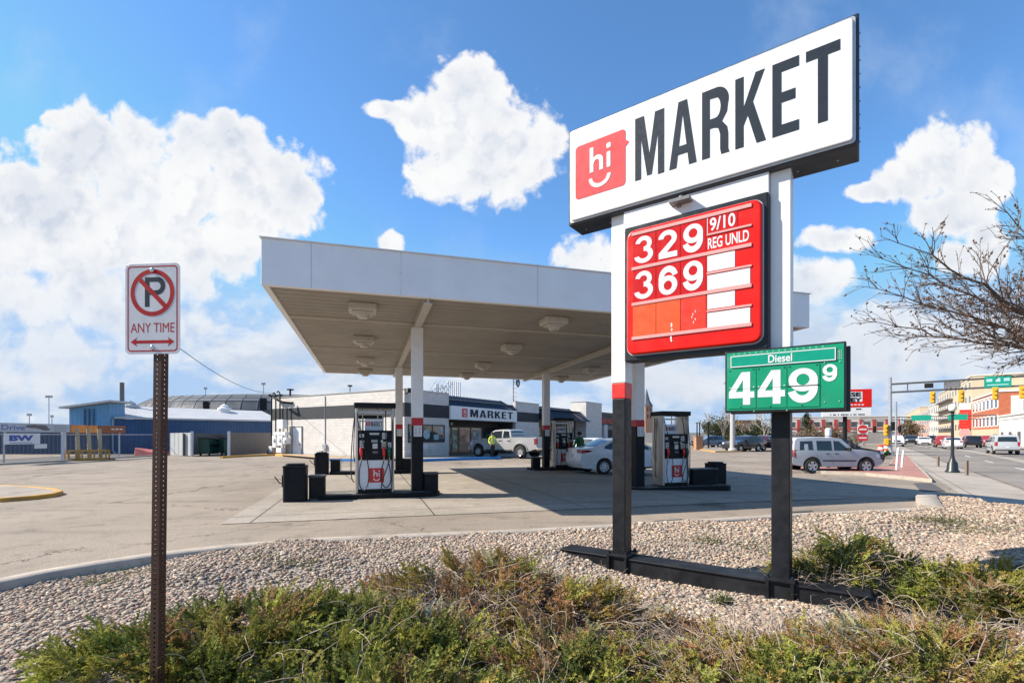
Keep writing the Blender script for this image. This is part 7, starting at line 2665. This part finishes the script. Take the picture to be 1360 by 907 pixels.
def weeds():
    V, F, T = [], [], []
    off = 0
    tv = np.array([(-0.03, 0, 0), (0.03, 0, 0), (0.0, 0.6, 0.15), (0.02, 1.0, 0.5)])
    tf = np.array([(0, 1, 2), (1, 3, 2)])
    for (u, v, n, w, hh) in ((395, 758, 60, 0.16, 0.05), (350, 752, 40, 0.12, 0.04), (412, 742, 40, 0.12, 0.03), (160, 765, 60, 0.25, 0.04), (130, 778, 30, 0.12, 0.04), (960, 792, 30, 0.05, 0.07), (1000, 727, 60, 0.25, 0.04), (1255, 699, 120, 0.30, 0.06), (1275, 707, 60, 0.25, 0.05), (1150, 708, 70, 0.4, 0.03), (940, 725, 40, 0.12, 0.05), (1310, 715, 60, 0.25, 0.04), (1345, 708, 60, 0.3, 0.04), (1230, 699, 40, 0.2, 0.05)):
        c = G(u, v)
        n *= 3
        P = np.stack([rng.normal(c.x, w, n), rng.normal(c.y, w * 0.6, n), np.zeros(n)], 1)
        P[:, 2] = g(P[:, 0], P[:, 1]) + bedlift(P[:, 0], P[:, 1]) + 0.015
        D = rng.normal(0, 0.6, (n, 3)) + np.array([0, 0, 0.5])
        s = hh * rng.uniform(0.6, 1.5, n)
        v_, f_ = scatter(tv, tf, P, frames(D), np.stack([s * 1.4, s, s], 1))
        V.append(v_)
        F.append(f_ + off)
        off += len(v_)
        T.append(np.repeat(np.array([(0.10, 0.14, 0.03), (0.16, 0.17, 0.05), (0.08, 0.11, 0.03)])[rng.integers(0, 3, n)], 2, 0))
    o = np_mesh('weeds', np.concatenate(V), np.concatenate(F), np.concatenate(T), M_LEAF, kind='stuff')
    tag(o, 'small green weeds sprouting through the river stones', 'weeds')
weeds()

# ------------------------------------------------------------------ trees
def grow(p, d, L, r, depth, out, tips, spread=0.6, up=0.1, seg=5, kids=3, droop=0.0, rnd=None):
    rnd = rnd or random
    pts = [p.copy()]
    dd = d.normalized()
    for i in range(seg):
        dd = (dd + Vector((rnd.gauss(0, 0.11), rnd.gauss(0, 0.11), rnd.gauss(0, 0.09) + up * 0.12 - droop))).normalized()
        pts.append(pts[-1] + dd * (L / seg))
    r1 = r * (0.45 if depth > 0 else 0.25)
    out.append((pts, [r + (r1 - r) * i / seg for i in range(seg + 1)]))
    if depth == 0:
        tips.extend(pts[2:])
        return
    for k in range(kids):
        t = 0.28 + 0.72 * (k + rnd.uniform(0, 0.8)) / kids
        i = min(seg - 1, int(t * seg))
        q = pts[i].lerp(pts[i + 1], t * seg - i if t < 1 else 1.0)
        base = (pts[i + 1] - pts[i]).normalized()
        side = base.cross(Vector((rnd.gauss(0, 1), rnd.gauss(0, 1), rnd.gauss(0, 1)))).normalized()
        nd = (base + side * spread * rnd.uniform(0.7, 1.3) + Vector((0, 0, up))).normalized()
        grow(q, nd, L * rnd.uniform(0.45, 0.68), r1 * 0.9 + r * 0.12, depth - 1, out, tips, spread, up, max(3, seg - 1), kids, droop, rnd)
def bare_tree(name, label, loc, h, trunk_r, col, depth=4, kids=4, spread=0.65, up=0.35, seed=1, group=None, lean=(0, 0)):
    t = thing(name, label, 'tree', loc, 0, group)
    rn = random.Random(seed)
    out, tips = [], []
    grow(Vector((0, 0, 0)), Vector((lean[0], lean[1], 1)), h * 0.55, trunk_r, depth, out, tips, spread, up, 6, kids, 0, rn)
    mt = MB()
    mt.tube(out[0][0], out[0][1], 8)
    m_ = mat('bark_' + name, col, 0.85, var=0.2, scale=8)
    mt.build('trunk', m_, t, smooth=True)
    mb = MB()
    for pts, rs in out[1:]:
        mb.tube(pts, [max(r, 0.006) for r in rs], 4 if rs[0] < 0.03 else 6, 0, False)
    mb.build('crown', m_, t, fix=False)
    return t
# the near tree whose bare limbs reach in from the right
def street_tree():
    base = Vector((10.9, 8.4, gz(10.9, 8.4)))
    t = thing('bare_street_tree', 'bare leafless tree reaching in from the right edge', 'tree', base)
    rn = random.Random(5)
    mt = MB()
    mt.tube([(0, 0, -0.2), (0.03, 0.02, 1.2), (-0.02, 0, 2.4), (-0.1, 0.02, 3.1), (0.1, 0.1, 4.4), (0.15, 0.2, 5.6)], [0.19, 0.16, 0.145, 0.13, 0.09, 0.04], 10)
    m_ = mat('bark_brown', (0.13, 0.085, 0.06), 0.85, var=0.3, scale=18, bump=0.6, bscale=30)
    mt.build('trunk', m_, t, smooth=True)
    out, tips = [], []
    aims = [((-0.05, 0, 2.75), (-4.9, -0.8, 4.45), 0.062), ((-0.05, 0, 2.7), (-4.7, -0.1, 3.95), 0.055), ((-0.05, 0, 2.9), (-3.7, -0.9, 3.75), 0.05), ((-0.05, 0, 2.75), (-4.2, 0.6, 3.55), 0.045), ((-0.1, 0, 3.0), (-4.3, 0.3, 4.6), 0.05), ((-0.1, 0, 3.3), (-2.7, -0.3, 5.15), 0.045),
            ((-0.05, 0, 2.8), (-3.9, -0.5, 3.25), 0.045), ((-0.05, 0.0, 2.75), (-3.4, 0.9, 4.0), 0.045), ((0, 0, 2.7), (3.2, -0.6, 4.6), 0.06), ((0, 0, 2.9), (2.2, 2.4, 4.9), 0.055), ((0, 0, 3.4), (0.8, -2.8, 5.2), 0.05), ((0.1, 0.1, 4.4), (0.9, 1.1, 7.0), 0.05)]
    for a, b, r in aims:
        a, b = Vector(a) + Vector((0, 0, 0.15)), Vector(b) + Vector((0, 0, 0.12))
        n = 12
        sag = Vector((0, 0, -0.12))
        pts = [a.lerp(b, i / n) + sag * math.sin(PI * i / n) + Vector((rn.gauss(0, 0.05), rn.gauss(0, 0.05), rn.gauss(0, 0.045))) * (1 if 0 < i < n else 0) for i in range(n + 1)]
        out.append((pts, [r + (0.006 - r) * (i / n) ** 0.8 for i in range(n + 1)]))
        L = (b - a).length
        for i in range(2, n + 1):
            for s in range(3):
                bd = (pts[min(i + 1, n)] - pts[i - 1]).normalized()
                sd_ = bd.cross(Vector((rn.gauss(0, 1), rn.gauss(0, 1), rn.gauss(0, 1)))).normalized()
                nd = bd + sd_ * rn.uniform(0.4, 0.9) + Vector((0, 0, rn.uniform(-0.08, 0.35)))
                grow(pts[i].copy(), nd, rn.uniform(0.4, 0.95) * (1 - 0.42 * i / n), 0.015 * (1 - 0.5 * i / n), 2 if i < n - 2 else 1, out, tips, 0.6, 0.12, 4, 3, 0.0, rn)
    mb = MB()
    for pts, rs in out:
        mb.tube(pts, [max(r, 0.0035) for r in rs], 6 if rs[0] > 0.03 else 3, 0, False)
    mb.build('limbs', m_, t, fix=False)
    tv, tf = ico(1)
    P = np.array([p[:] for p in tips])
    P = P[rng.uniform(0, 1, len(P)) < 0.42] + 0
    n = len(P)
    s = rng.uniform(0.010, 0.024, n)
    V, F = scatter(tv, tf, P, frames(rng.normal(size=(n, 3))), np.stack([s * 0.8, s * 1.4, s * 0.8], 1))
    np_mesh('buds', V, F, np.repeat(np.array([(0.20, 0.155, 0.13), (0.14, 0.10, 0.085), (0.24, 0.19, 0.165)])[rng.integers(0, 3, n)], len(tf), 0), M_TWIG, t)
street_tree()
def leafy(name, label, u, Y, w, h, cols, zb=0.3, n=1500, s=0.16, cone=False, group='trees and bushes beyond the lot', trunk=True):
    p = at(u, 578, Y)
    z = gz(p.x, Y)
    t = thing(name, label, 'tree' if trunk else 'bush', (p.x, Y, z), 0, group)
    mb = MB()
    rn = random.Random(int(u * 7 + Y))
    mb.tube([(0, 0, -0.3), (0.05, 0, h * 0.4), (0, 0.05, h * 0.85)], [0.04 * h * 0.6, 0.03 * h * 0.6, 0.02], 7)
    for k in range(7):
        a = rn.uniform(0, 2 * PI)
        z0 = h * rn.uniform(0.15, 0.6)
        mb.tube([(0, 0, z0), (math.cos(a) * w * 0.3, math.sin(a) * w * 0.3, z0 + h * 0.2)], [0.02 * h * 0.5, 0.01], 5)
    mb.build('trunk', mat('bark_grey', (0.12, 0.095, 0.075), 0.9), t)
    tv = np.array([(-0.5, 0, 0), (0.5, 0, 0), (0.15, 1.0, 0.2), (-0.35, 0.8, -0.2)])
    tf = np.array([(0, 1, 2), (0, 2, 3)])
    nc = 26
    if cone:
        zz = rng.uniform(0, 1, nc * 2)
        rr = (1 - zz) * w / 2 * rng.uniform(0.5, 1.0, nc * 2)
        aa = rng.uniform(0, 2 * PI, nc * 2)
        C = np.stack([rr * np.cos(aa), rr * np.sin(aa), zb + zz * (h - zb)], 1)
        cr = 0.16 * w * (1.15 - zz) + 0.12
    else:
        d = rng.normal(size=(nc, 3))
        d /= np.linalg.norm(d, axis=1, keepdims=True)
        q = rng.uniform(0.35, 0.95, (nc, 1))
        C = d * q * np.array([w / 2, w / 2, (h - zb) / 2]) + np.array([0, 0, (h + zb) / 2])
        cr = rng.uniform(0.13, 0.26, nc) * min(w, h)
    idx = rng.integers(0, len(C), n)
    P = C[idx] + rng.normal(0, 0.55, (n, 3)) * cr[idx, None]
    P[:, 2] = np.maximum(P[:, 2], 0.05)
    D = rng.normal(size=(n, 3))
    S = s * rng.uniform(0.6, 1.5, n)
    V, F = scatter(tv, tf, P, frames(D), np.stack([S, S, S], 1))
    cl = np.array(cols)
    T = cl[rng.integers(0, len(cl), len(C))][idx] * np.exp(rng.normal(0, 0.3, (n, 1)))
    np_mesh('crown', V, F, np.repeat(T, 2, 0), M_LEAF, t)
    return t
EV = [(0.035, 0.055, 0.022), (0.06, 0.075, 0.03), (0.085, 0.09, 0.035), (0.05, 0.06, 0.03)]
TAN = [(0.22, 0.16, 0.10), (0.17, 0.12, 0.08), (0.26, 0.19, 0.12)]
YEL = [(0.42, 0.27, 0.04), (0.32, 0.20, 0.04)]
leafy('evergreen_tree', 'dark evergreen tree left of the pale light pole', 949, 80, 4.6, 4.4, EV, n=2200)
leafy('evergreen_tree', 'evergreen tree just right of the bare white trunk', 963, 84, 4.2, 5.0, EV, n=2200)
leafy('yellow_tree', 'small tree with yellow leaves beside the brown building', 981, 86, 3.2, 4.3, YEL + TAN, n=1200)
leafy('evergreen_bush', 'broad low evergreen bush behind the black parked cars', 990, 74, 6.5, 2.7, EV, zb=0.1, n=2400, trunk=False)
leafy('evergreen_bush', 'rounded evergreen bush against the right sign post', 1015, 78, 5.0, 4.4, EV, n=2200, trunk=False)
leafy('evergreen_bush', 'low evergreen bush between the two taller evergreens', 970, 70, 4.5, 2.2, EV, zb=0.1, n=1600, trunk=False)
leafy('conifer_tree', 'pointed dark conifer in front of the red and white building', 1072, 92, 4.2, 6.4, EV, cone=True, n=2400)
leafy('brown_hedge', 'brown leafless hedge before the red and white building on the left', 1092, 80, 8, 3.0, TAN, zb=0.1, n=2600, trunk=False)
leafy('brown_hedge', 'brown leafless hedge under the reader board', 1118, 82, 8, 3.3, TAN, zb=0.1, n=2600, trunk=False)
leafy('brown_tree', 'brown budding tree at the far end of the street', 1205, 170, 9, 7.5, TAN + [(0.2, 0.16, 0.08)], n=1800, s=0.4)
leafy('green_bush', 'small green clipped bush by the red signal base', 1160, 40, 3.5, 0.55, [(0.05, 0.10, 0.025), (0.08, 0.12, 0.03)], zb=0.05, n=1500, s=0.1, trunk=False)
for i, (u, Y, h, lab) in enumerate(((960, 74, 6.6, 'pale bare tree with a white trunk beside the light pole'), (938, 88, 6.8, 'thin faint bare tree above the blue grey SUV'), (1014, 72, 6.2, 'pale bare tree half hidden by the right sign post'), (987, 80, 4.6, 'small bare tree in front of the brown building'), (899, 100, 6.5, 'bare tree far behind the right pump'))):
    p = at(u, 578, Y)
    bare_tree('bare_tree', lab, (p.x, Y, gz(p.x, Y)), h, 0.13, (0.36, 0.31, 0.25), depth=4, kids=4, seed=20 + i, group='bare trees beyond the lot')
